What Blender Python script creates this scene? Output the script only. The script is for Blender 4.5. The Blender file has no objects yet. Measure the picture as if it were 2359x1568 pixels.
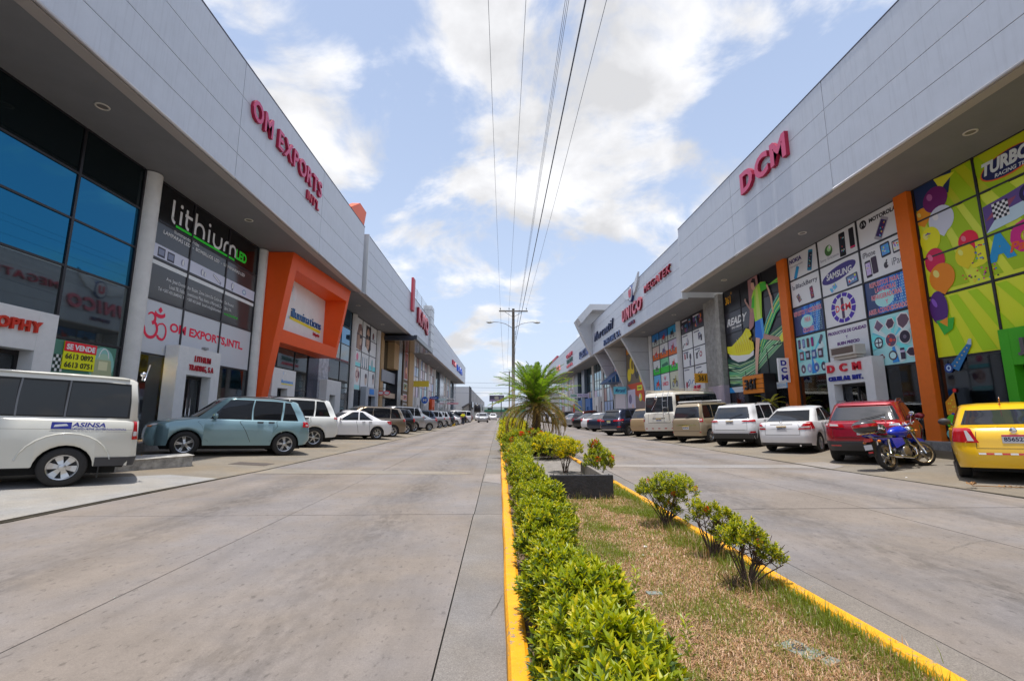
import bpy, bmesh, math, random
from mathutils import Vector, Matrix, noise as mnoise
rnd = random.Random(11)
SC = bpy.context.scene
COL = SC.collection
R_ = math.radians

# ---------------------------------------------------------------- camera
cd = bpy.data.cameras.new('camera'); cam = bpy.data.objects.new('camera', cd); COL.objects.link(cam)
cam.location = (0, 0, 1.35)
cam.rotation_euler = (R_(90 + 9.2), 0, R_(-1.55))
cd.sensor_width = 36; cd.lens = 16.1; cd.clip_start = .05; cd.clip_end = 3000
SC.camera = cam

def cdir(px, py):
    """direction of a photo point (2358 px wide frame), only used to say where in the sky the clouds stand"""
    f = 16.1 / 36 * 2358
    v = Vector(((px - 1179) / f, (784 - py) / f, -1)).normalized()
    return cam.rotation_euler.to_matrix() @ v

# ---------------------------------------------------------------- world
SUN = Vector((-.055, -.05, 1)).normalized()
SKY_STRENGTH = .107
w = bpy.data.worlds.new('World'); SC.world = w; w.use_nodes = True
nt = w.node_tree; N = nt.nodes; LK = nt.links; N.clear()
def wn(t, **k):
    n = N.new(t)
    for a, b in k.items(): setattr(n, a, b)
    return n
out = wn('ShaderNodeOutputWorld'); bg = wn('ShaderNodeBackground'); bg.inputs[1].default_value = SKY_STRENGTH
sky = wn('ShaderNodeTexSky', sky_type='NISHITA', sun_disc=False)
sky.sun_elevation = math.asin(SUN.z); sky.sun_rotation = math.atan2(SUN.x, SUN.y)
sky.air_density = 1.2; sky.dust_density = 2.0; sky.ozone_density = 1.6; sky.altitude = 0
tc = wn('ShaderNodeTexCoord')
sep = wn('ShaderNodeSeparateXYZ'); LK.new(tc.outputs['Generated'], sep.inputs[0])
def M(op, a, b=None, c=None, clamp=False):
    n = wn('ShaderNodeMath', operation=op, use_clamp=clamp)
    for i, x in enumerate((a, b, c)):
        if x is None: continue
        if isinstance(x, (int, float)): n.inputs[i].default_value = x
        else: LK.new(x, n.inputs[i])
    return n.outputs[0]
zc = M('ADD', M('MAXIMUM', sep.outputs[2], 0), .34)
cmb = wn('ShaderNodeCombineXYZ')
LK.new(M('DIVIDE', sep.outputs[0], zc), cmb.inputs[0]); LK.new(M('DIVIDE', sep.outputs[1], zc), cmb.inputs[1])
def wnoise(scale, det, rough, off, dist=0):
    mp = wn('ShaderNodeMapping'); mp.inputs['Location'].default_value = off
    LK.new(cmb.outputs[0], mp.inputs[0])
    n = wn('ShaderNodeTexNoise'); n.inputs['Scale'].default_value = scale; n.inputs['Detail'].default_value = det
    n.inputs['Roughness'].default_value = rough; n.inputs['Distortion'].default_value = dist
    LK.new(mp.outputs[0], n.inputs['Vector']); return n.outputs[0]
n1 = wnoise(3.1, 15, .58, (3.1, 1.7, 0), .35)
n2 = wnoise(.8, 3, .5, (7.1, 4.2, 2))
cov = M('ADD', M('MULTIPLY', M('SUBTRACT', n1, .5), 1.45), M('ADD', .475, M('MULTIPLY', M('SUBTRACT', n2, .5), .3)))
for (px, py, ang, wt) in [(1230, 330, 9, .13), (1400, 90, 9, .13), (1120, 60, 5, .09), (1150, 580, 8, .08), (600, 120, 7, .17),
                          (760, 370, 5, .14), (1630, 520, 6, .12), (1480, 250, 5, .09), (1330, 490, 7, .09), (1000, 700, 6, .05), (1290, 620, 5, -.06),
                          (870, 160, 7, -.13), (880, 470, 4, -.08), (1850, 190, 6, -.12), (1560, 40, 8, .12), (1780, 420, 5, .07), (1680, 300, 5, -.12), (1380, 640, 6, -.05), (1700, 30, 5, .07), (1430, 330, 3, -.04)]:
    d = cdir(px, py)
    vm = wn('ShaderNodeVectorMath', operation='DOT_PRODUCT'); vm.inputs[1].default_value = d
    nrm = wn('ShaderNodeVectorMath', operation='NORMALIZE'); LK.new(tc.outputs['Generated'], nrm.inputs[0]); LK.new(nrm.outputs[0], vm.inputs[0])
    mr = wn('ShaderNodeMapRange', interpolation_type='SMOOTHSTEP'); LK.new(vm.outputs['Value'], mr.inputs[0])
    mr.inputs[1].default_value = math.cos(R_(ang * 1.5)); mr.inputs[2].default_value = 1
    mr.inputs[3].default_value = 0; mr.inputs[4].default_value = wt * .85
    cov = M('ADD', cov, mr.outputs[0])
mk = wn('ShaderNodeMapRange', interpolation_type='SMOOTHSTEP'); LK.new(cov, mk.inputs[0])
mk.inputs[1].default_value = .45; mk.inputs[2].default_value = .67
n3 = wnoise(4.2, 8, .55, (3.35, 1.95, .3), .2)
lit = wn('ShaderNodeMapRange'); LK.new(n3, lit.inputs[0]); lit.inputs[1].default_value = .36; lit.inputs[2].default_value = .62
lit.inputs[3].default_value = 6.6; lit.inputs[4].default_value = 4.5
ccol = wn('ShaderNodeCombineColor')
LK.new(M('MULTIPLY', lit.outputs[0], .985), ccol.inputs[0]); LK.new(M('MULTIPLY', lit.outputs[0], .99), ccol.inputs[1]); LK.new(M('MULTIPLY', lit.outputs[0], 1.02), ccol.inputs[2])
# thin veil over the blue, thicker to the horizon
veil = wn('ShaderNodeMapRange'); LK.new(sep.outputs[2], veil.inputs[0]); veil.inputs[1].default_value = 0; veil.inputs[2].default_value = .75
veil.inputs[3].default_value = .72; veil.inputs[4].default_value = .26
mx0 = wn('ShaderNodeMix', data_type='RGBA'); LK.new(veil.outputs[0], mx0.inputs[0]); LK.new(sky.outputs[0], mx0.inputs[6]); mx0.inputs[7].default_value = (4.6, 5.3, 6.8, 1)
mx = wn('ShaderNodeMix', data_type='RGBA'); LK.new(mk.outputs[0], mx.inputs[0]); LK.new(mx0.outputs[2], mx.inputs[6]); LK.new(ccol.outputs[0], mx.inputs[7])
LK.new(mx.outputs[2], bg.inputs[0]); LK.new(bg.outputs[0], out.inputs[0])

sd = bpy.data.lights.new('sun', 'SUN'); sd.energy = 3.0; sd.angle = R_(1.0); sd.color = (1, .955, .89)
sun = bpy.data.objects.new('sun', sd); COL.objects.link(sun); sun.rotation_euler = (-SUN).to_track_quat('-Z', 'Y').to_euler()
SC.view_settings.view_transform = 'Standard'; SC.view_settings.look = 'None'; SC.view_settings.exposure = 0.64; SC.view_settings.gamma = 1
SC.view_settings.use_curve_mapping = False
SC.cycles.max_bounces = 6; SC.cycles.transparent_max_bounces = 10

# ---------------------------------------------------------------- materials
def lin(h):
    h = h.lstrip('#'); o = []
    for i in (0, 2, 4):
        c = int(h[i:i+2], 16) / 255
        o.append(c / 12.92 if c <= .04045 else ((c + .055) / 1.055) ** 2.4)
    return o
_M = {}
def mat(name, col, rough=.5, metal=0, ns=0, na=0, bump=0, ior=1.5, coat=0, bs=None, rnd_obj=0, emit=0):
    """principled material; ns/na: scale and amount of colour mottling, bump: relief, rnd_obj: tone per object"""
    if name in _M: return _M[name]
    m = bpy.data.materials.new(name); m.use_nodes = True; t = m.node_tree; b = t.nodes['Principled BSDF']
    c = lin(col) if isinstance(col, str) else list(col)
    b.inputs['Base Color'].default_value = (*c, 1); b.inputs['Roughness'].default_value = rough
    b.inputs['Metallic'].default_value = metal; b.inputs['IOR'].default_value = ior
    b.inputs['Coat Weight'].default_value = coat; b.inputs['Coat Roughness'].default_value = .04
    if emit: b.inputs['Emission Color'].default_value = (*c, 1); b.inputs['Emission Strength'].default_value = emit
    src = None
    if na or rnd_obj or bump:
        g = t.nodes.new('ShaderNodeNewGeometry')
        n = t.nodes.new('ShaderNodeTexNoise'); n.inputs['Scale'].default_value = ns or 5; n.inputs['Detail'].default_value = 6; n.inputs['Roughness'].default_value = .65
        t.links.new(g.outputs['Position'], n.inputs['Vector'])
        hs = t.nodes.new('ShaderNodeHueSaturation'); hs.inputs['Color'].default_value = (*c, 1)
        mr = t.nodes.new('ShaderNodeMapRange'); mr.inputs[1].default_value = .3; mr.inputs[2].default_value = .7
        mr.inputs[3].default_value = 1 - na; mr.inputs[4].default_value = 1 + na; t.links.new(n.outputs[0], mr.inputs[0])
        v = mr.outputs[0]
        if rnd_obj:
            oi = t.nodes.new('ShaderNodeObjectInfo'); m2 = t.nodes.new('ShaderNodeMapRange'); m2.inputs[3].default_value = 1 - rnd_obj; m2.inputs[4].default_value = 1 + rnd_obj
            t.links.new(oi.outputs['Random'], m2.inputs[0]); mm = t.nodes.new('ShaderNodeMath'); mm.operation = 'MULTIPLY'
            t.links.new(v, mm.inputs[0]); t.links.new(m2.outputs[0], mm.inputs[1]); v = mm.outputs[0]
        t.links.new(v, hs.inputs['Value']); t.links.new(hs.outputs[0], b.inputs['Base Color'])
        if bump:
            nb = n
            if bs:
                nb = t.nodes.new('ShaderNodeTexNoise'); nb.inputs['Scale'].default_value = bs; nb.inputs['Detail'].default_value = 5; t.links.new(g.outputs['Position'], nb.inputs['Vector'])
            bp = t.nodes.new('ShaderNodeBump'); bp.inputs['Strength'].default_value = bump; bp.inputs['Distance'].default_value = .02
            t.links.new(nb.outputs[0], bp.inputs['Height']); t.links.new(bp.outputs[0], b.inputs['Normal'])
    _M[name] = m; return m
def streaks(m, amt=.10, dirt=.06):
    """faint rain streaks running down metal cladding"""
    t = m.node_tree; b = t.nodes['Principled BSDF']; src = b.inputs['Base Color'].links[0].from_socket
    g = t.nodes.new('ShaderNodeNewGeometry'); mp = t.nodes.new('ShaderNodeMapping'); mp.inputs['Scale'].default_value = (1, 5, .22); t.links.new(g.outputs['Position'], mp.inputs[0])
    n = t.nodes.new('ShaderNodeTexNoise'); n.inputs['Scale'].default_value = 2.6; n.inputs['Detail'].default_value = 7; n.inputs['Roughness'].default_value = .62; t.links.new(mp.outputs[0], n.inputs['Vector'])
    r = t.nodes.new('ShaderNodeMapRange'); r.inputs[1].default_value = .5; r.inputs[2].default_value = .72; r.inputs[3].default_value = 1; r.inputs[4].default_value = 1-amt; t.links.new(n.outputs[0], r.inputs[0])
    hs = t.nodes.new('ShaderNodeHueSaturation'); t.links.new(src, hs.inputs['Color']); t.links.new(r.outputs[0], hs.inputs['Value']); t.links.new(hs.outputs[0], b.inputs['Base Color'])
def pm(hexc, rough=.55):
    """flat print ink"""
    c = [min(.86, x * 1.75) for x in lin(hexc)]
    return mat('print_' + hexc.strip('#') + ('' if rough == .55 else str(rough)), c, rough)
def leafmat(name, col, tr=.35):
    if name in _M: return _M[name]
    m = bpy.data.materials.new(name); m.use_nodes = True; t = m.node_tree; b = t.nodes['Principled BSDF']
    c = list(col)
    b.inputs['Base Color'].default_value = (*c, 1); b.inputs['Roughness'].default_value = .42
    tl = t.nodes.new('ShaderNodeBsdfTranslucent'); tl.inputs[0].default_value = (min(1, c[0]*1.5), min(1, c[1]*1.5), c[2]*.6, 1)
    mixs = t.nodes.new('ShaderNodeMixShader'); mixs.inputs[0].default_value = tr
    t.links.new(b.outputs[0], mixs.inputs[1]); t.links.new(tl.outputs[0], mixs.inputs[2]); t.links.new(mixs.outputs[0], t.nodes['Material Output'].inputs[0])
    _M[name] = m; return m
def glass_mat(name, tint, rough=.03, clear=.75, ior=1.6):
    """shop glass: reflects by Fresnel, otherwise lets the room behind be seen through a tint"""
    if name in _M: return _M[name]
    m = bpy.data.materials.new(name); m.use_nodes = True; t = m.node_tree; t.nodes.remove(t.nodes['Principled BSDF'])
    tr = t.nodes.new('ShaderNodeBsdfTransparent'); tr.inputs[0].default_value = (*[x*clear for x in tint], 1)
    gl = t.nodes.new('ShaderNodeBsdfGlossy'); gl.inputs['Roughness'].default_value = rough; gl.inputs[0].default_value = (.9, .95, 1, 1)
    fr = t.nodes.new('ShaderNodeFresnel'); fr.inputs[0].default_value = ior + .35
    mixs = t.nodes.new('ShaderNodeMixShader'); t.links.new(fr.outputs[0], mixs.inputs[0]); t.links.new(tr.outputs[0], mixs.inputs[1]); t.links.new(gl.outputs[0], mixs.inputs[2])
    t.links.new(mixs.outputs[0], t.nodes['Material Output'].inputs[0]); _M[name] = m; return m

# ---------------------------------------------------------------- objects
def tag(o, label=None, cat=None, group=None, kind=None):
    if label: o['label'] = label
    if cat: o['category'] = cat
    if group: o['group'] = group
    if kind: o['kind'] = kind
    return o
def thing(name, label, cat, loc=(0, 0, 0), rot=0, group=None, mtx=None):
    o = bpy.data.objects.new(name, None); COL.objects.link(o); o.empty_display_size = .3
    if mtx is not None: o.matrix_world = mtx
    else: o.location = loc; o.rotation_euler = (0, 0, rot)
    return tag(o, label, cat, group)
def wloc(o):
    v = Vector((0, 0, 0))
    while o: v += o.location; o = o.parent
    return v
class MB:
    def __init__(s): s.v = []; s.f = []; s.m = []; s.sm = []
    def add(s, vs, fs, mi=0, smooth=False):
        k = len(s.v); s.v.extend(vs)
        for f in fs: s.f.append([i + k for i in f]); s.m.append(mi); s.sm.append(smooth)
        return s
    def box(s, x0, x1, y0, y1, z0, z1, mi=0):
        vs = [(x, y, z) for x in (x0, x1) for y in (y0, y1) for z in (z0, z1)]
        return s.add(vs, [(0, 1, 3, 2), (4, 6, 7, 5), (0, 4, 5, 1), (2, 3, 7, 6), (0, 2, 6, 4), (1, 5, 7, 3)], mi)
    def obox(s, c, size, rot=None, mi=0):
        hx, hy, hz = [q / 2 for q in size]; c = Vector(c); m = rot if rot else Matrix.Identity(3)
        vs = [tuple(c + m @ Vector((x, y, z))) for x in (-hx, hx) for y in (-hy, hy) for z in (-hz, hz)]
        return s.add(vs, [(0, 1, 3, 2), (4, 6, 7, 5), (0, 4, 5, 1), (2, 3, 7, 6), (0, 2, 6, 4), (1, 5, 7, 3)], mi)
    def prism(s, poly, axis, a0, a1, mi=0):
        """poly in the two other axes (kept in xyz order), extruded along axis"""
        def P(p, a): return {'x': (a, p[0], p[1]), 'y': (p[0], a, p[1]), 'z': (p[0], p[1], a)}[axis]
        n = len(poly); vs = [P(p, a0) for p in poly] + [P(p, a1) for p in poly]
        return s.add(vs, [list(range(n)), list(range(2*n-1, n-1, -1))] + [(i, (i+1) % n, n+(i+1) % n, n+i) for i in range(n)], mi)
    def tube(s, pts, r, n=8, mi=0, smooth=True, cap=True):
        pts = [Vector(p) for p in pts]; rs = r if isinstance(r, (list, tuple)) else [r] * len(pts)
        vs = []; up = None
        for i, p in enumerate(pts):
            d = (pts[min(i+1, len(pts)-1)] - pts[max(i-1, 0)]).normalized()
            if up is None: up = Vector((0, 0, 1)) if abs(d.z) < .9 else Vector((1, 0, 0))
            a = d.cross(up)
            if a.length < 1e-4: a = d.cross(Vector((0, 1, 0)))
            a.normalize(); b = a.cross(d).normalized(); up = b
            for j in range(n):
                t = 2 * math.pi * j / n; vs.append(tuple(p + (a * math.cos(t) + b * math.sin(t)) * rs[i]))
        fs = [(i*n+j, i*n+(j+1) % n, (i+1)*n+(j+1) % n, (i+1)*n+j) for i in range(len(pts)-1) for j in range(n)]
        s.add(vs, fs, mi, smooth)
        if cap:
            k = len(s.v) - len(vs)
            s.f.append([k+j for j in range(n)]); s.m.append(mi); s.sm.append(False)
            s.f.append([k+(len(pts)-1)*n+j for j in range(n-1, -1, -1)]); s.m.append(mi); s.sm.append(False)
        return s
    def lathe(s, prof, c=(0, 0, 0), ax='z', n=24, mi=0, smooth=True, a0=0, a1=2*math.pi):
        """prof [(radius, height)] turned round axis ax through c"""
        full = abs(a1 - a0 - 2*math.pi) < 1e-6; nn = n if full else n + 1; vs = []
        for (r, h) in prof:
            for j in range(nn):
                t = a0 + (a1-a0) * j / n; u, v = r*math.cos(t), r*math.sin(t)
                q = {'z': (u, v, h), 'y': (u, h, v), 'x': (h, u, v)}[ax]; vs.append((c[0]+q[0], c[1]+q[1], c[2]+q[2]))
        fs = [(i*nn+j, i*nn+(j+1) % nn, (i+1)*nn+(j+1) % nn, (i+1)*nn+j) for i in range(len(prof)-1) for j in range(n)]
        return s.add(vs, fs, mi, smooth)
    def ell(s, c, r, n=12, m=8, mi=0, fn=None):
        vs = []
        for i in range(m+1):
            a = math.pi * i / m
            for j in range(n):
                t = 2*math.pi*j/n; p = Vector((r[0]*math.sin(a)*math.cos(t), r[1]*math.sin(a)*math.sin(t), r[2]*math.cos(a)))
                if fn: p = fn(p)
                vs.append(tuple(Vector(c) + p))
        return s.add(vs, [(i*n+j, (i+1)*n+j, (i+1)*n+(j+1) % n, i*n+(j+1) % n) for i in range(m) for j in range(n)], mi, True)
    def mesh(s, name, mats):
        me = bpy.data.meshes.new(name); me.from_pydata(s.v, [], s.f)
        for m in (mats if isinstance(mats, (list, tuple)) else [mats]): me.materials.append(m)
        me.polygons.foreach_set('material_index', s.m); me.polygons.foreach_set('use_smooth', s.sm); me.update(); return me
    def build(s, name, mats, parent=None, world=False, bevel=0, label=None):
        o = bpy.data.objects.new(name, s.mesh(name, mats)); COL.objects.link(o)
        if parent:
            o.parent = parent
            if world: o.location = -wloc(parent)
        if bevel:
            b = o.modifiers.new('bevel', 'BEVEL'); b.width = bevel; b.segments = 2; b.limit_method = 'ANGLE'; b.angle_limit = R_(40)
        if label: o['label'] = label
        return o
def link_mesh(name, me, parent=None, loc=(0, 0, 0), rot=(0, 0, 0), scale=(1, 1, 1)):
    o = bpy.data.objects.new(name, me); COL.objects.link(o); o.location = loc; o.rotation_euler = rot; o.scale = scale
    if parent: o.parent = parent
    return o
def kids(o): return [c for c in list(bpy.data.objects) if c.parent == o]

# ---------------------------------------------------------------- lettering
_T = {}
def text_geo(s, bold=0, shear=0):
    key = (s, bold, shear)
    if key in _T: return _T[key]
    cu = bpy.data.curves.new('lettering', 'FONT'); cu.body = s; cu.size = 1; cu.offset = bold; cu.shear = shear; cu.resolution_u = 3; cu.fill_mode = 'FRONT'
    o = bpy.data.objects.new('lettering', cu)
    me = bpy.data.meshes.new_from_object(o)
    vs = [(v.co.x, v.co.y) for v in me.vertices]; fs = [tuple(p.vertices) for p in me.polygons]
    bpy.data.objects.remove(o); bpy.data.curves.remove(cu); bpy.data.meshes.remove(me)
    if not vs: vs, fs = [(0, 0)], []
    x0 = min(v[0] for v in vs); x1 = max(v[0] for v in vs); y0 = min(v[1] for v in vs); y1 = max(v[1] for v in vs)
    _T[key] = (vs, fs, (x0, x1, y0, y1)); return _T[key]
def boundary(fs):
    e = {}
    for f in fs:
        for i in range(len(f)):
            a, b = f[i], f[(i+1) % len(f)]; e[(a, b)] = 1
    return [k for k in e if (k[1], k[0]) not in e]
def letter_solid(mb, vs, fs, fmap, d0, d1, mi=0, mi2=None):
    """extrude flat lettering between depths d0 and d1; fmap(u,v,d) -> xyz"""
    n = len(vs); P = [fmap(u, v, d0) for u, v in vs] + [fmap(u, v, d1) for u, v in vs]
    mb.add(P, [tuple(i+n for i in f) for f in fs], mi)
    mb.add(P, [(a, b, b+n, a+n) for a, b in boundary(fs)], mi if mi2 is None else mi2)
def raised_word(parent, s, u0, u1, v0, v1, fmap, dep, m, bold=.02, shear=0, part='letter', d0=0, gap=None, side=None):
    """each character of s is a mesh of its own, fitted together into the rectangle"""
    chars = []; x = 0; g = .12 if gap is None else gap
    for ch in s:
        if ch == ' ': x += .38; continue
        vs, fs, bb = text_geo(ch, bold, shear); chars.append((vs, fs, x - bb[0])); x += bb[1] - bb[0] + g
    x -= g; hmax = text_geo('H', bold, shear)[2]; ya, yb = hmax[2], hmax[3]
    sx = (u1-u0)/x; sy = (v1-v0)/(yb-ya)
    for vs, fs, off in chars:
        mb = MB(); pts = [(u0 + (a+off)*sx, v0 + (b-ya)*sy) for a, b in vs]
        letter_solid(mb, pts, fs, fmap, d0, d0+dep, 0, 1 if side else None)
        mb.build(part, [m, side] if side else m, parent, world=True)
class Print:
    """flat print on a surface: shapes stacked as thin layers, in the order they are drawn"""
    def __init__(s, fmap, d0=.004, step=.0016): s.fm = fmap; s.d0 = d0; s.d = d0; s.st = step; s.mb = MB(); s.mats = []; s.ix = {}; s.bb = []; s.rec = []
    def lay(s, pts):
        """lowest free layer over everything already printed there"""
        a, b = min(p[0] for p in pts), max(p[0] for p in pts); c, d = min(p[1] for p in pts), max(p[1] for p in pts)
        n = 1 + max([l for (x0, x1, y0, y1, l) in s.bb if x0 < b and a < x1 and y0 < d and c < y1], default=0)
        s.bb.append((a, b, c, d, n)); s.d = s.d0 + s.st*n; s.st_ = (len(s.mb.v), len(s.mb.f))
    def mi(s, c):
        if c not in s.ix: s.ix[c] = len(s.mats); s.mats.append(pm(c) if isinstance(c, str) else c)
        return s.ix[c]
    def poly(s, pts, c):
        s.lay(pts); s.mb.add([s.fm(u, v, s.d) for u, v in pts], [list(range(len(pts)))], s.mi(c)); return s.end()
    def rect(s, u0, u1, v0, v1, c): return s.poly([(u0, v0), (u1, v0), (u1, v1), (u0, v1)], c)
    def ell(s, cu, cv, ru, rv, c, rot=0, n=24):
        ca, sa = math.cos(rot), math.sin(rot)
        return s.poly([(cu + ru*math.cos(t)*ca - rv*math.sin(t)*sa, cv + ru*math.cos(t)*sa + rv*math.sin(t)*ca) for t in [2*math.pi*i/n for i in range(n)]], c)
    def band(s, pts, w0, w1, c):
        """tapering ribbon along pts"""
        n = len(pts); L = []; Rr = []
        for i, (u, v) in enumerate(pts):
            a = pts[max(i-1, 0)]; b = pts[min(i+1, n-1)]; du, dv = b[0]-a[0], b[1]-a[1]; l = math.hypot(du, dv) or 1
            wd = (w0 + (w1-w0)*i/(n-1))/2; L.append((u - dv/l*wd, v + du/l*wd)); Rr.append((u + dv/l*wd, v - du/l*wd))
        s.lay(L + Rr); P = [s.fm(u, v, s.d) for u, v in L + Rr]; s.mb.add(P, [(i, i+1, n+i+1, n+i) for i in range(n-1)], s.mi(c)); return s.end()
    def text(s, t, u0, u1, v0, v1, c, bold=0, shear=0, fn=None):
        vs, fs, (a0, a1, b0, b1) = text_geo(t, bold, shear); s.lay([(u0, v0), (u1, v1)])
        q = [(u0 + (a-a0)/(a1-a0)*(u1-u0), v0 + (b-b0)/(b1-b0)*(v1-v0)) for a, b in vs]
        if fn: q = [fn(*p) for p in q]
        s.mb.add([s.fm(u, v, s.d) for u, v in q], fs, s.mi(c)); return s.end()
    def end(s): s.rec.append((s.st_[0], len(s.mb.v), s.st_[1], len(s.mb.f))); return s
    def build(s, name, parent, world=True, label=None):
        """one object for every group of shapes that touch"""
        n = len(s.bb); par = list(range(n))
        def find(i):
            while par[i] != i: par[i] = par[par[i]]; i = par[i]
            return i
        for i in range(n):
            for j in range(i):
                A, B = s.bb[i], s.bb[j]
                if A[0] < B[1]+.02 and B[0] < A[1]+.02 and A[2] < B[3]+.02 and B[2] < A[3]+.02: par[find(i)] = find(j)
        grp = {}
        for i in range(n): grp.setdefault(find(i), []).append(i)
        if len(grp) > 40: grp = {0: list(range(n))}
        for g in grp.values():
            mb = MB(); used = []
            for i in g:
                v0, v1, f0, f1 = s.rec[i]; k = len(mb.v); mb.v.extend(s.mb.v[v0:v1])
                for f, m in zip(s.mb.f[f0:f1], s.mb.m[f0:f1]):
                    if m not in used: used.append(m)
                    mb.f.append([q - v0 + k for q in f]); mb.m.append(used.index(m)); mb.sm.append(False)
            if mb.f: mb.build(name, [s.mats[m] for m in used], parent, world=world, label=label)
def WL(x): return lambda u, v, d: (x + d, u, v)          # wall left of the street: u = y
def WR(x): return lambda u, v, d: (x - d, -u, v)         # wall right of the street: u = -y (reads left to right)
def arc(cx, cy, r, a0, a1, n=12, ry=None): return [(cx + r*math.cos(R_(a0+(a1-a0)*i/n)), cy + (ry or r)*math.sin(R_(a0+(a1-a0)*i/n))) for i in range(n+1)]
# ================================================================ ground, road, parking, median
def concrete(name, base, streak=True, speck=.5, sc=1, joint=False):
    m = bpy.data.materials.new(name); m.use_nodes = True; t = m.node_tree; b = t.nodes['Principled BSDF']; L = t.links.new
    b.inputs['Roughness'].default_value = .82; b.inputs['Specular IOR Level'].default_value = .3
    g = t.nodes.new('ShaderNodeNewGeometry')
    def noise(scale, det=6, rough=.6, sv=(1, 1, 1)):
        mp = t.nodes.new('ShaderNodeMapping'); mp.inputs['Scale'].default_value = sv; L(g.outputs['Position'], mp.inputs[0])
        n = t.nodes.new('ShaderNodeTexNoise'); n.inputs['Scale'].default_value = scale; n.inputs['Detail'].default_value = det; n.inputs['Roughness'].default_value = rough
        L(mp.outputs[0], n.inputs['Vector']); return n.outputs[0]
    def mr(x, a, bb, c, d):
        n = t.nodes.new('ShaderNodeMapRange'); L(x, n.inputs[0])
        for i, q in enumerate((a, bb, c, d)): n.inputs[i+1].default_value = q
        return n.outputs[0]
    def mul(x, y):
        n = t.nodes.new('ShaderNodeMath'); n.operation = 'MULTIPLY'; L(x, n.inputs[0]); L(y, n.inputs[1]); return n.outputs[0]
    v = mr(noise(.9*sc, 8, .6), .3, .7, .86, 1.12)
    v = mul(v, mr(noise(7*sc, 8, .7), .3, .7, .93, 1.07))
    v = mul(v, mr(noise(42, 4, .8), .35, .65, 1 - .14*speck, 1 + .12*speck)); v = mul(v, mr(noise(110, 3, .8), .35, .65, 1 - .26*speck, 1 + .22*speck))
    v = mul(v, mr(noise(260, 2, .9), .35, .65, 1 - .14*speck, 1 + .12*speck))
    if streak:
        v = mul(v, mr(noise(1.6, 6, .6, (1, .12, 1)), .52, .72, 1.0, .80))      # tyre-worn streaks along the lane
        v = mul(v, mr(noise(22, 3, .55, (1, .55, 1)), .60, .70, 1.0, .66))       # small dark spots
        sx = t.nodes.new('ShaderNodeSeparateXYZ'); L(g.outputs['Position'], sx.inputs[0])
        def mth(op, x, y, cl=False):
            n = t.nodes.new('ShaderNodeMath'); n.operation = op; n.use_clamp = cl
            for i, q in enumerate((x, y)):
                if isinstance(q, (int, float)): n.inputs[i].default_value = q
                else: L(q, n.inputs[i])
            return n.outputs[0]
        acc = None
        for cx_, wd_ in ((-1.45, .75), (-4.1, .6), (3.9, .8), (6.5, .6)):   # oil and tyre dirt along the lane middles
            e = mth('SUBTRACT', 1.0, mth('DIVIDE', mth('ABSOLUTE', mth('SUBTRACT', sx.outputs[0], cx_), 0), wd_), True)
            acc = e if acc is None else mth('MAXIMUM', acc, e)
        dirt = mth('MULTIPLY', acc, mr(noise(9, 6, .7, (1, .4, 1)), .42, .58, .22, 1.0)); dirt = mth('MULTIPLY', dirt, mr(noise(.45, 4, .6), .35, .6, .25, 1.0))
        v = mul(v, mr(dirt, 0, 1, 1.0, .56)); v = mul(v, mr(noise(5, 9, .75, (1, .5, 1)), .60, .66, 1.0, .80))
    v = mul(v, mr(noise(.35, 5, .6), .55, .7, 1.0, .86))
    hs = t.nodes.new('ShaderNodeHueSaturation'); L(v, hs.inputs['Value'])
    ramp = t.nodes.new('ShaderNodeMix'); ramp.data_type = 'RGBA'; L(mr(noise(.5, 4), .4, .6, 0, 1), ramp.inputs[0])
    ramp.inputs[6].default_value = (base[0]*1.03, base[1]*.99, base[2]*.93, 1); ramp.inputs[7].default_value = (base[0]*.97, base[1]*1.0, base[2]*1.06, 1)
    oi = t.nodes.new('ShaderNodeObjectInfo'); v2 = mul(v, mr(oi.outputs['Random'], 0, 1, .955, 1.04)); L(v2, hs.inputs['Value'])
    L(ramp.outputs[2], hs.inputs['Color']); L(hs.outputs[0], b.inputs['Base Color'])
    bp = t.nodes.new('ShaderNodeBump'); bp.inputs['Strength'].default_value = .35; bp.inputs['Distance'].default_value = .004
    L(noise(160, 4, .8), bp.inputs['Height']); L(bp.outputs[0], b.inputs['Normal'])
    return m
ROAD = concrete('road_concrete', (.228, .203, .187)); GUT = concrete('gutter_concrete', (.20, .185, .172), False, 1.1, 1.6)
PARK = concrete('parking_concrete', (.225, .195, .155), False, .8, .8); PARKW = concrete('pale_concrete', (.30, .29, .275), False, .8, 1.2)
JOINT = mat('joint_dirt', (.10, .095, .085), .9); EARTH = mat('far_ground', (.27, .25, .22), .9, ns=.3, na=.15)
PLAZA = mat('sidewalk_concrete', (.34, .32, .30), .8, ns=3, na=.15, bump=.2, bs=60)

o = MB().box(-900, 900, -60, 1500, -.5, -.05).build('ground', EARTH); tag(o, kind='structure')
def strip(name, pts, m, z):   # polygon sheet with thickness
    o = MB().prism(pts, 'z', z-.12, z).build(name, m); return tag(o, kind='structure')
def sheet(pts):
    return pts
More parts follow.
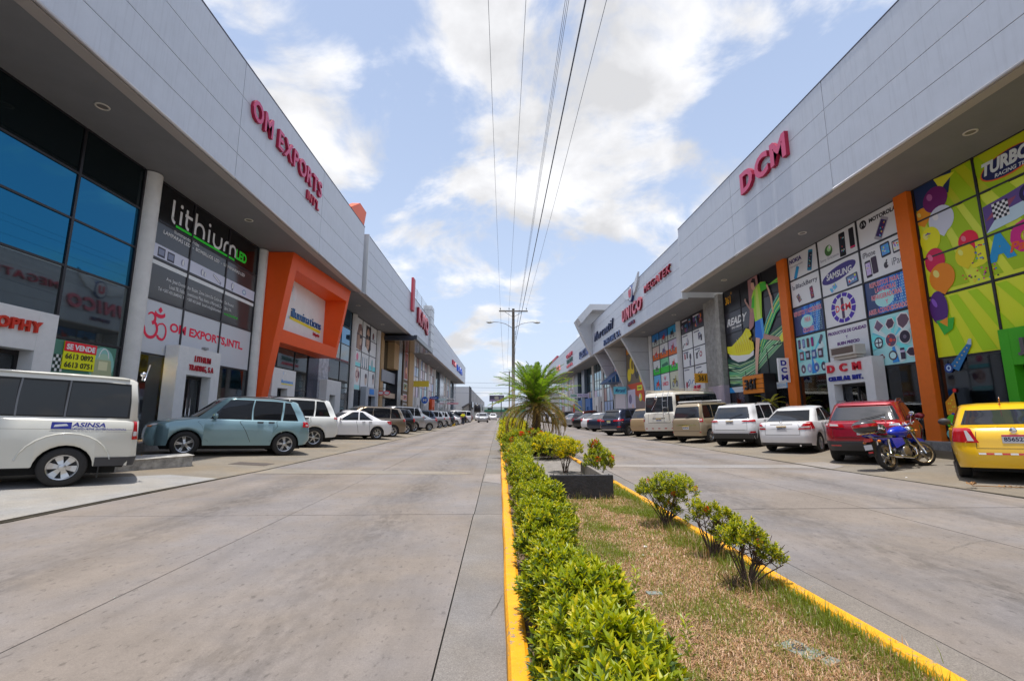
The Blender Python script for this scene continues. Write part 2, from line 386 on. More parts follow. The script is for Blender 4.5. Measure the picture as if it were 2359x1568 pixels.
# parking aprons rising 5 % to the shop fronts
EL = [(-6.6, -8), (-6.42, 4), (-6.12, 8.5), (-5.78, 12), (-5.55, 20), (-5.45, 40), (-5.4, 260)]
def pz(x): return .05 * (-5.6 - x) if x < -5.6 else (.05 * (x - 8.2) if x > 8.2 else 0)
def apron(name, edge, sgn, wall, m):
    mb = MB(); n = len(edge)
    for i in range(n-1):
        (xa, ya), (xb, yb) = edge[i], edge[i+1]
        za, zb = pz(xa), pz(xb); zw = pz(wall)
        mb.add([(xa, ya, za), (xb, yb, zb), (wall, yb, zw), (wall, ya, zw), (xa, ya, -.2), (xb, yb, -.2)], [(0, 1, 2, 3), (0, 4, 5, 1)])
    o = mb.build(name, m); return tag(o, kind='structure')
apron('parking_apron', EL, -1, -10.75, PARK)
ER = [(8.75, -8), (8.6, 7.6), (8.3, 11.5), (8.2, 18), (8.15, 40), (8.1, 260)]
apron('parking_apron', ER, 1, 13.7, PARK)
# pale newer concrete on the near left apron and patches
def apatch(pts, m, name='concrete_patch', dz=.004, par=None):
    o = MB().add([(x, y, max(pz(x), 0) + dz) for x, y in pts], [list(range(len(pts)))]).build(name, m); tag(o, kind='structure')
apatch([(-6.38, 4.6), (-6.12, 8.5), (-5.95, 10.2), (-7.1, 10.4), (-9.9, 7.6), (-10.2, 4.6)], PARKW)
apatch([(8.3, 11.6), (8.24, 13.2), (9.1, 13.0), (8.95, 12.0)], concrete('pale_band', (.27, .25, .235), False, .8))
# road base under the slabs, then each slab (joints stay open between them)
o = MB().box(-5.35, 8.05, -8, 260, -.30, -.03).build('road', [JOINT]); tag(o, kind='structure'); road = o
road_joints = [-2.6, 2.0, 6.62, 11.2, 15.8, 20.4, 25.0, 29.6, 34.2, 38.8]
def xl(y, edge):
    for i in range(len(edge)-1):
        (xa, ya), (xb, yb) = edge[i], edge[i+1]
        if ya <= y <= yb: return xa + (xb-xa)*(y-ya)/(yb-ya)
    return edge[-1][0]
def slab(x0a, x0b, x1a, x1b, y0, y1, m=None, name='slab', ztop=0):
    g = .0055; j = rnd.uniform(-.0015, .0015)
    MB().prism([(x0a+g, y0+g), (x1a-g, y0+g), (x1b-g, y1-g), (x0b+g, y1-g)], 'z', -.15, ztop+j).build(name, m or ROAD, road)
for i in range(len(road_joints)-1):
    y0, y1 = road_joints[i:i+2]; q = y0 + .2*math.sin(i*3)
    slab(xl(y0, EL)+.01, xl(y1, EL)+.01, -2.86, -2.86, y0, y1)
    slab(-2.86, -2.86, -.34, -.35, y0, y1); slab(-.34, -.35, .05, .05, y0, y1, GUT)
    slab(2.22, 2.22, 2.66, 2.66, y0, y1, GUT); slab(2.66, 2.66, 5.35, 5.35, y0+.25, y1+.25)
    slab(5.35, 5.35, xl(y0, ER)-.01, xl(y1, ER)-.01, y0+.25, y1+.25)
for (x0, x1) in ((-5.4, -2.86), (-2.86, -.35), (-.35, .05), (2.22, 2.66), (2.66, 5.35), (5.35, 8.1)):
    slab(x0, x0, x1, x1, 39.06, 260)
# patches on the road, drawn a little proud
def rpatch(pts, m, z=.006):
    o = MB().prism(pts, 'z', -.02, z).build('road_patch', m); tag(o, kind='structure')
rpatch([(-5.72, 11.15), (-.9, 10.85), (-.6, 11.0), (-.9, 11.35), (-5.7, 12.1)], concrete('warm_patch', (.255, .225, .185), False, .7), .005)
rpatch([(2.7, 12.3), (8.2, 11.8), (8.2, 12.6), (2.7, 12.9)], concrete('pale_band2', (.27, .25, .235), False, .8), .005)
rpatch([(-.33, 9.7), (.03, 9.4), (.03, 10.9), (-.3, 10.9)], concrete('pale_band3', (.28, .255, .24), False, .8), .006)
mb = MB(); qc = random.Random(14)      # hairline cracks
for (x, y, a, ln) in ((-.1, 3.3, 1.2, .5), (4.2, 4.6, .3, 1.6), (6.2, 7.4, .1, 1.3), (3.1, 9.3, .5, 1.2), (5.6, 4.0, 2.6, .8), (-4.4, 6.0, .2, 1.0), (-1.2, 9.4, .15, 1.1), (3.3, 5.9, 1.1, .7), (-3.6, 11.3, .05, 2.2)):
    pts = [(x, y)]
    for k in range(14): a += qc.uniform(-.35, .35); pts.append((pts[-1][0]+math.cos(a)*ln/14, pts[-1][1]+math.sin(a)*ln/14))
    for k in range(14):
        (xa, ya), (xb, yb) = pts[k:k+2]; nx, ny = -(yb-ya), xb-xa; l = math.hypot(nx, ny); w0 = .0022*(1-abs(k/7-1)*.7); nx, ny = nx/l*w0, ny/l*w0
        mb.add([(xa-nx, ya-ny, .009), (xb-nx, yb-ny, .009), (xb+nx, yb+ny, .009), (xa+nx, ya+ny, .009)], [(0, 1, 2, 3)])
tag(mb.build('road_cracks', JOINT), kind='structure')
# dirt and grass along the two apron edges
mb = MB()
for edge, sg in ((EL, 1), (ER, -1)):
    for i in range(len(edge)-2):
        (xa, ya), (xb, yb) = edge[i], edge[i+1]; n = max(2, int((yb-ya)/.7))
        for k in range(n):
            t0, t1 = k/n, (k+1)/n; wd0 = .02 + .02*abs(math.sin(7*t0+i)); a = (xa+(xb-xa)*t0, ya+(yb-ya)*t0); b = (xa+(xb-xa)*t1, ya+(yb-ya)*t1)
            mb.add([(a[0]-wd0, a[1], .011), (a[0]+wd0, a[1], .011), (b[0]+wd0*.7, b[1], .011), (b[0]-wd0*.9, b[1], .011)], [(0, 1, 2, 3)])
tag(mb.build('edge_dirt', mat('edge_dirt', (.085, .075, .05), .95, ns=6, na=.5)), kind='structure')
# sidewalks at the foot of the shops, with stone facing on the street side
STONE = mat('kerb_stone', (.38, .37, .36), .85, ns=9, na=.3, bump=.6, bs=25, rnd_obj=.12)
for side, x0, x1, y0, y1 in (('L', -11.5, -10.75, -6, 120), ('R', 13.65, 14.3, -6, 110)):
    s = MB().box(x0, x1, y0, y1, -.1, .52).build('sidewalk', PLAZA); tag(s, kind='structure')
    xe = x1 if side == 'L' else x0; sg = 1 if side == 'L' else -1
    y = 4.0; me = None
    for k in range(44):
        mm = MB().box(0, .05, .01, .79, pz(xe)-.02, .50).mesh('kerb_block', STONE) if me is None else me; me = mm
        ob = link_mesh('kerb_block', me, s, (xe if sg > 0 else xe-.05, y, 0)); y += .8
# concrete island between two bays on the left
isl = MB(); A = Vector((-7.62, 11.75)); B = Vector((-8.3, 10.35)); C2 = Vector((-8.15, 12.45)); h = Vector((-.77, -.64))
poly = [tuple(A), tuple(A+Vector((.02, .15))), tuple(C2), tuple(C2+h*3.9+Vector((0, .4))), tuple(B+h*2.7), tuple(B)]
isl.prism(poly, 'z', -.05, .36)
o = isl.build('parking_island', mat('old_island', (.36, .35, .33), .9, ns=6, na=.45, bump=.8, bs=14), bevel=.03)
tag(o, 'weathered raised concrete island behind the white van, peeling grey paint on its side', 'concrete island')
o = MB().add([(x, y, pz(x)+.006) for x, y in ((-7.1, 12.55), (-6.15, 12.55), (-6.15, 13.1), (-7.1, 13.1))] + [(x, y, pz(x)-.03) for x, y in ((-7.1, 12.55), (-6.15, 12.55), (-6.15, 13.1), (-7.1, 13.1))], [(0, 1, 2, 3), (0, 4, 5, 1), (1, 5, 6, 2), (2, 6, 7, 3), (3, 7, 4, 0)]).build('drain_cover', mat('rusty_drain', (.11, .09, .08), .7, metal=.3, ns=30, na=.4))
tag(o, 'dark metal drain cover in the parking apron behind the grey green SUV', 'drain cover')
# median ------------------------------------------------------------------
YEL = mat('kerb_yellow', (.80, .36, .004), .6, ns=14, na=.10, bump=.25, bs=50)
def yellow_worn():
    m = YEL; t = m.node_tree; b = t.nodes['Principled BSDF']; g = t.nodes.new('ShaderNodeNewGeometry')
    n = t.nodes.new('ShaderNodeTexNoise'); n.inputs['Scale'].default_value = 26; n.inputs['Detail'].default_value = 9; n.inputs['Roughness'].default_value = .72
    n2 = t.nodes.new('ShaderNodeTexNoise'); n2.inputs['Scale'].default_value = 2.2; n2.inputs['Detail'].default_value = 4
    t.links.new(g.outputs['Position'], n.inputs['Vector']); t.links.new(g.outputs['Position'], n2.inputs['Vector'])
    ad = t.nodes.new('ShaderNodeMath'); ad.operation = 'MULTIPLY_ADD'; ad.inputs[1].default_value = .35; t.links.new(n2.outputs[0], ad.inputs[0]); t.links.new(n.outputs[0], ad.inputs[2])
    r = t.nodes.new('ShaderNodeMapRange'); r.inputs[1].default_value = .755; r.inputs[2].default_value = .80; t.links.new(ad.outputs[0], r.inputs[0])
    src = b.inputs['Base Color'].links[0].from_socket; mx = t.nodes.new('ShaderNodeMix'); mx.data_type = 'RGBA'
    t.links.new(r.outputs[0], mx.inputs[0]); t.links.new(src, mx.inputs[6]); mx.inputs[7].default_value = (.26, .22, .16, 1); t.links.new(mx.outputs[2], b.inputs['Base Color'])
yellow_worn()
def kerb(x0, x1, y0, y1):
    o = MB(); ys = [y0 + (y1-y0)*i/10 for i in range(11)]; b = .02
    prof = [(x0, -.1), (x0+.005, .105), (x0+.02, .13), (x1-.02, .13), (x1, .115), (x1, -.1)]
    vs = [(x + .004*math.sin(y*3), y, z) for y in ys for x, z in prof]; n = len(prof)
    o.add(vs, [(i*n+j, i*n+j+1, (i+1)*n+j+1, (i+1)*n+j) for i in range(10) for j in range(n-1)], 0)
    o.add([vs[j] for j in range(n)], [list(range(n))])
    return o.build('kerb_stone', YEL, med)
med = MB().box(.14, 2.10, -6, 240, -.15, .09).build('median', mat('median_soil', (.16, .105, .065), .95, ns=8, na=.35, bump=.9, bs=30)); tag(med, kind='structure')
y = -2.0
while y < 44:
    kerb(.04, .155, y+.004, y+3.0); kerb(2.08, 2.20, y+.004, y+3.0); y += 3.0
kerb(.04, .155, 46.004, 240); kerb(2.08, 2.20, 46.004, 240)
# dry lawn: thatch of blades, green tufts in patches
STRAW = [leafmat('dry_grass', (.46, .26, .13), .2), leafmat('dry_grass_pale', (.60, .40, .24), .2), leafmat('green_grass', (.20, .25, .025), .35), leafmat('brown_grass', (.32, .16, .07), .2)]
g = MB(); rg = random.Random(5)
def blade(x, y, z, ln, az, lean, wd, mi):
    dx, dy = math.cos(az), math.sin(az); t = (x + dx*ln*math.sin(lean), y + dy*ln*math.sin(lean), z + ln*math.cos(lean))
    mdl = (x + dx*ln*.45*math.sin(lean*.7), y + dy*ln*.45*math.sin(lean*.7), z + ln*.5*math.cos(lean*.7))
    g.add([(x - dy*wd, y + dx*wd, z), (x + dy*wd, y - dx*wd, z), (mdl[0]+dy*wd*.8, mdl[1]-dx*wd*.8, mdl[2]), (mdl[0]-dy*wd*.8, mdl[1]+dx*wd*.8, mdl[2]), t], [(0, 1, 2, 3), (3, 2, 4)], mi)
for k in range(125000):
    y = 1.3 + 7.2 * rg.random() ** 1.7; x = rg.uniform(.40, 2.09)
    gp = mnoise.noise(Vector((x*1.6, y*1.4, 3))) + .35*mnoise.noise(Vector((x*5, y*5, 9)))
    edge = max(0, (x - 1.75) / .3)
    green = rg.random() < (.16 + .95 * max(0, gp*2 - .02) + .45*edge)
    mi = 2 if green else rg.choice((0, 0, 1, 1, 3)); hh = rg.uniform(.012, .036) * (1.6 if green else 1) * (1 + .9*edge*rg.random())
    blade(x, y, .092 + rg.uniform(0, .012), hh*(1.2 if green else 1.7), rg.uniform(0, 6.28), rg.uniform(.2, .9) if green else rg.uniform(1.25, 1.55), rg.uniform(.0009, .0018)*(1+y*.14), mi)
for k in range(9000):
    y = rg.uniform(8.0, 34); x = rg.choice((rg.uniform(1.72, 2.03), rg.uniform(.25, 2.0)))
    blade(x, y, .092, rg.uniform(.04, .10), rg.uniform(0, 6.28), rg.uniform(.2, 1.0), .004, rg.choice((0, 1, 2, 2)))
tag(g.build('dry_lawn', STRAW), kind='stuff')
# tall tufts next to the shrubs on the right kerb
g = MB()
for (cx, cy, n, s) in ((1.84, 3.6, 160, .16), (1.92, 4.35, 190, .17), (1.88, 5.4, 160, .15), (1.55, 6.95, 60, .17), (1.1, 6.95, 50, .2), (1.93, 2.7, 120, .1), (1.9, 4.7, 110, .11), (1.15, 1.75, 150, .12), (1.0, 4.1, 60, .08)):
    for k in range(n):
        blade(cx + rg.gauss(0, .12), cy + rg.gauss(0, .2), .09, rg.uniform(.4, 1.1)*s, rg.uniform(0, 6.28), rg.uniform(.1, 1.0), .0028, rg.choice((0, 2, 2, 1)))
tag(g.build('grass_tufts', STRAW), kind='stuff')
# litter and covers
def litter(x, y, z, s, label, seed, col='#e8e8ea'):
    q = random.Random(seed); mb = MB()
    mb.ell((0, 0, s*.35), (s, s*.75, s*.4), 10, 6, 0, lambda p: p * (1 + .45*(q.random()-.5)))
    o = mb.build('paper_scrap', mat('litter'+col, col, .7)); o.location = (x, y, z); tag(o, label, 'litter', 'scraps of litter on the median and road'); return o
litter(1.40, 4.6, .10, .022, 'crumpled white paper scrap on the dry grass left of the middle shrub', 1)
litter(1.30, 4.35, .10, .012, 'tiny white scrap of litter just in front of the crumpled paper', 2)
litter(1.97, 3.1, .10, .015, 'small white scrap on the dry grass near the round concrete cover', 3)
litter(1.38, 2.2, .10, .017, 'white scrap at the bottom edge of the picture on the lawn', 4)
litter(8.7, 9.9, .02, .022, 'flat white scrap on the parking edge below the motorcycle', 6)
CC = mat('old_cover', (.20, .23, .21), .85, ns=18, na=.2, bump=.3, bs=60)
o = MB().box(-.055, .055, -.03, .03, -.008, .006).build('cover_slab', CC); o.location = (1.10, 3.45, .105); o.rotation_euler = (0, .05, .1)
tag(o, 'small grey concrete cover lying in the dry grass beside the hedge', 'cover')
mb = MB().box(-.075, .07, -.09, .09, -.008, .012); t = thing('utility_cover', 'grey concrete cover with a dark round hole, near the right kerb', 'cover', (1.63, 2.66, .095), .5)
mb.build('slab', CC, t); MB().lathe([(.0, .013), (.026, .013), (.034, .016), (.036, .013)], (0, .01, 0), 'z', 16).build('hole', mat('hole_dark', (.03, .04, .05), .8), t)
MB().box(-.05, .06, -.17, -.11, -.01, .01).build('slab', CC, t)
# dead leaf sprig near the taxi
t = thing('fallen_branch', 'dry brown leafy twig lying on the parking behind the yellow taxi', 'twig', (9.05, 8.3, .05), .2)
mb = MB(); mb.tube([(-.35, .25, .02), (0, 0, .025), (.6, -.25, .02)], .008, 5)
q = random.Random(3)
for k in range(26):
    x = q.uniform(.0, .62); y = -.4*x + q.uniform(-.03, .03); a = q.uniform(0, 6.28); l = .05
    mb.add([(x, y, .03), (x+l*math.cos(a), y+l*math.sin(a), .05), (x+l*math.cos(a+.8), y+l*math.sin(a+.8), .03)], [(0, 1, 2)])
for k in range(8):
    a = q.uniform(0, 6.28); mb.add([(-.35, .25, .03), (-.35+.09*math.cos(a), .25+.07*math.sin(a), .09), (-.35+.09*math.cos(a+.7), .25+.07*math.sin(a+.7), .06)], [(0, 1, 2)])
mb.build('twig', mat('dead_leaf', (.30, .15, .05), .8), t)
# ================================================================ shop buildings
FPAN = mat('fascia_panel', (.55, .575, .625), .42, .08, ns=2.2, na=.035, rnd_obj=.02, bump=.04, bs=1.2)
FPAN2 = mat('fascia_panel_white', (.60, .62, .64), .42, .15, ns=2, na=.03, rnd_obj=.03)
streaks(FPAN)
FGAP = mat('panel_gap', (.09, .09, .11), .8); TRIM = mat('fascia_trim', (.60, .58, .58), .35, .4)
SOF = mat('soffit', (.205, .205, .215), .7, ns=1.2, na=.06); WHITE = mat('white_render', (.74, .735, .73), .7, ns=4, na=.05, bump=.1, bs=60)
PILW = mat('white_pillar', (.70, .69, .67), .75, ns=3, na=.08, bump=.15, bs=50); PILO = mat('orange_pillar', (.82, .165, .004), .55, ns=5, na=.05, bump=.1, bs=70)
ORG = mat('orange_cladding', (.86, .10, .006), .45, ns=2, na=.04); BLK = mat('black_frame', (.018, .016, .02), .4)
CONC = mat('bare_concrete', (.30, .295, .28), .85, ns=3, na=.3, bump=.5, bs=14); MASS = mat('building_mass', (.45, .45, .44), .8)
GBLU = mat('blue_reflective_glass', (.012, .12, .22), .02, .92, ior=1.5); GGRY = mat('grey_reflective_glass', (.14, .165, .17), .03, .85)
GDRK = mat('dark_reflective_glass', (.012, .022, .026), .03, .6); GTEA = mat('teal_reflective_glass', (.05, .17, .22), .04, .88)
GCLR = glass_mat('shop_glass', (.88, .96, .94), clear=1.0); NAVY = mat('navy_tile', (.025, .035, .07), .12, .2, ns=8, na=.2)
MARB = mat('grey_marble', (.38, .40, .44), .15, .1, ns=3, na=.4); TAN = mat('tan_brick', (.52, .34, .17), .75, ns=16, na=.16, bump=.4, bs=20)
CREAM = mat('cream_stone', (.62, .46, .33), .6, ns=3, na=.08); CORR = mat('corrugated_grey', (.36, .37, .40), .4, .4)

def fx(side, X, d): return X + d if side == 'L' else X - d
def sbox(mb, side, X, d0, d1, y0, y1, z0, z1, mi=0):
    a, b = fx(side, X, d0), fx(side, X, d1); return mb.box(min(a, b), max(a, b), min(y0, y1), max(y0, y1), z0, z1, mi)
def fascia(root, side, X, ys, zs, m=FPAN, t=.05, back=2.5, trim=True):
    for i in range(len(ys)-1):
        for j in range(len(zs)-1):
            mb = sbox(MB(), side, X, -t, 0, ys[i]+.012, ys[i+1]-.012, zs[j]+.009, zs[j+1]-.009)
            mb.build('fascia_panel', m, root, world=True, bevel=.004)
    mb = sbox(MB(), side, X, -.35, -t-.001, ys[0]+.01, ys[-1]-.01, zs[0], zs[-1]-.01); mb.build('fascia_core', FGAP, root, world=True)
    mb = MB(); sbox(mb, side, X, -.30, .015, ys[0], ys[-1], zs[-1], zs[-1]+.035); mb.build('parapet_cap', mat('cap_dark', (.09, .09, .13), .5), root, world=True)
    if trim:
        xc = fx(side, X, -.01); mb = MB()
        for a, b in zip(ys[:-1], ys[1:]): mb.tube([(xc, a+.006, zs[0]-.045), (xc, b-.006, zs[0]-.045)], .05, 10)
        mb.build('fascia_trim', TRIM, root, world=True)
def soffit(root, side, X, Xw, y0, y1, z, lights=(), xl_=None):
    a, b = sorted((fx(side, X, -.36), Xw)); n = 3
    MB().box(a, b, y0, y1, z, z+.12).build('soffit', SOF, root, world=True)
    MB().box(*(sorted((fx(side, X, -.355), fx(side, X, -.05)))), y0, y1, z-.03, z-.002).build('soffit_edge', mat('soffit_edge', (.42, .38, .36), .6), root, world=True)
    for ly in lights:
        xc = xl_ or (a+b)/2; r = .13
        d = MB().lathe([(r*1.25, -.004), (r*1.2, -.025), (r*.95, -.025), (r*.9, .0)], (xc, ly, z), 'z', 20); d.build('downlight', mat('downlight_ring', (.6, .56, .5), .4), root, world=True)
        MB().lathe([(0, -.008), (r*.93, -.008)], (xc, ly, z), 'z', 20).build('downlight_lens', mat('downlight_lens', (.20, .18, .17), .2), root, world=True)
def curtain(root, side, X, ys, zs, fn, bar=.035, skip=()):
    ys = sorted(ys)
    for i in range(len(ys)-1):
        for j in range(len(zs)-1):
            if (i, j) in skip: continue
            m = fn(i, j)
            if m is None: continue
            sbox(MB(), side, X, -.03, 0, ys[i]+.004, ys[i+1]-.004, zs[j]+.004, zs[j+1]-.004).build('window_pane', m, root, world=True)
    mb = MB()
    for y in ys: sbox(mb, side, X, -.05, .035, y-bar, y+bar, zs[0], zs[-1])
    for z in zs: 
        for i in range(len(ys)-1): sbox(mb, side, X, -.045, .03, ys[i]+bar, ys[i+1]-bar, z-bar*.8, z+bar*.8)
    mb.build('mullion_frame', BLK, root, world=True)
def room(root, side, X, y0, y1, z0=.5, z1=3.3, depth=3.2, wall='#d8d4cc', dark=.55):
    mb = MB(); m = mat('room_'+wall, [min(.82, x*1.5) for x in lin(wall)], .8); fl = mat('shop_floor', (.30, .28, .25), .3)
    sbox(mb, side, X, -depth-.1, -depth, y0, y1, z0, z1, 0); sbox(mb, side, X, -depth, -.06, y0, y1, z0-.1, z0, 1)
    sbox(mb, side, X, -depth, -.06, y0, y1, z1, z1+.1, 0); sbox(mb, side, X, -depth, -.06, y0-.05, y0, z0, z1, 0); sbox(mb, side, X, -depth, -.06, y1, y1+.05, z0, z1, 0)
    return mb.build('shop_interior', [m, fl], root, world=True)
def pillar(root, side, X, y0, y1, m, z0=.5, z1=9.1, rnd_=True, name='pillar', proud=.30):
    r = (y1-y0)/2; xc = fx(side, X, proud-r-.0)
    if rnd_: MB().lathe([(r, z0), (r, z1)], (xc, (y0+y1)/2, 0), 'z', 28).build(name, m, root, world=True)
    else: sbox(MB(), side, X, -.1, proud, y0, y1, z0, z1).build(name, m, root, world=True, bevel=.01)
def portal(root, side, X, y0, y1, zt, d0, d1, zd, m, depth=.5, z0=.5, name='entrance_portal', door=True, doorm=None, fr=BLK, dback=None):
    y0, y1 = sorted((y0, y1)); d0, d1 = sorted((d0, d1)); mb = MB()
    sbox(mb, side, X, .04, depth, y0, d0, z0, zt); sbox(mb, side, X, .04, depth, d1, y1, z0, zt); sbox(mb, side, X, .04, depth, d0, d1, zd, zt)
    p = mb.build(name, m, root, world=True, bevel=.008)
    if door:
        b = .12 if dback is None else dback; mb = MB(); w = .06; mid = (d0+d1)/2
        for a in (d0+w/2, mid, d1-w/2): sbox(mb, side, X, b-.04, b+.04, a-w/2, a+w/2, z0, zd-.002)
        for z in (z0+.06, zd-.06): sbox(mb, side, X, b-.036, b+.036, d0+.002, d1-.002, z-.05, z+.05)
        for sgn in (-1, 1):
            xh = fx(side, X, b+.09); yy = mid+sgn*.10
            mb.tube([(xh, yy, 1.30), (xh, yy, 1.95)], .016, 8, 1); mb.tube([(xh, yy, 1.35), (fx(side, X, b), yy, 1.35)], .01, 6, 1); mb.tube([(xh, yy, 1.9), (fx(side, X, b), yy, 1.9)], .01, 6, 1)
        sbox(mb, side, X, b-.01, b+.005, d0+w, mid-w/2, z0+.11, zd-.11, 2); sbox(mb, side, X, b-.01, b+.005, mid+w/2, d1-w, z0+.11, zd-.11, 2)
        mb.build('door', [fr, mat('steel_handle', (.6, .6, .6), .25, 1), doorm or GCLR], p)
    return p
def mass(root, side, X, y0, y1, ztop, dep=16, zlow=3.4, room_d=3.4):
    mb = MB(); sbox(mb, side, X, -dep, -.06, y0, y1, zlow, ztop); sbox(mb, side, X, -dep, -room_d, y0, y1, -.2, zlow)
    mb.build('building_wall', MASS, root, world=True)
def plinth(root, side, X, y0, y1, m=BLK, z1=.62): sbox(MB(), side, X, -.06, .02, y0, y1, .45, z1).build('plinth', m, root, world=True)
LV = [.60, 3.30, 5.15, 6.45, 7.77, 9.12]

# ---- left near building
XL = -11.4; FXL = -8.9
b1 = thing('shop_building', 'near left grey panelled shop block with blue glass, black lamp advert and orange frame', 'shop building', (-14, 14, 0))
mass(b1, 'L', XL, -6, 28.95, 13.3)
fascia(b1, 'L', FXL, [-6.9, .3, 7.35, 14.52, 21.75, 28.8], [9.22, 10.06, 11.06, 12.2, 13.5])
soffit(b1, 'L', FXL, XL-.1, -6.9, 28.8, 9.14, (4.0, 10.9, 17.85, 25.0), -10.2)
MB().box(-11.5, -8.95, 28.72, 28.8, 9.23, 13.4).build('end_panel', FPAN, b1, world=True)
for a, b in ((-1.0, -.5), (6.4, 6.95), (14.0, 14.52), (21.02, 21.48)): pillar(b1, 'L', XL, a, b, PILW)
def gl1(i, j): return None if j == 0 else (GGRY if j == 1 else (GBLU if j < 4 else GDRK))
curtain(b1, 'L', XL, [-.45, 1.9, 4.2, 6.4], LV, gl1)
curtain(b1, 'L', XL, [7.0, 9.4, 11.83, 13.97], [.60, 3.33, 5.2, 6.5, 7.77, 9.12], lambda i, j: GCLR if j == 0 else gl1(i, j))
room(b1, 'L', XL, 7.0, 13.95, wall='#8ca890')
curtain(b1, 'L', XL, [14.55, 16.42, 18.66, 20.98], [.60, 3.30, 5.10, 6.45, 7.75, 9.1], lambda i, j: GCLR if j == 0 else GDRK)
room(b1, 'L', XL, 14.55, 20.98, wall='#b9c6b4', depth=3.0)
curtain(b1, 'L', XL, [21.5, 23.6, 25.6, 27.4], [.60, 2.7, 4.8, 6.9, 9.1], lambda i, j: GCLR if j == 0 else GGRY)
room(b1, 'L', XL, 21.5, 27.35, z1=2.7, wall='#a8b0b0')
sbox(MB(), 'L', XL, -.06, .06, 27.4, 28.9, .5, 9.1).build('navy_column', NAVY, b1, world=True)
# trophy-shop portal, lamp-shop portal, illuminations portal
pt = portal(b1, 'L', XL, 7.3, 11.4, 3.77, 8.1, 10.93, 2.83, WHITE)
raised_word(pt, 'TROPHY', 9.5, 10.97, 3.24, 3.50, WL(XL+.5), .07, mat('red_letter', (.62, .03, .008), .35), bold=.035)
pl = portal(b1, 'L', XL, 15.74, 18.1, 3.70, 16.23, 17.60, 2.73, WHITE)
raised_word(pl, 'LITHIUM', 16.56, 17.45, 3.22, 3.43, WL(XL+.5), .04, mat('crimson_letter', (.45, .004, .02), .4), bold=.008)
raised_word(pl, 'TRADING, S.A', 16.30, 17.66, 2.90, 3.10, WL(XL+.5), .04, mat('crimson_letter', (.45, .004, .02), .4), bold=.008)
MB().box(-10.98, -10.84, 17.0, 17.2, 3.72, 3.80).build('porch_lamp', mat('grey_lamp', (.3, .3, .3), .5), pl)
pi_ = portal(b1, 'L', XL, 22.3, 24.8, 3.63, 22.88, 23.96, 2.66, WHITE)
pr = Print(WL(XL+.502)); pr.text('illuminations', 23.2, 24.5, 2.93, 3.10, '#1874b8', .02); pr.band([(23.2, 2.89), (24.5, 2.88)], .05, .05, '#e0b020')
pr.ell(23.35, 3.42, .06, .09, '#9aa6b4'); pr.ell(23.55, 3.44, .05, .08, '#c4ccd6'); pr.band([(23.3, 3.33), (23.22, 3.15), (23.25, 2.98)], .015, .015, '#9098a8'); pr.build('print', pi_)
# leaning orange frame
def oxf(y, z):
    a = -11.2 + (z-.5)*(1.22/8.62); b = -10.2 + (z-4.8)*(.7/4.32); return a + (b-a)*(y-21.5)/7.1
of = thing('orange_sign_frame', 'big leaning orange frame around the white illuminations sign', 'sign frame', (-10.9, 22, .5))
def hexa(nm, y0, y1, z0, z1, xb, m=ORG):
    vs = [(oxf(y, z), y, z) for y, z in ((y0, z0), (y1, z0), (y1, z1), (y0, z1))] + [(xb, y, z) for y, z in ((y0, z0), (y1, z0), (y1, z1), (y0, z1))]
    MB().add(vs, [(0, 1, 2, 3), (7, 6, 5, 4), (0, 4, 5, 1), (1, 5, 6, 2), (2, 6, 7, 3), (3, 7, 4, 0)]).build(nm, m, of, world=True, bevel=.006)
hexa('side_leg', 21.5, 22.06, .5, 9.12, -11.35); hexa('top_beam', 22.062, 28.6, 8.38, 9.12, -11.3)
hexa('bottom_beam', 22.062, 28.6, 4.8, 5.42, -11.35); hexa('end_post', 28.3, 28.6, 5.422, 8.378, -11.3)
MB().box(-11.2, -10.95, 22.07, 28.29, 5.425, 8.375).build('sign_board', mat('sign_white', (.80, .79, .76), .5, ns=2, na=.04), of, world=True)
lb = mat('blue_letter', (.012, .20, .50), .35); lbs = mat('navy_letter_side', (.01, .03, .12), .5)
raised_word(of, 'illuminations', 23.75, 27.75, 6.42, 6.90, WL(-10.95), .05, lb, bold=.0, gap=.10, side=lbs)
p = Print(WL(-10.945)); p.poly([(23.6, 6.42), (27.8, 6.37), (27.72, 6.20), (23.6, 6.28)], '#e3a80e'); p.build('yellow_underline', of)
raised_word(of, 'Lafayette', 26.7, 27.6, 5.95, 6.13, WL(-10.95), .05, mat('red_small_letter', (.5, .01, .03), .4), bold=.03, gap=.05)
p = Print(WL(-10.945)); p.ell(24.0, 7.72, .25, .42, '#b3b9c8', .2).ell(24.1, 7.74, .14, .36, '#e9ebef', .2).band([(23.5, 8.0), (23.7, 7.75), (23.8, 8.05)], .03, .03, '#3a3550').ell(23.55, 6.35, .12, .07, '#98a8c0'); p.build('lamp_drawing', of)
oh = MB().prism([(27.2, 13.54), (29.15, 13.54), (29.6, 14.9), (28.2, 14.9), (26.6, 13.9)], 'x', -9.6, -9.1).build('roof_fin', ORG, None, bevel=.01)
tag(oh, 'orange angular fin standing on the roof edge at the end of the near left block', 'roof fin')
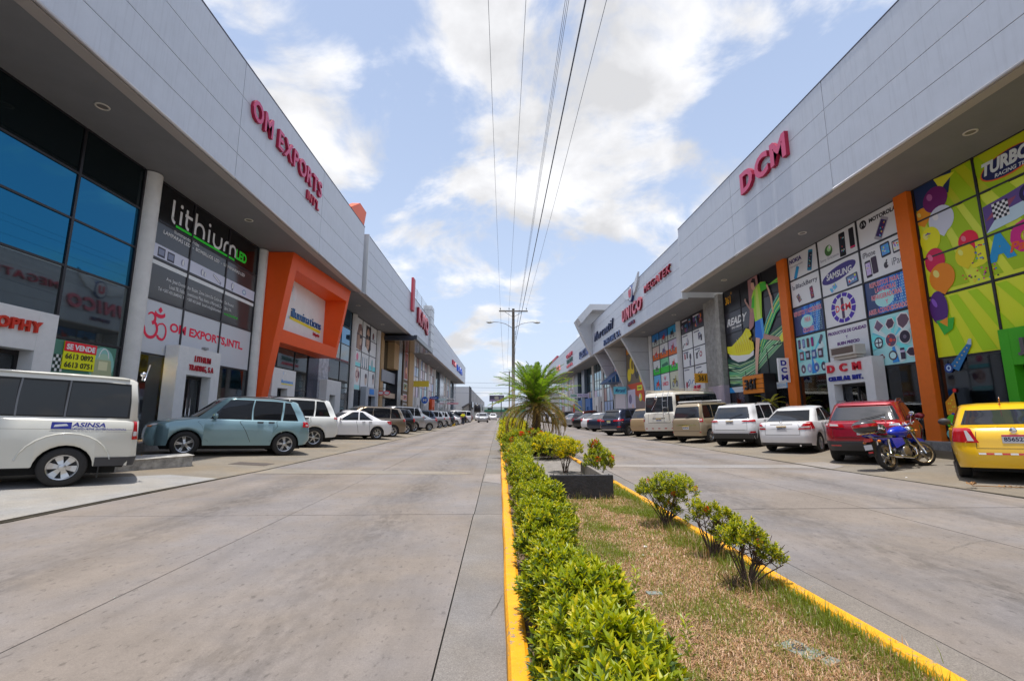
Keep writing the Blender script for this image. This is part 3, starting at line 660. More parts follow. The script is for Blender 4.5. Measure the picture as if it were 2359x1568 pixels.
# ---- window graphics on the near left building
def graphic(label, fn, loc, panes=None, name='window_graphic', cat='window advert', group=None):
    t = thing(name, label, cat, loc, group=group); fn(t); return t
def g_lithium(t):
    cols = [(14.58, 16.39), (16.45, 18.63), (18.69, 20.95)]
    blackm = mat('vinyl_black', (.008, .008, .009), .12); gv = mat('vinyl_slate', (.055, .055, .058), .14); wv = mat('vinyl_white', (.62, .64, .68), .35)
    for a, b in cols:
        for z0, z1, m in ((7.78, 9.07, blackm), (6.48, 7.72, gv), (5.13, 6.42, gv), (3.33, 5.07, wv)):
            MB().box(XL+.001, XL+.006, a, b, z0, z1).build('vinyl_panel', m, t, world=True)
    p = Print(WL(XL+.006))
    p.rect(14.58, 20.95, 6.52, 6.96, '#a9abb8').rect(14.58, 20.95, 6.27, 6.41, '#b8bac6')
    for (u, v, s, k) in ((15.05, 6.74, .17, 0), (15.5, 6.72, .17, 0), (16.1, 6.72, .12, 1), (17.2, 6.72, .13, 1), (17.35, 6.68, .1, 1), (18.1, 6.72, .22, 2), (19.2, 6.76, .14, 1), (19.2, 6.6, .05, 0), (20.1, 6.72, .15, 3)):
        if k == 0: p.rect(u-s, u+s, v-s, v+s*.9, '#30303c'); p.rect(u-s*.75, u+s*.75, v-s*.6, v+s*.6, '#6f7488')
        elif k == 1: p.ell(u, v, s*.8, s, '#70748a'); p.ell(u+.02, v, s*.4, s*.9, '#c9ccd8')
        elif k == 2: p.band([(u-.25, v+.12), (u+.3, v-.12)], .12, .12, '#74788c'); p.band([(u-.22, v+.12), (u+.2, v-.08)], .05, .05, '#dcdee6')
        else: p.ell(u, v, s, s*.75, '#5c7098'); p.ell(u, v, s*.7, s*.5, '#a9b6cc')
    cl = '#c9c9cf'; b = .11                                     # rounded thin logotype built of strokes
    def st(pts): p.band(pts, b, b, cl)
    st([(15.35, 8.75), (15.35, 8.1)] + arc(15.5, 8.12, .15, 180, 270, 6)); st([(15.75, 8.5), (15.75, 8.0)]); p.ell(15.75, 8.68, .07, .07, cl)
    st([(16.05, 8.70), (16.05, 8.15)] + arc(16.2, 8.15, .15, 180, 270, 6)); st([(15.95, 8.46), (16.35, 8.46)])
    st([(16.55, 8.80), (16.55, 7.98)]); st(arc(16.8, 8.2, .25, 180, 0, 10, .26) + [(17.05, 7.98)]); st([(17.35, 8.5), (17.35, 7.98)]); p.ell(17.35, 8.68, .07, .07, cl)
    st([(17.65, 8.48), (17.65, 8.2)] + arc(17.9, 8.2, .25, 180, 360, 10, .24) + [(18.15, 8.48)])
    for c in (18.58, 18.98): st([(c-.2, 8.0)] + arc(c, 8.22, .2, 180, 0, 8, .22) + [(c+.2, 8.0)])
    p.rect(15.55, 19.15, 7.84, 7.93, '#1fb324'); p.text('LED', 19.22, 20.05, 7.98, 8.42, '#25d028', .05)
    p.text('Iluminando Vidas', 15.52, 16.85, 7.60, 7.74, '#c8c8d0'); p.text('LAMPARAS LED  -  BOMBILLOS LED  -  ILUMINARIAS LED', 15.03, 20.02, 7.40, 7.53, '#d4d4da', .012)
    p.text('Ave. José Dominador Bazán, Zona Libre De Colón Rep. De Panamá.', 15.42, 19.45, 5.83, 5.99, '#cfcfd6').text('Local 7B, Edificio Inversiones Plaza, frente a Mercantil Zona Libre, S.A.', 15.6, 19.3, 5.62, 5.77, '#cfcfd6')
    p.text('Tel +507-4313640/42  Fax +507-4313643  Email info@lithiumled.net', 15.1, 18.75, 5.42, 5.57, '#cfcfd6').text('www.lithiumled.net', 18.8, 19.8, 5.42, 5.55, '#28b02c')
    r_ = '#c80a34'                                              # om sign
    p.band(arc(14.98, 4.48, .17, 150, -75, 10), .05, .13, r_).band(arc(15.0, 4.12, .28, 70, -10, 6) + arc(15.0, 4.1, .27, -10, -180, 12, .26) + [(14.66, 4.2), (14.64, 4.32)], .10, .10, r_)
    p.band([(15.24, 4.2), (15.34, 4.34), (15.5, 4.38)] + arc(15.52, 4.1, .17, 80, -90, 10, .26) + arc(15.48, 3.95, .15, -90, -190, 5, .1), .05, .10, r_)
    p.band(arc(15.33, 4.72, .26, 200, 340, 10, .17), .03, .03, r_).poly(arc(15.33, 4.74, .25, 195, 345, 10, .2) + arc(15.33, 4.80, .22, 345, 195, 10, .14), r_).poly([(15.33, 4.92), (15.43, 4.81), (15.33, 4.70), (15.23, 4.81)], r_)
    p.text('OM EXPORTS,INTL.', 15.85, 20.4, 4.12, 4.50, r_, .035)
    p.build('lettering', t)
graphic('tall black lamp advert above a white board with a red om symbol', g_lithium, (XL, 17.7, 3.3))
def g_sale(t):
    MB().box(XL+.02, XL+.04, 12.14, 13.1, 2.53, 3.26).build('board', pm('#e0c400'), t, world=True)
    p = Print(WL(XL+.04)); p.rect(12.14, 13.1, 3.0, 3.26, '#c40a20').text('SE VENDE', 12.2, 13.05, 3.05, 3.20, '#f4f4f4', .04).text('6613 0892', 12.2, 13.03, 2.80, 2.95, '#1a1a10', .03).text('6613 0751', 12.2, 13.03, 2.58, 2.73, '#1a1a10', .03); p.build('lettering', t)
graphic('red and yellow for sale board with two phone numbers, by the trophy shop', g_sale, (XL, 12.6, 2.5), name='sale_board', cat='sign')
def g_bag(t):
    MB().box(XL+.001, XL+.008, 11.9, 13.8, 1.9, 3.28).build('vinyl_panel', pm('#3c6858'), t, world=True)
    p = Print(WL(XL+.008)); p.ell(13.35, 2.75, .42, .5, '#6f9c94').ell(13.4, 2.7, .28, .38, '#86a08a')
    p.band(arc(13.4, 2.9, .17, 10, 170, 8, .32), .03, .03, '#c9d0b8').poly([(13.15, 2.9), (13.65, 2.9), (13.75, 2.4), (13.05, 2.4)], '#8c9170').rect(13.25, 13.55, 2.6, 2.85, '#b3b08c')
    for i in range(4):
        for j in range(5): p.rect(11.92+.07*i, 11.98+.07*i, 2.45+.09*j, 2.53+.09*j, '#e4e8e0' if (i+j) % 2 else '#1b2420')
    p.build('drawing', t)
graphic('dark green window poster showing a pale handbag behind the for sale board', g_bag, (XL, 12.9, 1.9), name='window_poster', cat='poster')

def sign(label, word, y0, y1, z0, z1, X, side, dep, m, bold=.035, shear=0, group=None, sm=None, gap=None, words=None):
    t = thing('fascia_sign', label, 'sign', (X, (y0+y1)/2, z0), group=group)
    f = WL(X) if side == 'L' else WR(X); a, b = (y0, y1) if side == 'L' else (-y0, -y1)
    raised_word(t, word, a, b, z0, z1, f, dep, m, bold, shear, side=sm, gap=gap)
    for (w, c0, c1, d0, d1, mm, bd, sh) in (words or []):
        if side == 'R': c0, c1 = -c0, -c1
        raised_word(t, w, c0, c1, d0, d1, f, dep*.8, mm, bd, sh, side=sm)
    return t
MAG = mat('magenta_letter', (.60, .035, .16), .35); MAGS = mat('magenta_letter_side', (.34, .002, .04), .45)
sign('raised magenta words om exports above a smaller abbreviation on the left grey fascia', 'OM EXPORTS', 15.0, 21.35, 11.80, 12.58, FXL, 'L', .12, MAG, .022, sm=MAGS,
     words=[("INT'L", 19.85, 21.2, 11.10, 11.52, mat('red_fascia_letter', (.62, .015, .05), .4), .02, 0)])

# ---- left second building
b2 = thing('shop_building', 'long second left shop block with red lettering and a tan brick shop front', 'shop building', (-14, 74, 0))
FX2 = -8.8
mass(b2, 'L', XL, 28.97, 118, 12.9)
ys2 = [29.5, 36.35, 43.7, 51.0, 58.3] + [58.3 + 6.6*i for i in range(1, 10)]
fascia(b2, 'L', FX2, ys2, [9.22, 10.2, 11.2, 12.2, 13.2])
MB().box(-11.4, FX2-.3, 29.45, 29.5, 9.2, 13.25).build('end_panel', FPAN2, b2, world=True); sbox(MB(), 'L', FX2, -.4, .03, 29.38, 29.52, 9.15, 13.27).build('corner_trim', FPAN2, b2, world=True)
soffit(b2, 'L', FX2, XL-.1, 29.0, 117.8, 9.14, (32.57, 39.57, 66, 76, 86, 96), -10.25)
curtain(b2, 'L', XL, [30.65, 32.8, 34.98], LV, lambda i, j: GCLR if j == 0 else GGRY if j < 3 else GBLU); room(b2, 'L', XL, 30.65, 34.98, wall='#b4bab0')
sbox(MB(), 'L', XL, -.06, .05, 28.95, 30.6, .5, 9.1).build('marble_column', MARB, b2, world=True)
pillar(b2, 'L', XL, 35.02, 35.9, PILW, proud=.25); pillar(b2, 'L', XL, 42.2, 43.1, PILW, proud=.25)
portal(b2, 'L', XL, 29.3, 31.9, 3.57, 29.9, 30.9, 2.62, WHITE)
curtain(b2, 'L', XL, [35.95, 37.72, 39.95, 42.15], LV, lambda i, j: GCLR if j == 0 else GGRY); room(b2, 'L', XL, 35.95, 42.15, wall='#b0beb8')
portal(b2, 'L', XL, 37.9, 41.4, 3.62, 38.6, 40.7, 2.9, mat('pale_panel', (.42, .45, .50), .5))
def g_glasses(t):
    cols = [(35.99, 37.68), (37.76, 39.91), (39.99, 42.11)]
    for i, (a, b) in enumerate(cols):
        for j, (z0, z1) in enumerate(((7.8, 9.08), (6.48, 7.74), (5.18, 6.42), (3.33, 5.12))):
            MB().box(XL+.001, XL+.006, a, b, z0, z1).build('vinyl_panel', pm(['#b8bcc4', '#ccd0d6', '#c2cbd2', '#bcd0dc'][j]), t, world=True)
    p = Print(WL(XL+.006))
    sk = '#a08878'; hd = '#3c2c2c'
    p.poly([(36.2, 6.6), (36.3, 7.8), (36.7, 8.6), (37.4, 8.7), (37.9, 8.0), (37.9, 7.0), (37.5, 6.5)], '#6b5048').ell(37.3, 7.55, .42, .62, sk).ell(37.35, 7.65, .3, .16, '#241c22').rect(36.5, 37.1, 6.55, 7.7, '#8c6e5c')
    p.poly([(38.6, 6.55), (38.75, 8.9), (40.2, 8.9), (40.35, 6.6)], '#2e2424').ell(39.4, 7.75, .5, .95, '#a88874').ell(39.15, 7.95, .24, .18, '#1c161a').ell(39.7, 7.95, .24, .18, '#1c161a').rect(39.2, 39.6, 7.22, 7.28, '#7c4c48').poly([(38.2, 6.5), (38.8, 7.1), (39.8, 6.6), (40.6, 7.2), (41.4, 6.5)], '#dfe3e8')
    p.ell(41.0, 8.3, .28, .28, '#5c3434').text('Duval', 40.6, 41.6, 7.9, 8.1, '#50505c', .01)
    p.ell(36.7, 5.95, .28, .3, '#c06880').text('OPTICA', 36.3, 37.5, 5.55, 5.7, '#606878').rect(36.0, 37.6, 5.2, 5.5, '#6fb8bc').rect(39.99, 42.1, 5.2, 5.6, '#58b0b4')
    for k in range(3): p.rect(38.1+.6*k, 38.25+.6*k, 5.25, 6.1, ['#30506c', '#506878', '#304858'][k]); p.rect(38.05+.6*k, 38.3+.6*k, 5.22, 5.35, '#283038')
    p.ell(41.0, 5.7, .3, .5, '#78989c').ell(36.9, 4.5, .5, .6, '#b59c94').ell(36.8, 4.55, .28, .3, '#5f3240').ell(36.8, 4.55, .2, .22, '#b59c94').ell(37.3, 4.55, .2, .3, '#5f3240').rect(36.0, 37.6, 3.35, 3.7, '#88bcd4').ell(39.3, 4.3, .35, .5, '#a8988c').ell(39.3, 4.6, .3, .2, '#403038').ell(41.6, 4.5, .25, .5, '#9c8c88').ell(41.5, 4.7, .22, .25, '#202028')
    p.build('drawing', t)
    MB().box(XL+.5, XL+.53, 38.9, 40.2, 3.05, 3.5).build('blue_plate', pm('#1c6cb4'), t, world=True)
graphic('pale optician window advert with two faces in dark glasses on the second left block', g_glasses, (XL, 39, 3.3))
# tan shop
sbox(MB(), 'L', XL, -.1, .25, 43.25, 44.2, .5, 9.1).build('tan_column', TAN, b2, world=True)
sbox(MB(), 'L', XL, -.04, 0, 44.2, 56.5, 3.0, 9.1).build('window_pane', GGRY, b2, world=True); sbox(MB(), 'L', XL, -.04, 0, 44.2, 56.5, .5, 2.95).build('window_pane', GCLR, b2, world=True)
room(b2, 'L', XL, 44.2, 56.5, wall='#b8b0a0')
sbox(MB(), 'L', XL, .02, .7, 46.5, 48.7, 5.99, 9.1).build('hanging_box', TAN, b2, world=True)
mb = MB()
for k in range(36): sbox(mb, 'L', XL, .3, .34+.025*(k % 2), 43.3+.16*k, 43.3+.16*(k+1), 4.5, 5.6)
mb.build('corrugated_panel', CORR, b2, world=True)
sbox(MB(), 'L', XL, .02, .4, 44.3, 53.2, 3.0, 3.5).build('cream_band', CREAM, b2, world=True)
sbox(MB(), 'L', XL, .0, .62, 48.8, 50.6, .5, 9.05).build('black_column', mat('black_panel', (.012, .014, .022), .25), b2, world=True)
sbox(MB(), 'L', XL, .0, .12, 53.8, 56.5, .5, 9.1).build('brown_panel', mat('brown_panel', (.16, .11, .07), .6), b2, world=True)
sbox(MB(), 'L', XL, -.1, .3, 56.5, 59.4, .5, 9.1).build('tan_column', TAN, b2, world=True)
for k, (z0, z1, c) in enumerate(((5.45, 8.75, '#8a4034'), (4.15, 5.1, '#707c50'), (2.95, 3.75, '#a05858'), (1.9, 2.7, '#6c5c40'))):
    t = thing('framed_poster', ['tallest framed reddish poster on the brown shop wall', 'framed green picture under the tall reddish poster', 'framed pink picture third from the top on the brown wall', 'lowest framed brown picture on the brown wall'][k], 'framed poster', (XL+.13, 55.1, z0))
    MB().box(XL+.125, XL+.17, 54.1, 56.2, z0, z1).build('frame', WHITE, t, world=True)
    p = Print(WL(XL+.17)); p.rect(54.25, 56.05, z0+.12, z1-.12, c).ell(55.1, (z0+z1)/2, .5, (z1-z0)*.22, '#3c2420').ell(55.3, z0+(z1-z0)*.35, .4, (z1-z0)*.12, '#c88c60'); p.build('picture', t)
c_ = MB().box(-11.4, -8.05, 44.0, 54.5, 8.62, 8.82, 0); c_.box(-8.3, -8.0, 43.9, 54.6, 8.55, 8.95, 1); c_.box(-11.4, -8.3, 43.9, 44.2, 8.45, 8.9, 1)
c_.build('entrance_canopy', [mat('canopy_underside', (.10, .06, .05), .12, .3), mat('canopy_edge', (.035, .04, .055), .3)], b2, world=True)
ybay = [(59.5, 61.0, 'p'), (61.0, 64.6, 'w'), (64.6, 65.6, 'p'), (65.6, 72.0, 'w'), (72.0, 73.8, 'p'), (73.8, 79.4, 'w'), (79.4, 81.0, 'p'), (81.0, 86.0, 'g'), (86.0, 91.4, 's'), (91.4, 93.5, 'p'), (93.5, 97.0, 'w'), (97, 98.3, 'p'), (98.3, 103.5, 'w'), (103.5, 105, 'p'), (105, 112, 'g'), (112, 117.9, 's')]
GPAL = ['#9fb0c8', '#c4ccd8', '#a8988c', '#7f90b0', '#b0a4b4', '#d0d0d4', '#8fb0b8', '#8c6c68']
for (a, b, k) in ybay:
    if k == 'p': pillar(b2, 'L', XL, a, b, PILW, proud=.25)
    elif k == 's': sbox(MB(), 'L', XL, -.1, .3, a, b, .5, 9.12).build('stone_column', MARB, b2, world=True)
    else:
        q = random.Random(int(a)); n = 3 if b-a > 3.7 else 2
        curtain(b2, 'L', XL, [a+.03+(b-a-.06)*i/n for i in range(n+1)], LV, (lambda i, j: GTEA if k == 'g' else (GGRY if j == 0 else pm(q.choice(GPAL), .3))), bar=.05)
for y, w_, m, zt in ((62, 2.2, WHITE, 3.6), (68, 2.2, WHITE, 3.7), (76.5, 3, mat('orange_portal', (.75, .09, .01), .5), 3.9), (83, 2, WHITE, 3.4), (95.3, 2, WHITE, 3.5), (101, 3, WHITE, 3.5)):
    portal(b2, 'L', XL, y-w_/2, y+w_/2, zt, y-.5, y+.5, 2.6, m)
MB().box(-9.6, -8.55, 56.4, 58.6, 9.0, 14.9).build('end_tower', FPAN2, b2, world=True, bevel=.02)
for k in range(6): MB().box(-9.62, -8.53, 56.38, 58.62, 9.6+k*.95, 9.63+k*.95).build('tower_joint', FGAP, b2, world=True)
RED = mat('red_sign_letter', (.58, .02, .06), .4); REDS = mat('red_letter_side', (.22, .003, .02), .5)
sign('raised red initials beside the tall red slab on the second left fascia', 'KMQ', 47.6, 54.4, 10.95, 12.6, FX2, 'L', .25, RED, .04, sm=REDS)
o = MB().box(-8.78, -8.55, 44.1, 45.1, 11.5, 14.8).build('red_slab', mat('red_slab', (.52, .05, .08), .5), None, bevel=.02); tag(o, 'tall narrow red slab standing on the left fascia before the red initials', 'sign slab')
mb = MB()
for k in range(5): mb.tube([(-8.9, 45.5, 13.45+.26*k), (-8.9, 56.3, 13.45+.26*k)], .02, 5)
for y in (48, 51, 54): mb.tube([(-8.9, y, 13.2), (-8.9, y, 14.6)], .025, 5)
o = mb.build('roof_railing', mat('grey_rail', (.4, .42, .45), .5)); tag(o, 'thin grey pipe railing on the roof edge above the red initials', 'railing')
sign('distant small red sign with a black line under it on the left fascia', 'ILUKA', 84.5, 90.5, 10.6, 11.4, FX2, 'L', .25, RED, .04)
sign('distant blue word sign near the far end of the left fascia', 'LaVida', 94, 106, 10.3, 11.5, FX2, 'L', .25, mat('bright_blue_letter', (.02, .12, .75), .4), .04)
def blade(label, y, x0, x1, z0, z1, fc, words, name='blade_sign', shape='rect', edge=None, arm=None):
    t = thing(name, label, 'blade sign', ((x0+x1)/2, y, z0))
    f = lambda u, v, d: (u, y - d, v)
    if shape == 'rect': MB().box(x0, x1, y, y+.12, z0, z1).build('board', pm(fc) if isinstance(fc, str) else fc, t, world=True, bevel=.01)
    else:
        mb = MB(); mb.prism([((x0+x1)/2 + (x1-x0)/2*math.cos(2*math.pi*i/28), (z0+z1)/2 + (z1-z0)/2*math.sin(2*math.pi*i/28)) for i in range(28)], 'y', y, y+.12); mb.build('board', pm(fc), t, world=True)
    p = Print(f)
    for w in words: p.text(*w)
    if words: p.build('lettering', t)
    if arm: MB().tube([(arm[0], y+.06, arm[2]), (arm[1], y+.06, arm[2])], .02, 6).build('bracket', BLK, t, world=True)
    return t
blade('yellow board with dark red initials on the tan shop pillar', 60, -11.2, -9.2, 4.93, 5.7, '#d8a838', [('KMQ', -10.95, -9.45, 5.06, 5.55, '#7c1410', .02, .25)])
t = blade('red framed giant spectacles hanging from a rod at the optician', 43, -11.25, -10.2, 3.1, 3.12, '#a81830', [], arm=(-11.5, -10.1, 3.75))
mb = MB(); 
for cx in (-11.0, -10.45): mb.tube([(cx + .27*math.cos(q), 43, 3.35 + .17*math.sin(q)) for q in [2*math.pi*i/16 for i in range(17)]], .04, 6)
mb.tube([(-10.78, 43, 3.42), (-10.68, 43, 3.42)], .03, 6); mb.build('spectacle_frame', pm('#b01c34'), t, world=True)
MB().box(-11.25, -10.2, 43.01, 43.02, 3.2, 3.5).build('lenses', pm('#d4e4ee'), t, world=True)
blade('small round blue sign by the second pillar past the tan shop', 66, -11.1, -10.2, 2.9, 3.9, '#2858a8', [('M', -10.9, -10.4, 3.2, 3.6, '#e8f0f8', .03, 0)], shape='ell', arm=(-11.5, -11.0, 3.4))
blade('flat blue oval sign beyond the round blue one', 70, -10.6, -9.2, 3.65, 4.1, '#204890', [('MODAS', -10.3, -9.5, 3.8, 3.95, '#dde6f2', .02, 0)], shape='ell', arm=(-11.5, -10.5, 3.87))
blade('pale green oval sign before the grey stone column', 80, -10.6, -9.1, 3.7, 4.2, '#a8d0c0', [], shape='ell', arm=(-11.5, -10.5, 3.9))
blade('white board with black name near the far left end', 93, -10.9, -9.0, 3.95, 4.6, '#e8dcdc', [('LaLinda', -10.8, -9.1, 4.1, 4.45, '#282028', .03, 0)], arm=(-11.5, -10.8, 4.3))
blade('long pink and white board just beyond the black name', 97, -11.0, -8.6, 3.5, 3.85, '#d88890', [], arm=(-11.5, -10.9, 3.7))
MB().box(-11.45, -8.85, 117.9, 118.0, 9.1, 13.3).build('end_panel', FPAN, b2, world=True)
# ================================================================ right side
XR = 14.2; FXR = 11.45
b3 = thing('shop_building', 'near right grey panelled shop block with orange pillars and phone adverts', 'shop building', (17, 12, 0))
mass(b3, 'R', XR, -6, 28.0, 12.9)
fascia(b3, 'R', FXR, [-5.4, 1.2, 7.8, 14.42, 21.05, 27.75], [9.05, 10.02, 11.02, 12.02, 13.12])
soffit(b3, 'R', FXR, XR+.1, -5.4, 27.75, 8.98, (4.2, 11.12, 18.16, 25.06), 12.85)
MB().box(11.5, 14.3, 27.66, 27.75, 9.06, 13.0).build('end_panel', FPAN, b3, world=True)
for a, b in ((7.6, 8.15), (14.42, 14.95), (21.34, 21.93)): pillar(b3, 'R', XR, a, b, PILO, rnd_=False, proud=.22, z1=8.97)
# concrete corner pier with a mauve base
sbox(MB(), 'R', XR, -.6, .35, 27.98, 30.15, 3.15, 8.97).build('corner_pier', CONC, b3, world=True, bevel=.02)
sbox(MB(), 'R', XR, -.6, .38, 27.96, 30.17, .5, 3.148).build('pier_base', mat('mauve_paint', (.46, .38, .43), .7, ns=3, na=.08), b3, world=True, bevel=.02)
LR = [.60, 3.10, 5.0, 6.4, 7.75, 8.98]
curtain(b3, 'R', XR, [8.2, 10.25, 12.36, 14.38], [.60, 3.13, 5.15, 6.47, 7.80, 8.98], lambda i, j: GCLR if j == 0 else GDRK)
r1 = room(b3, 'R', XR, 8.2, 14.38, z1=3.1, wall='#b8b4ae')
curtain(b3, 'R', XR, [15.0, 16.93, 19.22, 21.30], LR, lambda i, j: GCLR if j == 0 else GDRK)
room(b3, 'R', XR, 15.0, 21.3, z1=3.1, wall='#a8b4b0')
curtain(b3, 'R', XR, [21.97, 23.70, 25.96, 27.92], [.60, 3.02, 4.9, 6.28, 7.58, 8.98], lambda i, j: GCLR if j == 0 else GDRK)
room(b3, 'R', XR, 21.97, 27.92, z1=3.0, wall='#a0a8ac')
curtain(b3, 'R', XR, [1.2, 3.4, 5.6, 7.58], LR, lambda i, j: GGRY)
plinth(b3, 'R', XR, 8.2, 14.38, mat('dark_plinth', (.06, .05, .05), .7)); 
pd = portal(b3, 'R', XR, 16.40, 18.84, 3.50, 16.84, 18.46, 2.57, WHITE)
raised_word(pd, 'DCM', -18.68, -16.92, 3.05, 3.36, WR(XR-.5), .07, mat('portal_red', (.66, .01, .03), .4), bold=.03, gap=.55)
raised_word(pd, 'CELULAR INT.', -18.68, -16.88, 2.70, 2.88, WR(XR-.5), .05, mat('portal_blue', (.01, .02, .30), .4), bold=.05)
MB().box(13.62, 13.95, 17.0, 18.2, 3.53, 3.64).box(13.5, 13.92, 16.88, 18.22, 3.645, 4.02).build('air_unit', mat('cream_unit', (.58, .55, .50), .5), pd, bevel=.012)
mb = MB().box(13.49, 13.5, 16.98, 18.12, 3.72, 3.97); mb.build('air_grille', mat('unit_grille', (.13, .09, .07), .6), pd)
GRN = mat('green_portal', (.05, .42, .005), .5, ns=2, na=.05)
pg = portal(b3, 'R', XR, 8.9, 12.12, 3.66, 9.4, 11.86, 2.66, GRN, depth=.42)
raised_word(pg, 'J', -11.66, -11.50, 3.0, 3.36, WR(XR-.42), .06, mat('grey_letter', (.12, .11, .12), .5), bold=.04)
# 361 portal: black box with an orange slatted face
p3 = portal(b3, 'R', XR, 23.1, 25.1, 3.46, 23.5, 24.7, 2.44, mat('black_portal', (.02, .02, .022), .4), depth=.68)
for k in range(4): sbox(MB(), 'R', XR-.68, 0, .06, 23.12, 25.08, 2.47+.245*k, 2.69+.245*k).build('orange_slat', mat('orange_slat', (.80, .23, .008), .5), p3, bevel=.01)
raised_word(p3, '361', -24.75, -23.75, 2.68, 3.22, WR(XR-.74), .08, mat('black_letter', (.012, .01, .01), .4), bold=.03)
MB().lathe([(.03, 0), (.05, 0), (.05, .05), (.03, .05)], (XR-.82, 23.65, 3.2), 'x', 12).build('degree_mark', mat('black_letter', (.012, .01, .01), .4), p3)
MBt = lambda: None
DM = mat('print_dark', (.02, .018, .02), .3)
def panels(t, cols, rows, colf, X=XR, side='R'):
    for i, (a, b) in enumerate(cols):
        for j, (z0, z1) in enumerate(rows):
            c = colf(i, j)
            if c is None: continue
            sbox(MB(), side, X, .001, .006, a, b, z0, z1).build('vinyl_panel', pm(c, .3), t, world=True)
def phone(p, u, v, w_, h_, rot, body='#18181c', scr='#48586c', dots=True):
    ca, sa = math.cos(rot), math.sin(rot); T = lambda x, y: (u + x*ca - y*sa, v + x*sa + y*ca)
    p.poly([T(-w_/2, -h_/2+.03), (T(-w_/2+.03, -h_/2)), T(w_/2-.03, -h_/2), T(w_/2, -h_/2+.03), T(w_/2, h_/2-.03), T(w_/2-.03, h_/2), T(-w_/2+.03, h_/2), T(-w_/2, h_/2-.03)], body)
    p.poly([T(-w_*.4, -h_*.36), T(w_*.4, -h_*.36), T(w_*.4, h_*.38), T(-w_*.4, h_*.38)], scr)
    if dots:
        q = random.Random(int(u*100)); 
        for k in range(8):
            x, y = q.uniform(-.3, .3)*w_, q.uniform(-.3, .3)*h_; s = w_*.07
            p.poly([T(x-s, y-s), T(x+s, y-s), T(x+s, y+s), T(x-s, y+s)], q.choice(['#e8e0d0', '#d04030', '#40a8d8', '#e0b840', '#8060b0']))
def g_dcm(t):
    cols = [(19.26, 21.27), (16.97, 19.18), (15.03, 16.89)]; rows = [(7.79, 8.95), (6.44, 7.71), (5.04, 6.36), (3.14, 4.96)]
    W_ = '#b9b9c4'
    panels(t, cols, rows, lambda i, j: '#2a3a60' if (i, j) in ((0, 2), (2, 2)) else ('#8cc0dc' if (i, j) in ((0, 3), (2, 3)) else W_))
    p = Print(WR(XR-.006)); T = lambda s, u0, u1, v0, v1, c, b=0, sh=0: p.text(s, u0, u1, v0, v1, c, b, sh)
    T('NOKIA', -21.2, -20.3, 8.58, 8.80, '#2a2060', .05); T('Connecting People', -21.15, -20.25, 8.36, 8.46, '#505068')
    phone(p, -20.75, 8.05, .22, .62, -.45, '#1878a8', '#1c80b0', False); phone(p, -19.75, 8.35, .30, .95, -.22, '#1a6888', '#202838')
    p.ell(-18.55, 8.35, .23, .24, '#3c6030').ell(-18.5, 8.42, .13, .13, '#90b880').ell(-18.47, 8.47, .06, .08, '#dfe8d8'); T('Sony Ericsson', -19.1, -18.0, 7.92, 8.08, '#606070')
    phone(p, -17.75, 8.32, .34, 1.0, -.03, '#101014', '#182028'); phone(p, -17.22, 8.4, .26, .85, 0, '#141016', '#141218', False); p.rect(-17.35, -17.09, 8.0, 8.06, '#c02858')
    p.ell(-16.6, 8.68, .17, .17, '#18161c'); p.band([(-16.7, 8.6), (-16.65, 8.76), (-16.6, 8.64), (-16.55, 8.76), (-16.5, 8.6)], .03, .03, '#e0e0e6'); T('MOTOROLA', -16.3, -15.08, 8.62, 8.79, '#18161c', .05)
    phone(p, -15.8, 8.2, .35, .85, -.55, '#8c8890', '#2c1c50')
    for k in range(7): p.rect(-21.15+.07*(k % 3), -21.10+.07*(k % 3), 7.28+.08*(k//3), 7.33+.08*(k//3), '#303040')
    T('BlackBerry', -20.9, -19.4, 7.22, 7.50, '#383846', .012); phone(p, -20.75, 6.8, .28, .52, .45, '#b8b8c4', '#604858'); phone(p, -19.85, 6.85, .22, .58, .1, '#4c3c4c', '#803048')
    p.ell(-18.15, 7.22, 1.0, .30, '#38306c', .18); T('SAMSUNG', -18.85, -17.4, 7.06, 7.34, '#eeeef4', .03, .15)
    phone(p, -18.5, 6.66, .5, .3, .5, '#c8d0dc', '#6090c8'); phone(p, -17.45, 6.74, .62, .42, .1, '#343450', '#587498')
    T('iPhone', -16.8, -16.2, 7.34, 7.56, '#48484f', .01); phone(p, -16.6, 6.88, .28, .66, .05, '#282430', '#a898c0'); phone(p, -16.3, 6.95, .26, .66, .05, '#382c3c', '#382c3c', False)
    phone(p, -15.75, 7.36, .42, .52, .06, '#202028', '#4c80b8'); phone(p, -15.25, 7.32, .40, .46, .04, '#282834', '#d8dce4')
    T('iPad', -15.55, -15.08, 6.68, 6.94, '#585860'); p.ell(-15.80, 6.78, .10, .12, '#38343c').ell(-15.70, 6.80, .05, .05, W_).ell(-15.76, 6.94, .03, .05, '#38343c', -.6)
    for (u0, u1) in ((-21.25, -19.28), (-16.88, -15.04)):
        for k in range(9): p.poly([(u0+.5+.13*k, 5.06), (u0+.62+.13*k, 5.06), (u0+.75+.145*k, 6.34), (u0+.60+.145*k, 6.34)], ['#22489c', '#3474b8', '#1c60a4'][k % 3])
        p.ell((u0+u1)/2-.1, 5.6, .42, .32, '#8cc8dc')
        q = random.Random(4)
        for k in range(12): p.text(q.choice(['10010', '0101', '1100']), u1-.75+.03*k % .2, u1-.12, 5.1+.1*k, 5.16+.1*k, '#9cd0ec')
    cr = '#c81c48'
    def halo(s, u0, u1, v0, v1): p.text(s, u0-.015, u1+.015, v0-.012, v1+.012, '#f0e8f0', .04); p.text(s, u0, u1, v0, v1, cr, .004)
    halo('REPUESTOS Y ACCESORIOS', -21.2, -19.34, 5.98, 6.18); halo('PARA', -20.5, -20.1, 5.58, 5.80); halo('CELULARES', -20.65, -19.95, 5.12, 5.34)
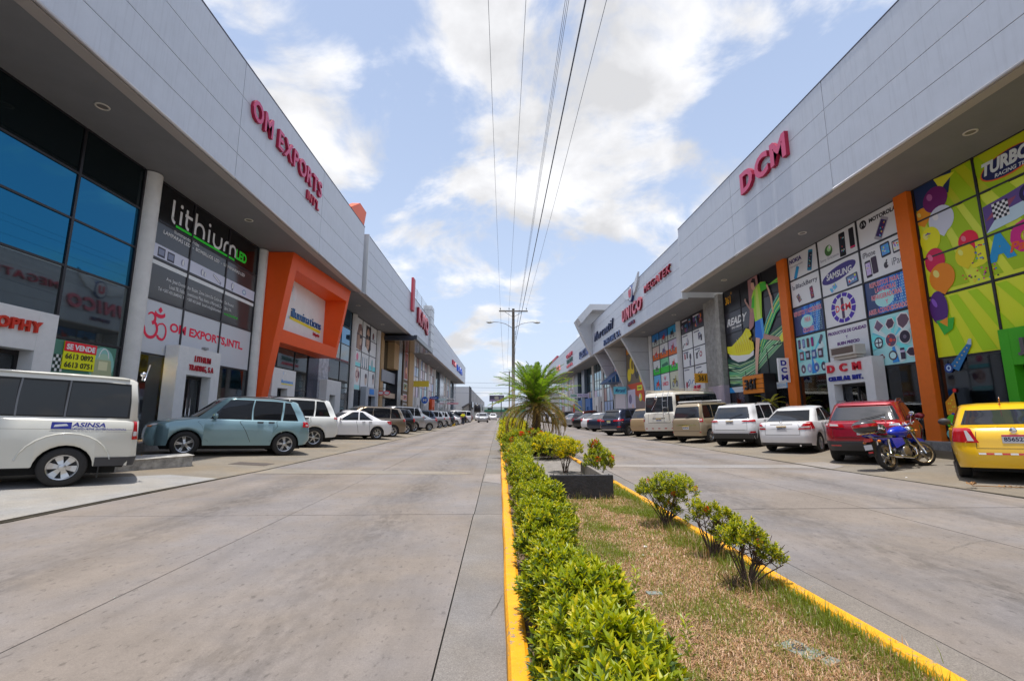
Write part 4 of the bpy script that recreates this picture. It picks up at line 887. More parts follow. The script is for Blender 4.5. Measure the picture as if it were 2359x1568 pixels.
    halo('REPUESTOS PARA', -16.62, -15.35, 6.12, 6.29); halo('LAVADORAS', -16.4, -15.5, 5.88, 6.05); halo('REFRIGERADORAS', -16.6, -15.3, 5.62, 5.80); halo('Y', -16.02, -15.9, 5.38, 5.53); halo('AIRES ACONDICIONADOS', -16.82, -15.08, 5.10, 5.27)
    cx, cy, pr = -18.1, 5.72, '#40288c'
    p.ell(cx, cy, .68, .62, pr, 0, 36).ell(cx, cy, .46, .47, W_, 0, 30)
    for a in (0, 30, 60, 90, 120, 150):
        c0, s0 = math.cos(R_(a)), math.sin(R_(a)); p.band([(cx-c0*.7, cy-s0*.64), (cx+c0*.7, cy+s0*.64)], .045, .045, W_)
    p.ell(cx, cy, .40, .43, W_); p.rect(cx-.08, cx+.07, cy-.45, cy+.42, '#402c48'); T('D', cx-.4, cx-.18, cy-.14, cy+.14, '#c02030', .02); T('C', cx-.12, cx+.12, cy-.14, cy+.14, '#c02030', .02); T('M', cx+.15, cx+.42, cy-.14, cy+.14, '#c02030', .02)
    T('PRODUCTOS DE CALIDAD', -19.12, -17.04, 4.68, 4.82, '#4a1c64', .05); T('Y', -18.15, -18.03, 4.44, 4.56, '#4a1c64', .05); T('BUEN PRECIO', -18.65, -17.45, 4.20, 4.34, '#4a1c64', .05)
    for (u0, u1) in ((-21.25, -19.28), (-16.88, -15.04)):
        q = random.Random(8)
        for k in range(12): 
            a = q.uniform(0, 6.28); c0 = ((u0+u1)/2, 4.0); e = (c0[0]+.95*math.cos(a), c0[1]+.85*math.sin(a)); e = (min(max(e[0], u0+.03), u1-.03), min(max(e[1], 3.2), 4.9)); p.band([c0, e], .02, .28, q.choice(['#4ca8d0', '#a8dcec', '#2878b8', '#60c8d0']))
    for k in range(4): phone(p, -21.05+.3*k, 4.62, .17, .42, 0, ['#2c2438', '#404870', '#3c2830', '#682058'][k], ['#584868', '#7080a8', '#503038', '#781c60'][k], False)
    phone(p, -19.6, 4.65, .16, .42, -.5, '#403848', '#504858', False)
    for k in range(4): p.rect(-21.1+.42*k, -20.8+.42*k, 3.85, 4.25, ['#604048', '#28283c', '#304878', '#402c38'][k]); p.rect(-21.05+.42*k, -20.88+.42*k, 3.95, 4.15, '#9098a8')
    for k in range(4): p.ell(-20.95+.46*k, 3.45, .16, .2, ['#584858', '#7c88b0', '#405088', '#383040'][k]); p.rect(-21.0+.46*k, -20.9+.46*k, 3.35, 3.5, '#b0c0d0')
    def blob(u, v, s, c, n=9, sd=1):
        q = random.Random(sd); pt = [(q.uniform(.75, 1.1)) for _ in range(n)]
        for sc_, cc in ((1.22, '#d8ecf4'), (1, c)): p.poly([(u+s*sc_*pt[i]*math.cos(2*math.pi*i/n), v+s*sc_*pt[i]*1.05*math.sin(2*math.pi*i/n)) for i in range(n)], cc)
    blob(-16.5, 4.6, .22, '#5c4c60', 4, 2); blob(-15.95, 4.62, .20, '#443040', 6, 3); blob(-15.4, 4.62, .24, '#54404c', 7, 5)
    p.ell(-16.55, 4.0, .2, .21, '#302838').ell(-16.55, 4.0, .15, .16, '#a8d8ec').band([(-16.72, 4), (-16.38, 4)], .04, .04, '#302838').band([(-16.55, 3.82), (-16.55, 4.18)], .04, .04, '#302838')
    p.ell(-16.0, 4.02, .25, .26, '#cfe8f0').ell(-16.0, 4.02, .22, .23, '#4c3850').ell(-16.0, 4.02, .07, .07, '#b03c30').ell(-16.08, 4.16, .04, .04, '#b03c30').ell(-15.86, 4.0, .04, .04, '#b03c30').ell(-16.08, 3.88, .04, .04, '#b03c30')
    p.ell(-15.42, 4.05, .24, .25, '#cfe8f0').ell(-15.42, 4.05, .21, .22, '#241c2c').ell(-15.42, 4.05, .07, .07, '#585060')
    blob(-16.5, 3.45, .15, '#4c2838', 5, 4); p.ell(-16.0, 3.46, .18, .17, '#382430').ell(-16.0, 3.46, .13, .12, '#9cd4e8').rect(-15.68, -15.5, 3.28, 3.68, '#2c2438').rect(-15.68, -15.5, 3.52, 3.6, '#9890a8'); blob(-15.25, 3.5, .18, '#2c2030', 6, 9)
    p.build('drawings', t)
graphic('grid of phone brand and spare parts adverts over the phone shop between orange pillars', g_dcm, (XR, 18.1, 3.1))
def g_361(t):
    cols = [(26.0, 27.88), (23.74, 25.92), (22.01, 23.66)]; rows = [(7.62, 8.95), (6.32, 7.54), (4.94, 6.24), (3.06, 4.86)]
    panels(t, cols, rows, lambda i, j: ['#141318', '#2a2a32', '#201f25', '#1d2a28'][j])
    p = Print(WR(XR-.006)); T = p.text
    q = random.Random(2)
    for k in range(30):                                        # light streaks
        v0 = 3.1 + .055*k; c = q.choice(['#1b5c3c', '#2a7448', '#54946c', '#7ca868', '#184c44', '#a0b890', '#226c60', '#143c34'])
        p.band([(-27.85, v0 + q.uniform(-.2, .2)), (-26.5, v0*.8+.6), (-25, 3.6+k*.03), (-23.6, 4.3+k*.04), (-22.05, 5.0+k*.03)], .10, .03, c)
    for k in range(7): p.band([(-24.2, 4.6+.1*k), (-23.4, 5.6+.12*k), (-22.6, 6.5+.1*k), (-22.02, 6.8+.12*k)], .05, .10, ['#2c9058', '#80b860', '#208070', '#50a860', '#b0c860', '#287858', '#60a090'][k])
    for k in range(4): p.band([(-23.9, 8.2-.05*k), (-23, 8.12), (-22.02, 8.3-.08*k)], .02, .06, ['#38a038', '#98c830', '#207838', '#60b040'][k])
    sk, sk2 = '#b8907c', '#987468'
    p.poly([(-24.9, 8.9), (-23.95, 8.95), (-23.9, 8.3), (-24.7, 6.2), (-25.2, 6.0), (-24.95, 7.0)], '#8c6464')                # glow
    p.band([(-24.2, 8.05), (-23.1, 8.1), (-22.85, 7.4), (-22.8, 6.75)], .20, .12, sk); p.ell(-22.8, 6.65, .08, .12, sk)
    p.band([(-24.5, 7.6), (-24.75, 7.05), (-25.1, 7.5), (-25.3, 7.75)], .17, .12, sk2); p.ell(-25.32, 7.85, .09, .1, sk2)
    p.poly([(-24.65, 7.85), (-24.3, 8.3), (-23.7, 8.45), (-23.2, 8.35), (-23.15, 7.95), (-23.65, 7.9), (-23.75, 7.0), (-23.8, 6.45), (-24.5, 6.4), (-24.55, 7.1)], '#8cb830').poly([(-23.8, 8.42), (-23.2, 8.35), (-23.15, 7.95), (-23.7, 7.9)], '#3c9c28').poly([(-24.2, 8.2), (-24.0, 8.3), (-23.9, 6.5), (-24.3, 6.5)], '#a8c858')
    p.poly([(-24.6, 7.75), (-24.35, 7.95), (-24.45, 7.2), (-24.75, 7.25)], '#3c9c28')
    p.poly([(-24.5, 6.42), (-23.75, 6.5), (-23.68, 5.45), (-24.1, 5.35), (-24.6, 5.6)], '#1c5cb0').poly([(-24.0, 6.45), (-23.75, 6.5), (-23.68, 5.45), (-23.9, 5.4)], '#3c80cc')
    p.band([(-24.35, 5.5), (-24.6, 4.5), (-24.75, 3.7), (-24.8, 3.1)], .40, .14, sk); p.band([(-23.8, 5.5), (-23.3, 5.35), (-22.5, 5.15), (-22.1, 5.2)], .30, .12, sk2); p.poly([(-22.45, 5.2), (-22.05, 5.5), (-22.02, 5.0), (-22.3, 4.95)], '#c8c040')
    p.ell(-24.4, 8.5, .21, .28, sk); p.poly([(-24.6, 8.7), (-24.4, 8.88), (-24.15, 8.8), (-24.1, 8.45), (-24.25, 8.3), (-24.3, 8.6)], '#1c1418'); p.rect(-24.45, -24.2, 8.2, 8.35, sk)
    ye, yd = '#d8b414', '#b08c0c'
    p.poly([(-27.78, 5.5), (-27.2, 5.45), (-26.4, 5.75), (-25.9, 5.95), (-25.45, 6.25), (-25.1, 6.1), (-24.95, 5.75), (-25.3, 5.6), (-24.85, 5.35), (-24.8, 4.95), (-25.3, 4.72), (-26.5, 4.80), (-27.4, 4.95), (-27.75, 5.1)], ye)
    for k in range(9): p.band([(-26.8+.22*k, 5.5+.02*k), (-26.65+.22*k, 4.95)], .04, .05, yd)
    for k in range(5): p.band([(-26.6+.28*k, 5.78+.05*k), (-26.4+.28*k, 5.4)], .03, .02, '#f0e080')
    p.poly([(-27.6, 4.98), (-26.5, 4.80), (-25.3, 4.72), (-24.85, 4.9), (-24.9, 4.62), (-25.8, 4.40), (-26.6, 4.42), (-27.3, 4.68)], '#c8ccd4')
    T('361', -27.72, -27.05, 8.12, 8.62, '#c88410', .03); p.ell(-26.95, 8.72, .07, .07, '#c88410').ell(-26.95, 8.72, .04, .04, '#141318')
    T('READY', -27.7, -25.35, 6.72, 7.18, '#d8d8de', .04, .3); T('TO RUN', -27.2, -25.9, 6.50, 6.62, '#c4c4cc', .05, .2)
    p.build('runner_picture', t)
graphic('black sportswear advert with a runner in green shirt and a giant yellow shoe', g_361, (XR, 25, 3.0))
def g_party(t):
    cols = [(12.40, 14.34), (10.29, 12.32), (8.24, 10.21)]; rows = [(7.84, 8.95), (6.51, 7.76), (5.19, 6.43), (3.17, 5.11)]
    panels(t, cols, rows, lambda i, j: None if (i and j == 3 and i == 9) else ['#98a010', '#a8b418', '#b0c024', '#b0c420'][j])
    p = Print(WR(XR-.006)); T = p.text; ray = '#84a000'
    for (a, b, c_, d_) in ((-13.9, -13.5, -12.9, -12.45), (-13.3, -12.9, -12.1, -11.6), (-12.6, -12.2, -11.0, -10.5), (-14.3, -14.0, -13.9, -13.4)): p.poly([(a, 8.9), (b, 8.9), (d_+.4, 5.3), (c_+.3, 5.3)], ray)
    for (a, c_) in ((-14.2, -13.75), (-13.7, -12.95), (-13.1, -12.1), (-12.3, -11.0)): p.poly([(a, 5.05), (a+.28, 5.05), (c_+.42, 3.2), (c_, 3.2)], '#8cb000')
    p.poly([(-14.33, 8.2), (-14.33, 8.95), (-13.0, 8.95), (-13.2, 8.3), (-13.7, 8.5), (-14.1, 8.0)], '#14284c').poly([(-13.6, 8.95), (-13.3, 8.92), (-12.9, 8.85), (-13.3, 8.6), (-13.45, 8.4), (-13.5, 8.7)], '#c8b828')
    def ball(u, v, rx, ry, c, hl): p.ell(u, v, rx, ry, c); p.poly([(u-rx*.5, v-ry*.8), (u+rx*.5, v-ry*.8), (u+.02, v-ry*1.25)], c); p.ell(u-rx*.4, v+ry*.35, rx*.22, ry*.3, hl, .4)
    ball(-14.15, 7.9, .28, .3, '#e07810', '#f0a850'); ball(-13.65, 8.28, .42, .42, '#5c1454', '#905080'); ball(-13.55, 7.55, .42, .46, '#a8acb8', '#e0e4ec'); ball(-14.0, 7.05, .35, .42, '#e0b808', '#f4dc60')
    p.text('*', -14.15, -13.95, 7.1, 7.3, '#503880', .05)
    ball(-13.95, 6.3, .34, .42, '#a81440', '#d05878'); ball(-13.8, 5.7, .42, .46, '#e86c08', '#f8b060'); ball(-14.05, 4.75, .3, .55, '#401c60', '#7048a0')
    p.poly([(-14.2, 4.35), (-13.6, 4.35), (-13.7, 4.0), (-14.0, 3.85)], '#2c9028').poly([(-14.1, 4.3), (-13.8, 4.4), (-13.85, 4.1)], '#e07818')
    ball(-12.85, 6.55, .30, .33, '#b81030', '#e06070'); ball(-13.0, 6.15, .30, .36, '#e0a808', '#f4d458')
    q = random.Random(6)
    T('J', -12.9, -12.35, 5.68, 6.45, '#d0b818', .05); T('A', -12.4, -11.65, 5.66, 6.45, '#1878a8', .09); T('G', -11.75, -11.05, 5.68, 6.58, '#a81468', .10)
    T('Par', -11.8, -11.2, 5.78, 6.06, '#d84818', .03, .3); T('ty', -11.15, -10.85, 5.7, 6.0, '#d84818', .03, .3)
    for k in range(30): u, v = q.uniform(-13.2, -12.2), q.uniform(5.25, 5.62); p.rect(u, u+.05, v, v+.04, q.choice(['#a81c30', '#1c70a0', '#202020', '#c8a020', '#a83c80']))
    for k in range(14): u, v = q.uniform(-12.85, -12.45), q.uniform(5.75, 6.3); p.rect(u, u+.05, v, v+.04, q.choice(['#a81c30', '#1c70a0', '#602060']))
    p.ell(-11.45, 8.32, .78, .36, '#c85018', .12).ell(-11.45, 8.33, .74, .33, '#141c48', .12); T('TURBO', -12.15, -10.9, 8.22, 8.62, '#b4bcc8', .05, .25); T('RACING TEAM', -11.85, -10.85, 8.05, 8.16, '#b4bcc8', .02, .25)
    p.poly([(-12.30, 6.55), (-12.30, 7.35), (-11.6, 7.45), (-10.32, 7.70), (-10.32, 6.9)], '#4c3870').poly([(-12.3, 6.55), (-11.9, 7.0), (-10.32, 7.2), (-10.32, 6.95), (-11.5, 6.65)], '#9cb0d8').poly([(-12.28, 6.9), (-11.6, 7.1), (-11.4, 7.3), (-11.9, 7.25)], '#783850')
    for i in range(6):
        for j in range(6): 
            if (i+j) % 2: p.rect(-12.05+.07*i, -11.98+.07*i, 6.85+.08*j, 6.93+.08*j, '#f0f0f0')
            else: p.rect(-12.05+.07*i, -11.98+.07*i, 6.85+.08*j, 6.93+.08*j, '#181820')
    p.ell(-11.1, 7.25, .24, .26, '#141038').ell(-11.1, 7.25, .14, .16, '#4838a8').ell(-11.1, 7.25, .06, .07, '#c0c0e0').ell(-10.6, 7.35, .16, .2, '#282050').poly([(-11.0, 7.5), (-10.4, 7.6), (-10.35, 7.4), (-10.9, 7.35)], '#c03048')
    p.build('balloon_picture', t); p = Print(WR(XR-.006), .03)
    p.poly([(-14.0, 2.85), (-13.72, 2.68), (-13.22, 3.42), (-13.36, 3.47)], '#1c5c8c').ell(-14.02, 2.8, .14, .15, '#143470').ell(-14.02, 2.8, .08, .09, '#90a8c0').ell(-14.02, 2.8, .04, .05, '#143470').poly([(-13.36, 3.47), (-13.22, 3.42), (-13.2, 3.6), (-13.28, 3.62)], '#90a0a8')
    for k in range(6): p.ell(-13.82+.09*k, 2.85+.1*k, .02, .02, '#b8a028')
    p.poly([(-14.3, 1.35), (-13.95, 1.3), (-13.98, 2.05), (-14.3, 1.75)], '#e07c18').ell(-13.95, 2.1, .06, .06, '#c02020').ell(-14.1, 1.35, .06, .06, '#2838a0').ell(-14.15, 1.12, .2, .24, '#4cb028').ell(-13.95, .85, .26, .22, '#d8d020').ell(-14.25, .75, .15, .14, '#60b8c8')
    for k in range(7): p.ell(-14.2+.06*(k % 4), 1.5+.1*(k//2), .022, .022, '#e8dc30')
    p.text('*', -12.28, -12.1, 1.85, 2.05, '#c8c820', .1)
    p.build('window_decal', t)
graphic('lime green party shop advert with balloons, confetti letters and a racing oval', g_party, (XR, 12, 3.1))
# shelves with party goods in the window of the party shop
sh = thing('display_shelf', 'black shelves with green and lime tableware inside the party shop window', 'display shelf', (15.0, 13, .6))
mb = MB()
for z in (1.25, 1.72): mb.box(14.7, 15.1, 12.2, 13.8, z, z+.03)
for y in (12.2, 13.0, 13.8): mb.box(15.08, 15.12, y-.015, y+.015, .6, 2.6)
mb.build('shelf_rack', BLK, sh, world=True)
q = random.Random(9)
for z, cs in ((1.28, [(.35, .5, .02), (.5, .55, .1), (.3, .45, .05)]), (1.75, [(.02, .35, .12), (.05, .45, .2), (.01, .3, .08)]), (.62, [(.05, .4, .5), (.1, .5, .6)])):
    for k in range(6):
        y = 12.35 + .26*k; c = q.choice(cs); m = mat('goods%.2f%.2f' % (c[0], c[1]), c, .3)
        if q.random() < .5: MB().lathe([(.0, 0), (.06, 0), (.09, .16), (.08, .16), (.05, .02)], (14.88, y, z), 'z', 12).build('party_cup', m, sh, world=True)
        else: MB().lathe([(.03, .1), (.10, .1), (.10, .12), (.03, .12)], (14.88, y, z+.02), 'x', 14).box(14.85, 14.95, y-.1, y+.1, z, z+.14).build('party_plate', m, sh, world=True)
o = MB().box(14.15, 14.18, 23.8, 27.86, 2.68, 2.98); 
t = thing('shop_banner', 'white banner with a blue corner and pale name under the runner advert', 'banner', (14.1, 25, 2.6))
sbox(MB(), 'R', XR, .04, .07, 25.15, 27.86, 2.66, 2.98).build('banner_strip', pm('#b8c8d8'), t, world=True); sbox(MB(), 'R', XR, .04, .07, 22.02, 23.05, 2.66, 2.98).build('banner_strip', pm('#b8c8d8'), t, world=True)
p = Print(WR(XR-.07)); p.poly([(-27.86, 2.66), (-27.2, 2.66), (-27.6, 2.98), (-27.86, 2.98)], '#2080b8').text('PAZZIONS', -26.4, -25.3, 2.74, 2.88, '#7898b8', .02).text('PAZZIONS', -23.0, -22.3, 2.74, 2.88, '#7898b8', .02).rect(-22.25, -22.03, 2.66, 2.98, '#3090c8'); p.build('lettering', t)
t = blade('orange slatted sign with black numerals beside the concrete pier', 30.25, 13.05, 14.0, 3.45, 4.08, '#d8861c', [('361', 13.28, 13.78, 3.58, 3.95, '#181008', .02, 0)], arm=(13.0, 14.3, 3.76))
for k in range(4): MB().box(13.04, 14.01, 30.243, 30.249, 3.56+.13*k, 3.575+.13*k).build('slat_gap', BLK, t, world=True)
p = Print(lambda u, v, d: (u, 30.24-d, v)); p.ell(13.86, 3.95, .035, .035, '#181008').ell(13.86, 3.95, .02, .02, '#d8861c'); p.build('degree_mark', t)
t = blade('tall white blade sign with three blue letters stacked on the orange pillar', 21.6, 13.42, 13.95, 2.88, 4.05, '#d4d4dc', [('D', 13.53, 13.82, 3.68, 3.95, '#1c1c78', .05, 0), ('C', 13.53, 13.82, 3.34, 3.60, '#1c1c78', .05, 0), ('M', 13.52, 13.84, 2.98, 3.25, '#1c1c78', .05, 0)])
sign('huge raised magenta initials on the near right grey fascia', 'DCM', 19.85, 16.40, 11.50, 12.52, FXR, 'R', .16, mat('pink_letter', (.66, .06, .17), .35), .04, sm=MAGS, gap=.13)

# ---- right second building (motorcycle shop and mercantile) and third
XR2 = 14.5; FXR2 = 11.75
b4 = thing('shop_building', 'right block with the red and navy lettered fascia and curved white fins', 'shop building', (17, 42, 0))
mass(b4, 'R', XR2, 30.2, 57.2, 12.4)
fascia(b4, 'R', FXR2, [28.45, 35.9, 43.3, 50.6, 57.2], [8.85, 9.85, 10.85, 11.85, 12.8], FPAN)
soffit(b4, 'R', FXR2, XR2+.1, 28.4, 57.2, 8.78, (33.4, 40.8), 13.1)
sbox(MB(), 'R', FXR2, -.35, .03, 28.33, 28.47, 8.7, 12.9).build('corner_trim', FPAN2, b4, world=True); MB().box(11.8, 14.6, 28.38, 28.43, 8.8, 12.85).build('end_panel', FPAN2, b4, world=True)
pillar(b4, 'R', XR2, 35.7, 36.55, PILW, proud=.22, z1=8.78); pillar(b4, 'R', XR2, 42.75, 43.45, PILW, proud=.22, z1=8.78)
LU = [.60, 3.15, 4.95, 6.3, 7.6, 8.78]
curtain(b4, 'R', XR2, [36.6, 38.6, 40.75, 42.7], LU, lambda i, j: GGRY); curtain(b4, 'R', XR2, [30.2, 31.5, 33.55, 35.65], LU, lambda i, j: GGRY)
pa = portal(b4, 'R', XR2, 30.9, 33.3, 3.5, 31.6, 32.6, 2.6, WHITE); raised_word(pa, 'AF', -32.9, -31.6, 2.85, 3.4, WR(XR2-.5), .1, mat('af_red', (.66, .01, .07), .4), .06, .3)
p = Print(WR(XR2-.505)); p.rect(-33.1, -31.4, 2.66, 2.76, '#c81830'); p.build('print', pa)
pu = portal(b4, 'R', XR2, 37.6, 39.8, 3.45, 38.2, 39.2, 2.6, WHITE); 
for k in range(3): raised_word(pu, 'I', -39.3+.35*k, -39.1+.35*k, 2.9, 3.25, WR(XR2-.5), .05, mat('af_red', (.66, .01, .07), .4), .06)
def moto2d(p, u, v, s, c, dk='#1c1a20'):
    p.ell(u-s*.5, v-s*.3, s*.3, s*.34, dk).ell(u-s*.5, v-s*.3, s*.2, s*.24, '#8c8c94').ell(u+s*.5, v-s*.3, s*.3, s*.34, dk).ell(u+s*.5, v-s*.3, s*.2, s*.24, '#8c8c94')
    p.poly([(u-s*.55, v+s*.05), (u-s*.2, v+s*.15), (u+s*.15, v+s*.4), (u+s*.45, v+s*.25), (u+s*.2, v-s*.25), (u-s*.25, v-s*.3)], c).band([(u+s*.5, v-s*.3), (u+s*.3, v+s*.55)], s*.06, s*.06, dk).ell(u+s*.3, v+s*.5, s*.12, s*.08, c).band([(u-s*.55, v+s*.22), (u, v+s*.2)], s*.12, s*.1, dk)
def g_unico(t):
    cols = [(40.8, 42.66), (38.65, 40.7), (36.64, 38.55)]; rows = [(7.64, 8.74), (6.34, 7.56), (4.99, 6.26), (3.19, 4.91)]
    panels(t, cols, rows, lambda i, j: [['#1c70b0', '#205c9c', '#1c88b8'], ['#b8a8a0', '#c0c0c8', '#a89cb0'], ['#b8c8c8', '#60a878', '#b8ccd8'], ['#4c90b8', '#c0c0c8', '#a8a890']][j][i], XR2)
    p = Print(WR(XR2-.006))
    for j, c in ((1, '#c85820'), (2, '#28a830')):
        z0, z1 = rows[j]; 
        for a, b in cols: p.rect(-b, -a, z0, z0+(z1-z0)*.42, c)
    for a, b in cols: p.rect(-b, -a, 7.64, 8.1, '#a8b0ac')
    for k, (u, v, s, c) in enumerate([(-41.7, 8.1, .55, '#303038'), (-39.6, 8.1, .65, '#b02c20'), (-37.6, 8.15, .6, '#28282c'), (-41.7, 6.85, .55, '#b83028'), (-39.7, 6.95, .6, '#504878'), (-37.6, 6.95, .6, '#a83048'), (-41.7, 5.5, .55, '#305838'), (-37.6, 5.6, .6, '#c02c38'), (-41.6, 4.1, .7, '#c02020'), (-37.5, 4.1, .75, '#8c7c30')]): moto2d(p, u, v, s, c)
    p.poly([(-40.4, 5.75), (-39.0, 5.9), (-38.8, 5.6), (-40.3, 5.5)], '#246048').text('UNICO', -40.4, -39.0, 3.85, 4.2, '#b83c50', .05, .1).poly([(-40.3, 4.75), (-39.75, 4.4), (-39.2, 4.75), (-39.55, 4.45), (-39.75, 4.28), (-39.95, 4.45)], '#4c5878').ell(-39.75, 4.55, .12, .16, '#b83c50')
    p.build('motorcycle_pictures', t)
graphic('colourful grid of motorcycle posters left of the helmet shop', g_unico, (XR2, 39.7, 3.1))
def g_parts(t):
    cols = [(33.6, 35.6), (31.55, 33.5), (30.25, 31.45)]; rows = [(7.64, 8.74), (6.34, 7.56), (4.99, 6.26), (3.19, 4.91)]
    panels(t, cols, rows, lambda i, j: '#1c1824' if j == 0 else '#bcbcc4', XR2); p = Print(WR(XR2-.006)); q = random.Random(12)
    for a, b in cols[:2]:
        for k in range(16): p.ell(-q.uniform(a+.2, b-.2), q.uniform(7.8, 8.5), q.uniform(.08, .2), q.uniform(.08, .2), q.choice(['#284878', '#b86828', '#782c3c', '#3c7890', '#584070', '#908c98', '#22222c']))
        p.rect(-b+.2, -b+1.2, 8.55, 8.65, '#b8b4c0')
        for (z0, z1) in rows[1:]:
            p.rect(-b+.15, -b+1.1, z1-.2, z1-.1, '#686874')
            for k in range(4): 
                u, v = -q.uniform(a+.35, b-.35), q.uniform(z0+.25, z1-.4); c = q.choice(['#585466', '#38343e', '#8c2c3c', '#9c98a4', '#30303c', '#60789c'])
                q.choice([lambda: p.ell(u, v, .17, .25, c), lambda: p.rect(u-.12, u+.12, v-.22, v+.22, c), lambda: p.band([(u-.25, v-.15), (u, v+.1), (u+.25, v+.12)], .12, .05, c), lambda: (p.ell(u, v, .2, .2, c), p.ell(u, v, .12, .12, '#bcbcc4'))])()
    p.build('parts_pictures', t)
graphic('pale grid of motorcycle parts and helmet posters next to the concrete pier', g_parts, (XR2, 33, 3.1))
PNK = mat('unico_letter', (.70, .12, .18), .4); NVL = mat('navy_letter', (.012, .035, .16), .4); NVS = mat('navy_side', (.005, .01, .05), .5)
sign('thin red squared word sign at the start of the second right fascia', 'MEGATEK', 35.6, 29.9, 11.02, 11.58, FXR2, 'R', .15, RED, .005, .12, sm=REDS)
sign('pink red bold word with small dark word below on the right fascia', 'UNICO', 42.4, 36.4, 9.95, 11.05, FXR2, 'R', .16, PNK, .045, .15, sm=REDS, words=[('MOTOR', 40.6, 38.7, 9.25, 9.55, NVL, .03, 0)])
em = thing('winged_emblem', 'white winged emblem with a red letter in an oval above the pink red word', 'emblem', (FXR2, 39.2, 11.5))
f = WR(FXR2)
def pad(nm, poly, d0, d1, m): 
    mb = MB(); n = len(poly); mb.add([f(u, v, d0) for u, v in poly] + [f(u, v, d1) for u, v in poly], [list(range(n)), list(range(2*n-1, n-1, -1))] + [(i, (i+1) % n, n+(i+1) % n, n+i) for i in range(n)]); mb.build(nm, m, em, world=True)
ell2 = lambda cu, cv, a, b: [(cu+a*math.cos(2*math.pi*i/24), cv+b*math.sin(2*math.pi*i/24)) for i in range(24)]
EMW = mat('emblem_white', (.62, .64, .68), .4)
pad('wing', [(-38.8, 11.6), (-37.9, 11.9), (-37.2, 12.55), (-36.9, 13.25), (-37.5, 12.95), (-38.4, 12.5), (-38.9, 12.2)], 0, .15, EMW)
pad('wing', [(-39.6, 11.6), (-40.5, 11.7), (-41.3, 12.1), (-41.8, 12.7), (-41.1, 12.6), (-40.1, 12.4), (-39.5, 12.2)], 0, .15, EMW)
pad('badge', ell2(-39.2, 11.95, .62, .75), .0, .2, NVL); pad('badge_face', ell2(-39.2, 11.95, .52, .64), .2, .22, EMW)
raised_word(em, 'U', -39.5, -38.9, 11.6, 12.3, f, .05, RED, .06, d0=.22)
sign('navy slanted script name above a smaller navy line on the right fascia', 'Mercantil', 55.3, 46.0, 10.2, 11.2, FXR2, 'R', .16, NVL, .0, .35, sm=NVS, gap=.08, words=[('ZONA LIBRE, S.A.', 50.6, 43.4, 8.98, 9.55, mat('blue_script', (.01, .09, .36), .4), .01, 0)])
# curved fins carrying the fascia
FIN = mat('fin_panel', (.56, .57, .59), .45, .1, ns=2, na=.05)
for i, y in enumerate((43.6, 50.7, 56.2)):
    pts = [(11.8, 8.78)] + [(11.8 + 2.35*(1-(1-k/12)**1.6), 8.78 - 6.2*(k/12)) for k in range(1, 13)] + [(14.15, .5), (14.5, .5), (14.5, 8.78)]
    fn = thing('curved_fin', ['near curved white fin carrying the right fascia beside the motorcycle posters', 'middle curved white fin between the yellow and red posters', 'far curved white fin under the projecting roof blade'][i], 'fin', (13.5, y, .5), group='curved fins under the right fascia')
    pl_ = MB().prism(pts, 'y', y, y+.5); pl_.build('fin_body', FIN, fn, world=True, bevel=.015)
    for z in (2.2, 3.9, 5.6, 7.3):
        xx = 11.8 + 2.35*(1-(1-min(1, max(0, (8.78-z)/6.2)))**1.6)
        MB().box(xx+.03, 14.45, y-.004, y-.001, z, z+.025).build('panel_joint', FGAP, fn, world=True)
bl = thing('fascia_fin', 'white angular blade projecting above and in front of the right fascia', 'roof blade', (11.5, 56.5, 8.8))
MB().prism([(11.7, 8.75), (10.05, 12.3), (9.65, 13.2), (11.2, 14.9), (14.6, 14.9), (14.6, 8.8)], 'y', 57.22, 58.4).build('blade_body', FIN, bl, world=True, bevel=.02)
MB().prism([(9.65, 13.2), (11.2, 14.9), (14.6, 14.9), (14.6, 14.2), (11.5, 14.2), (10.05, 12.5)], 'y', 55.2, 57.21).build('blade_hood', FIN, bl, world=True, bevel=.02)
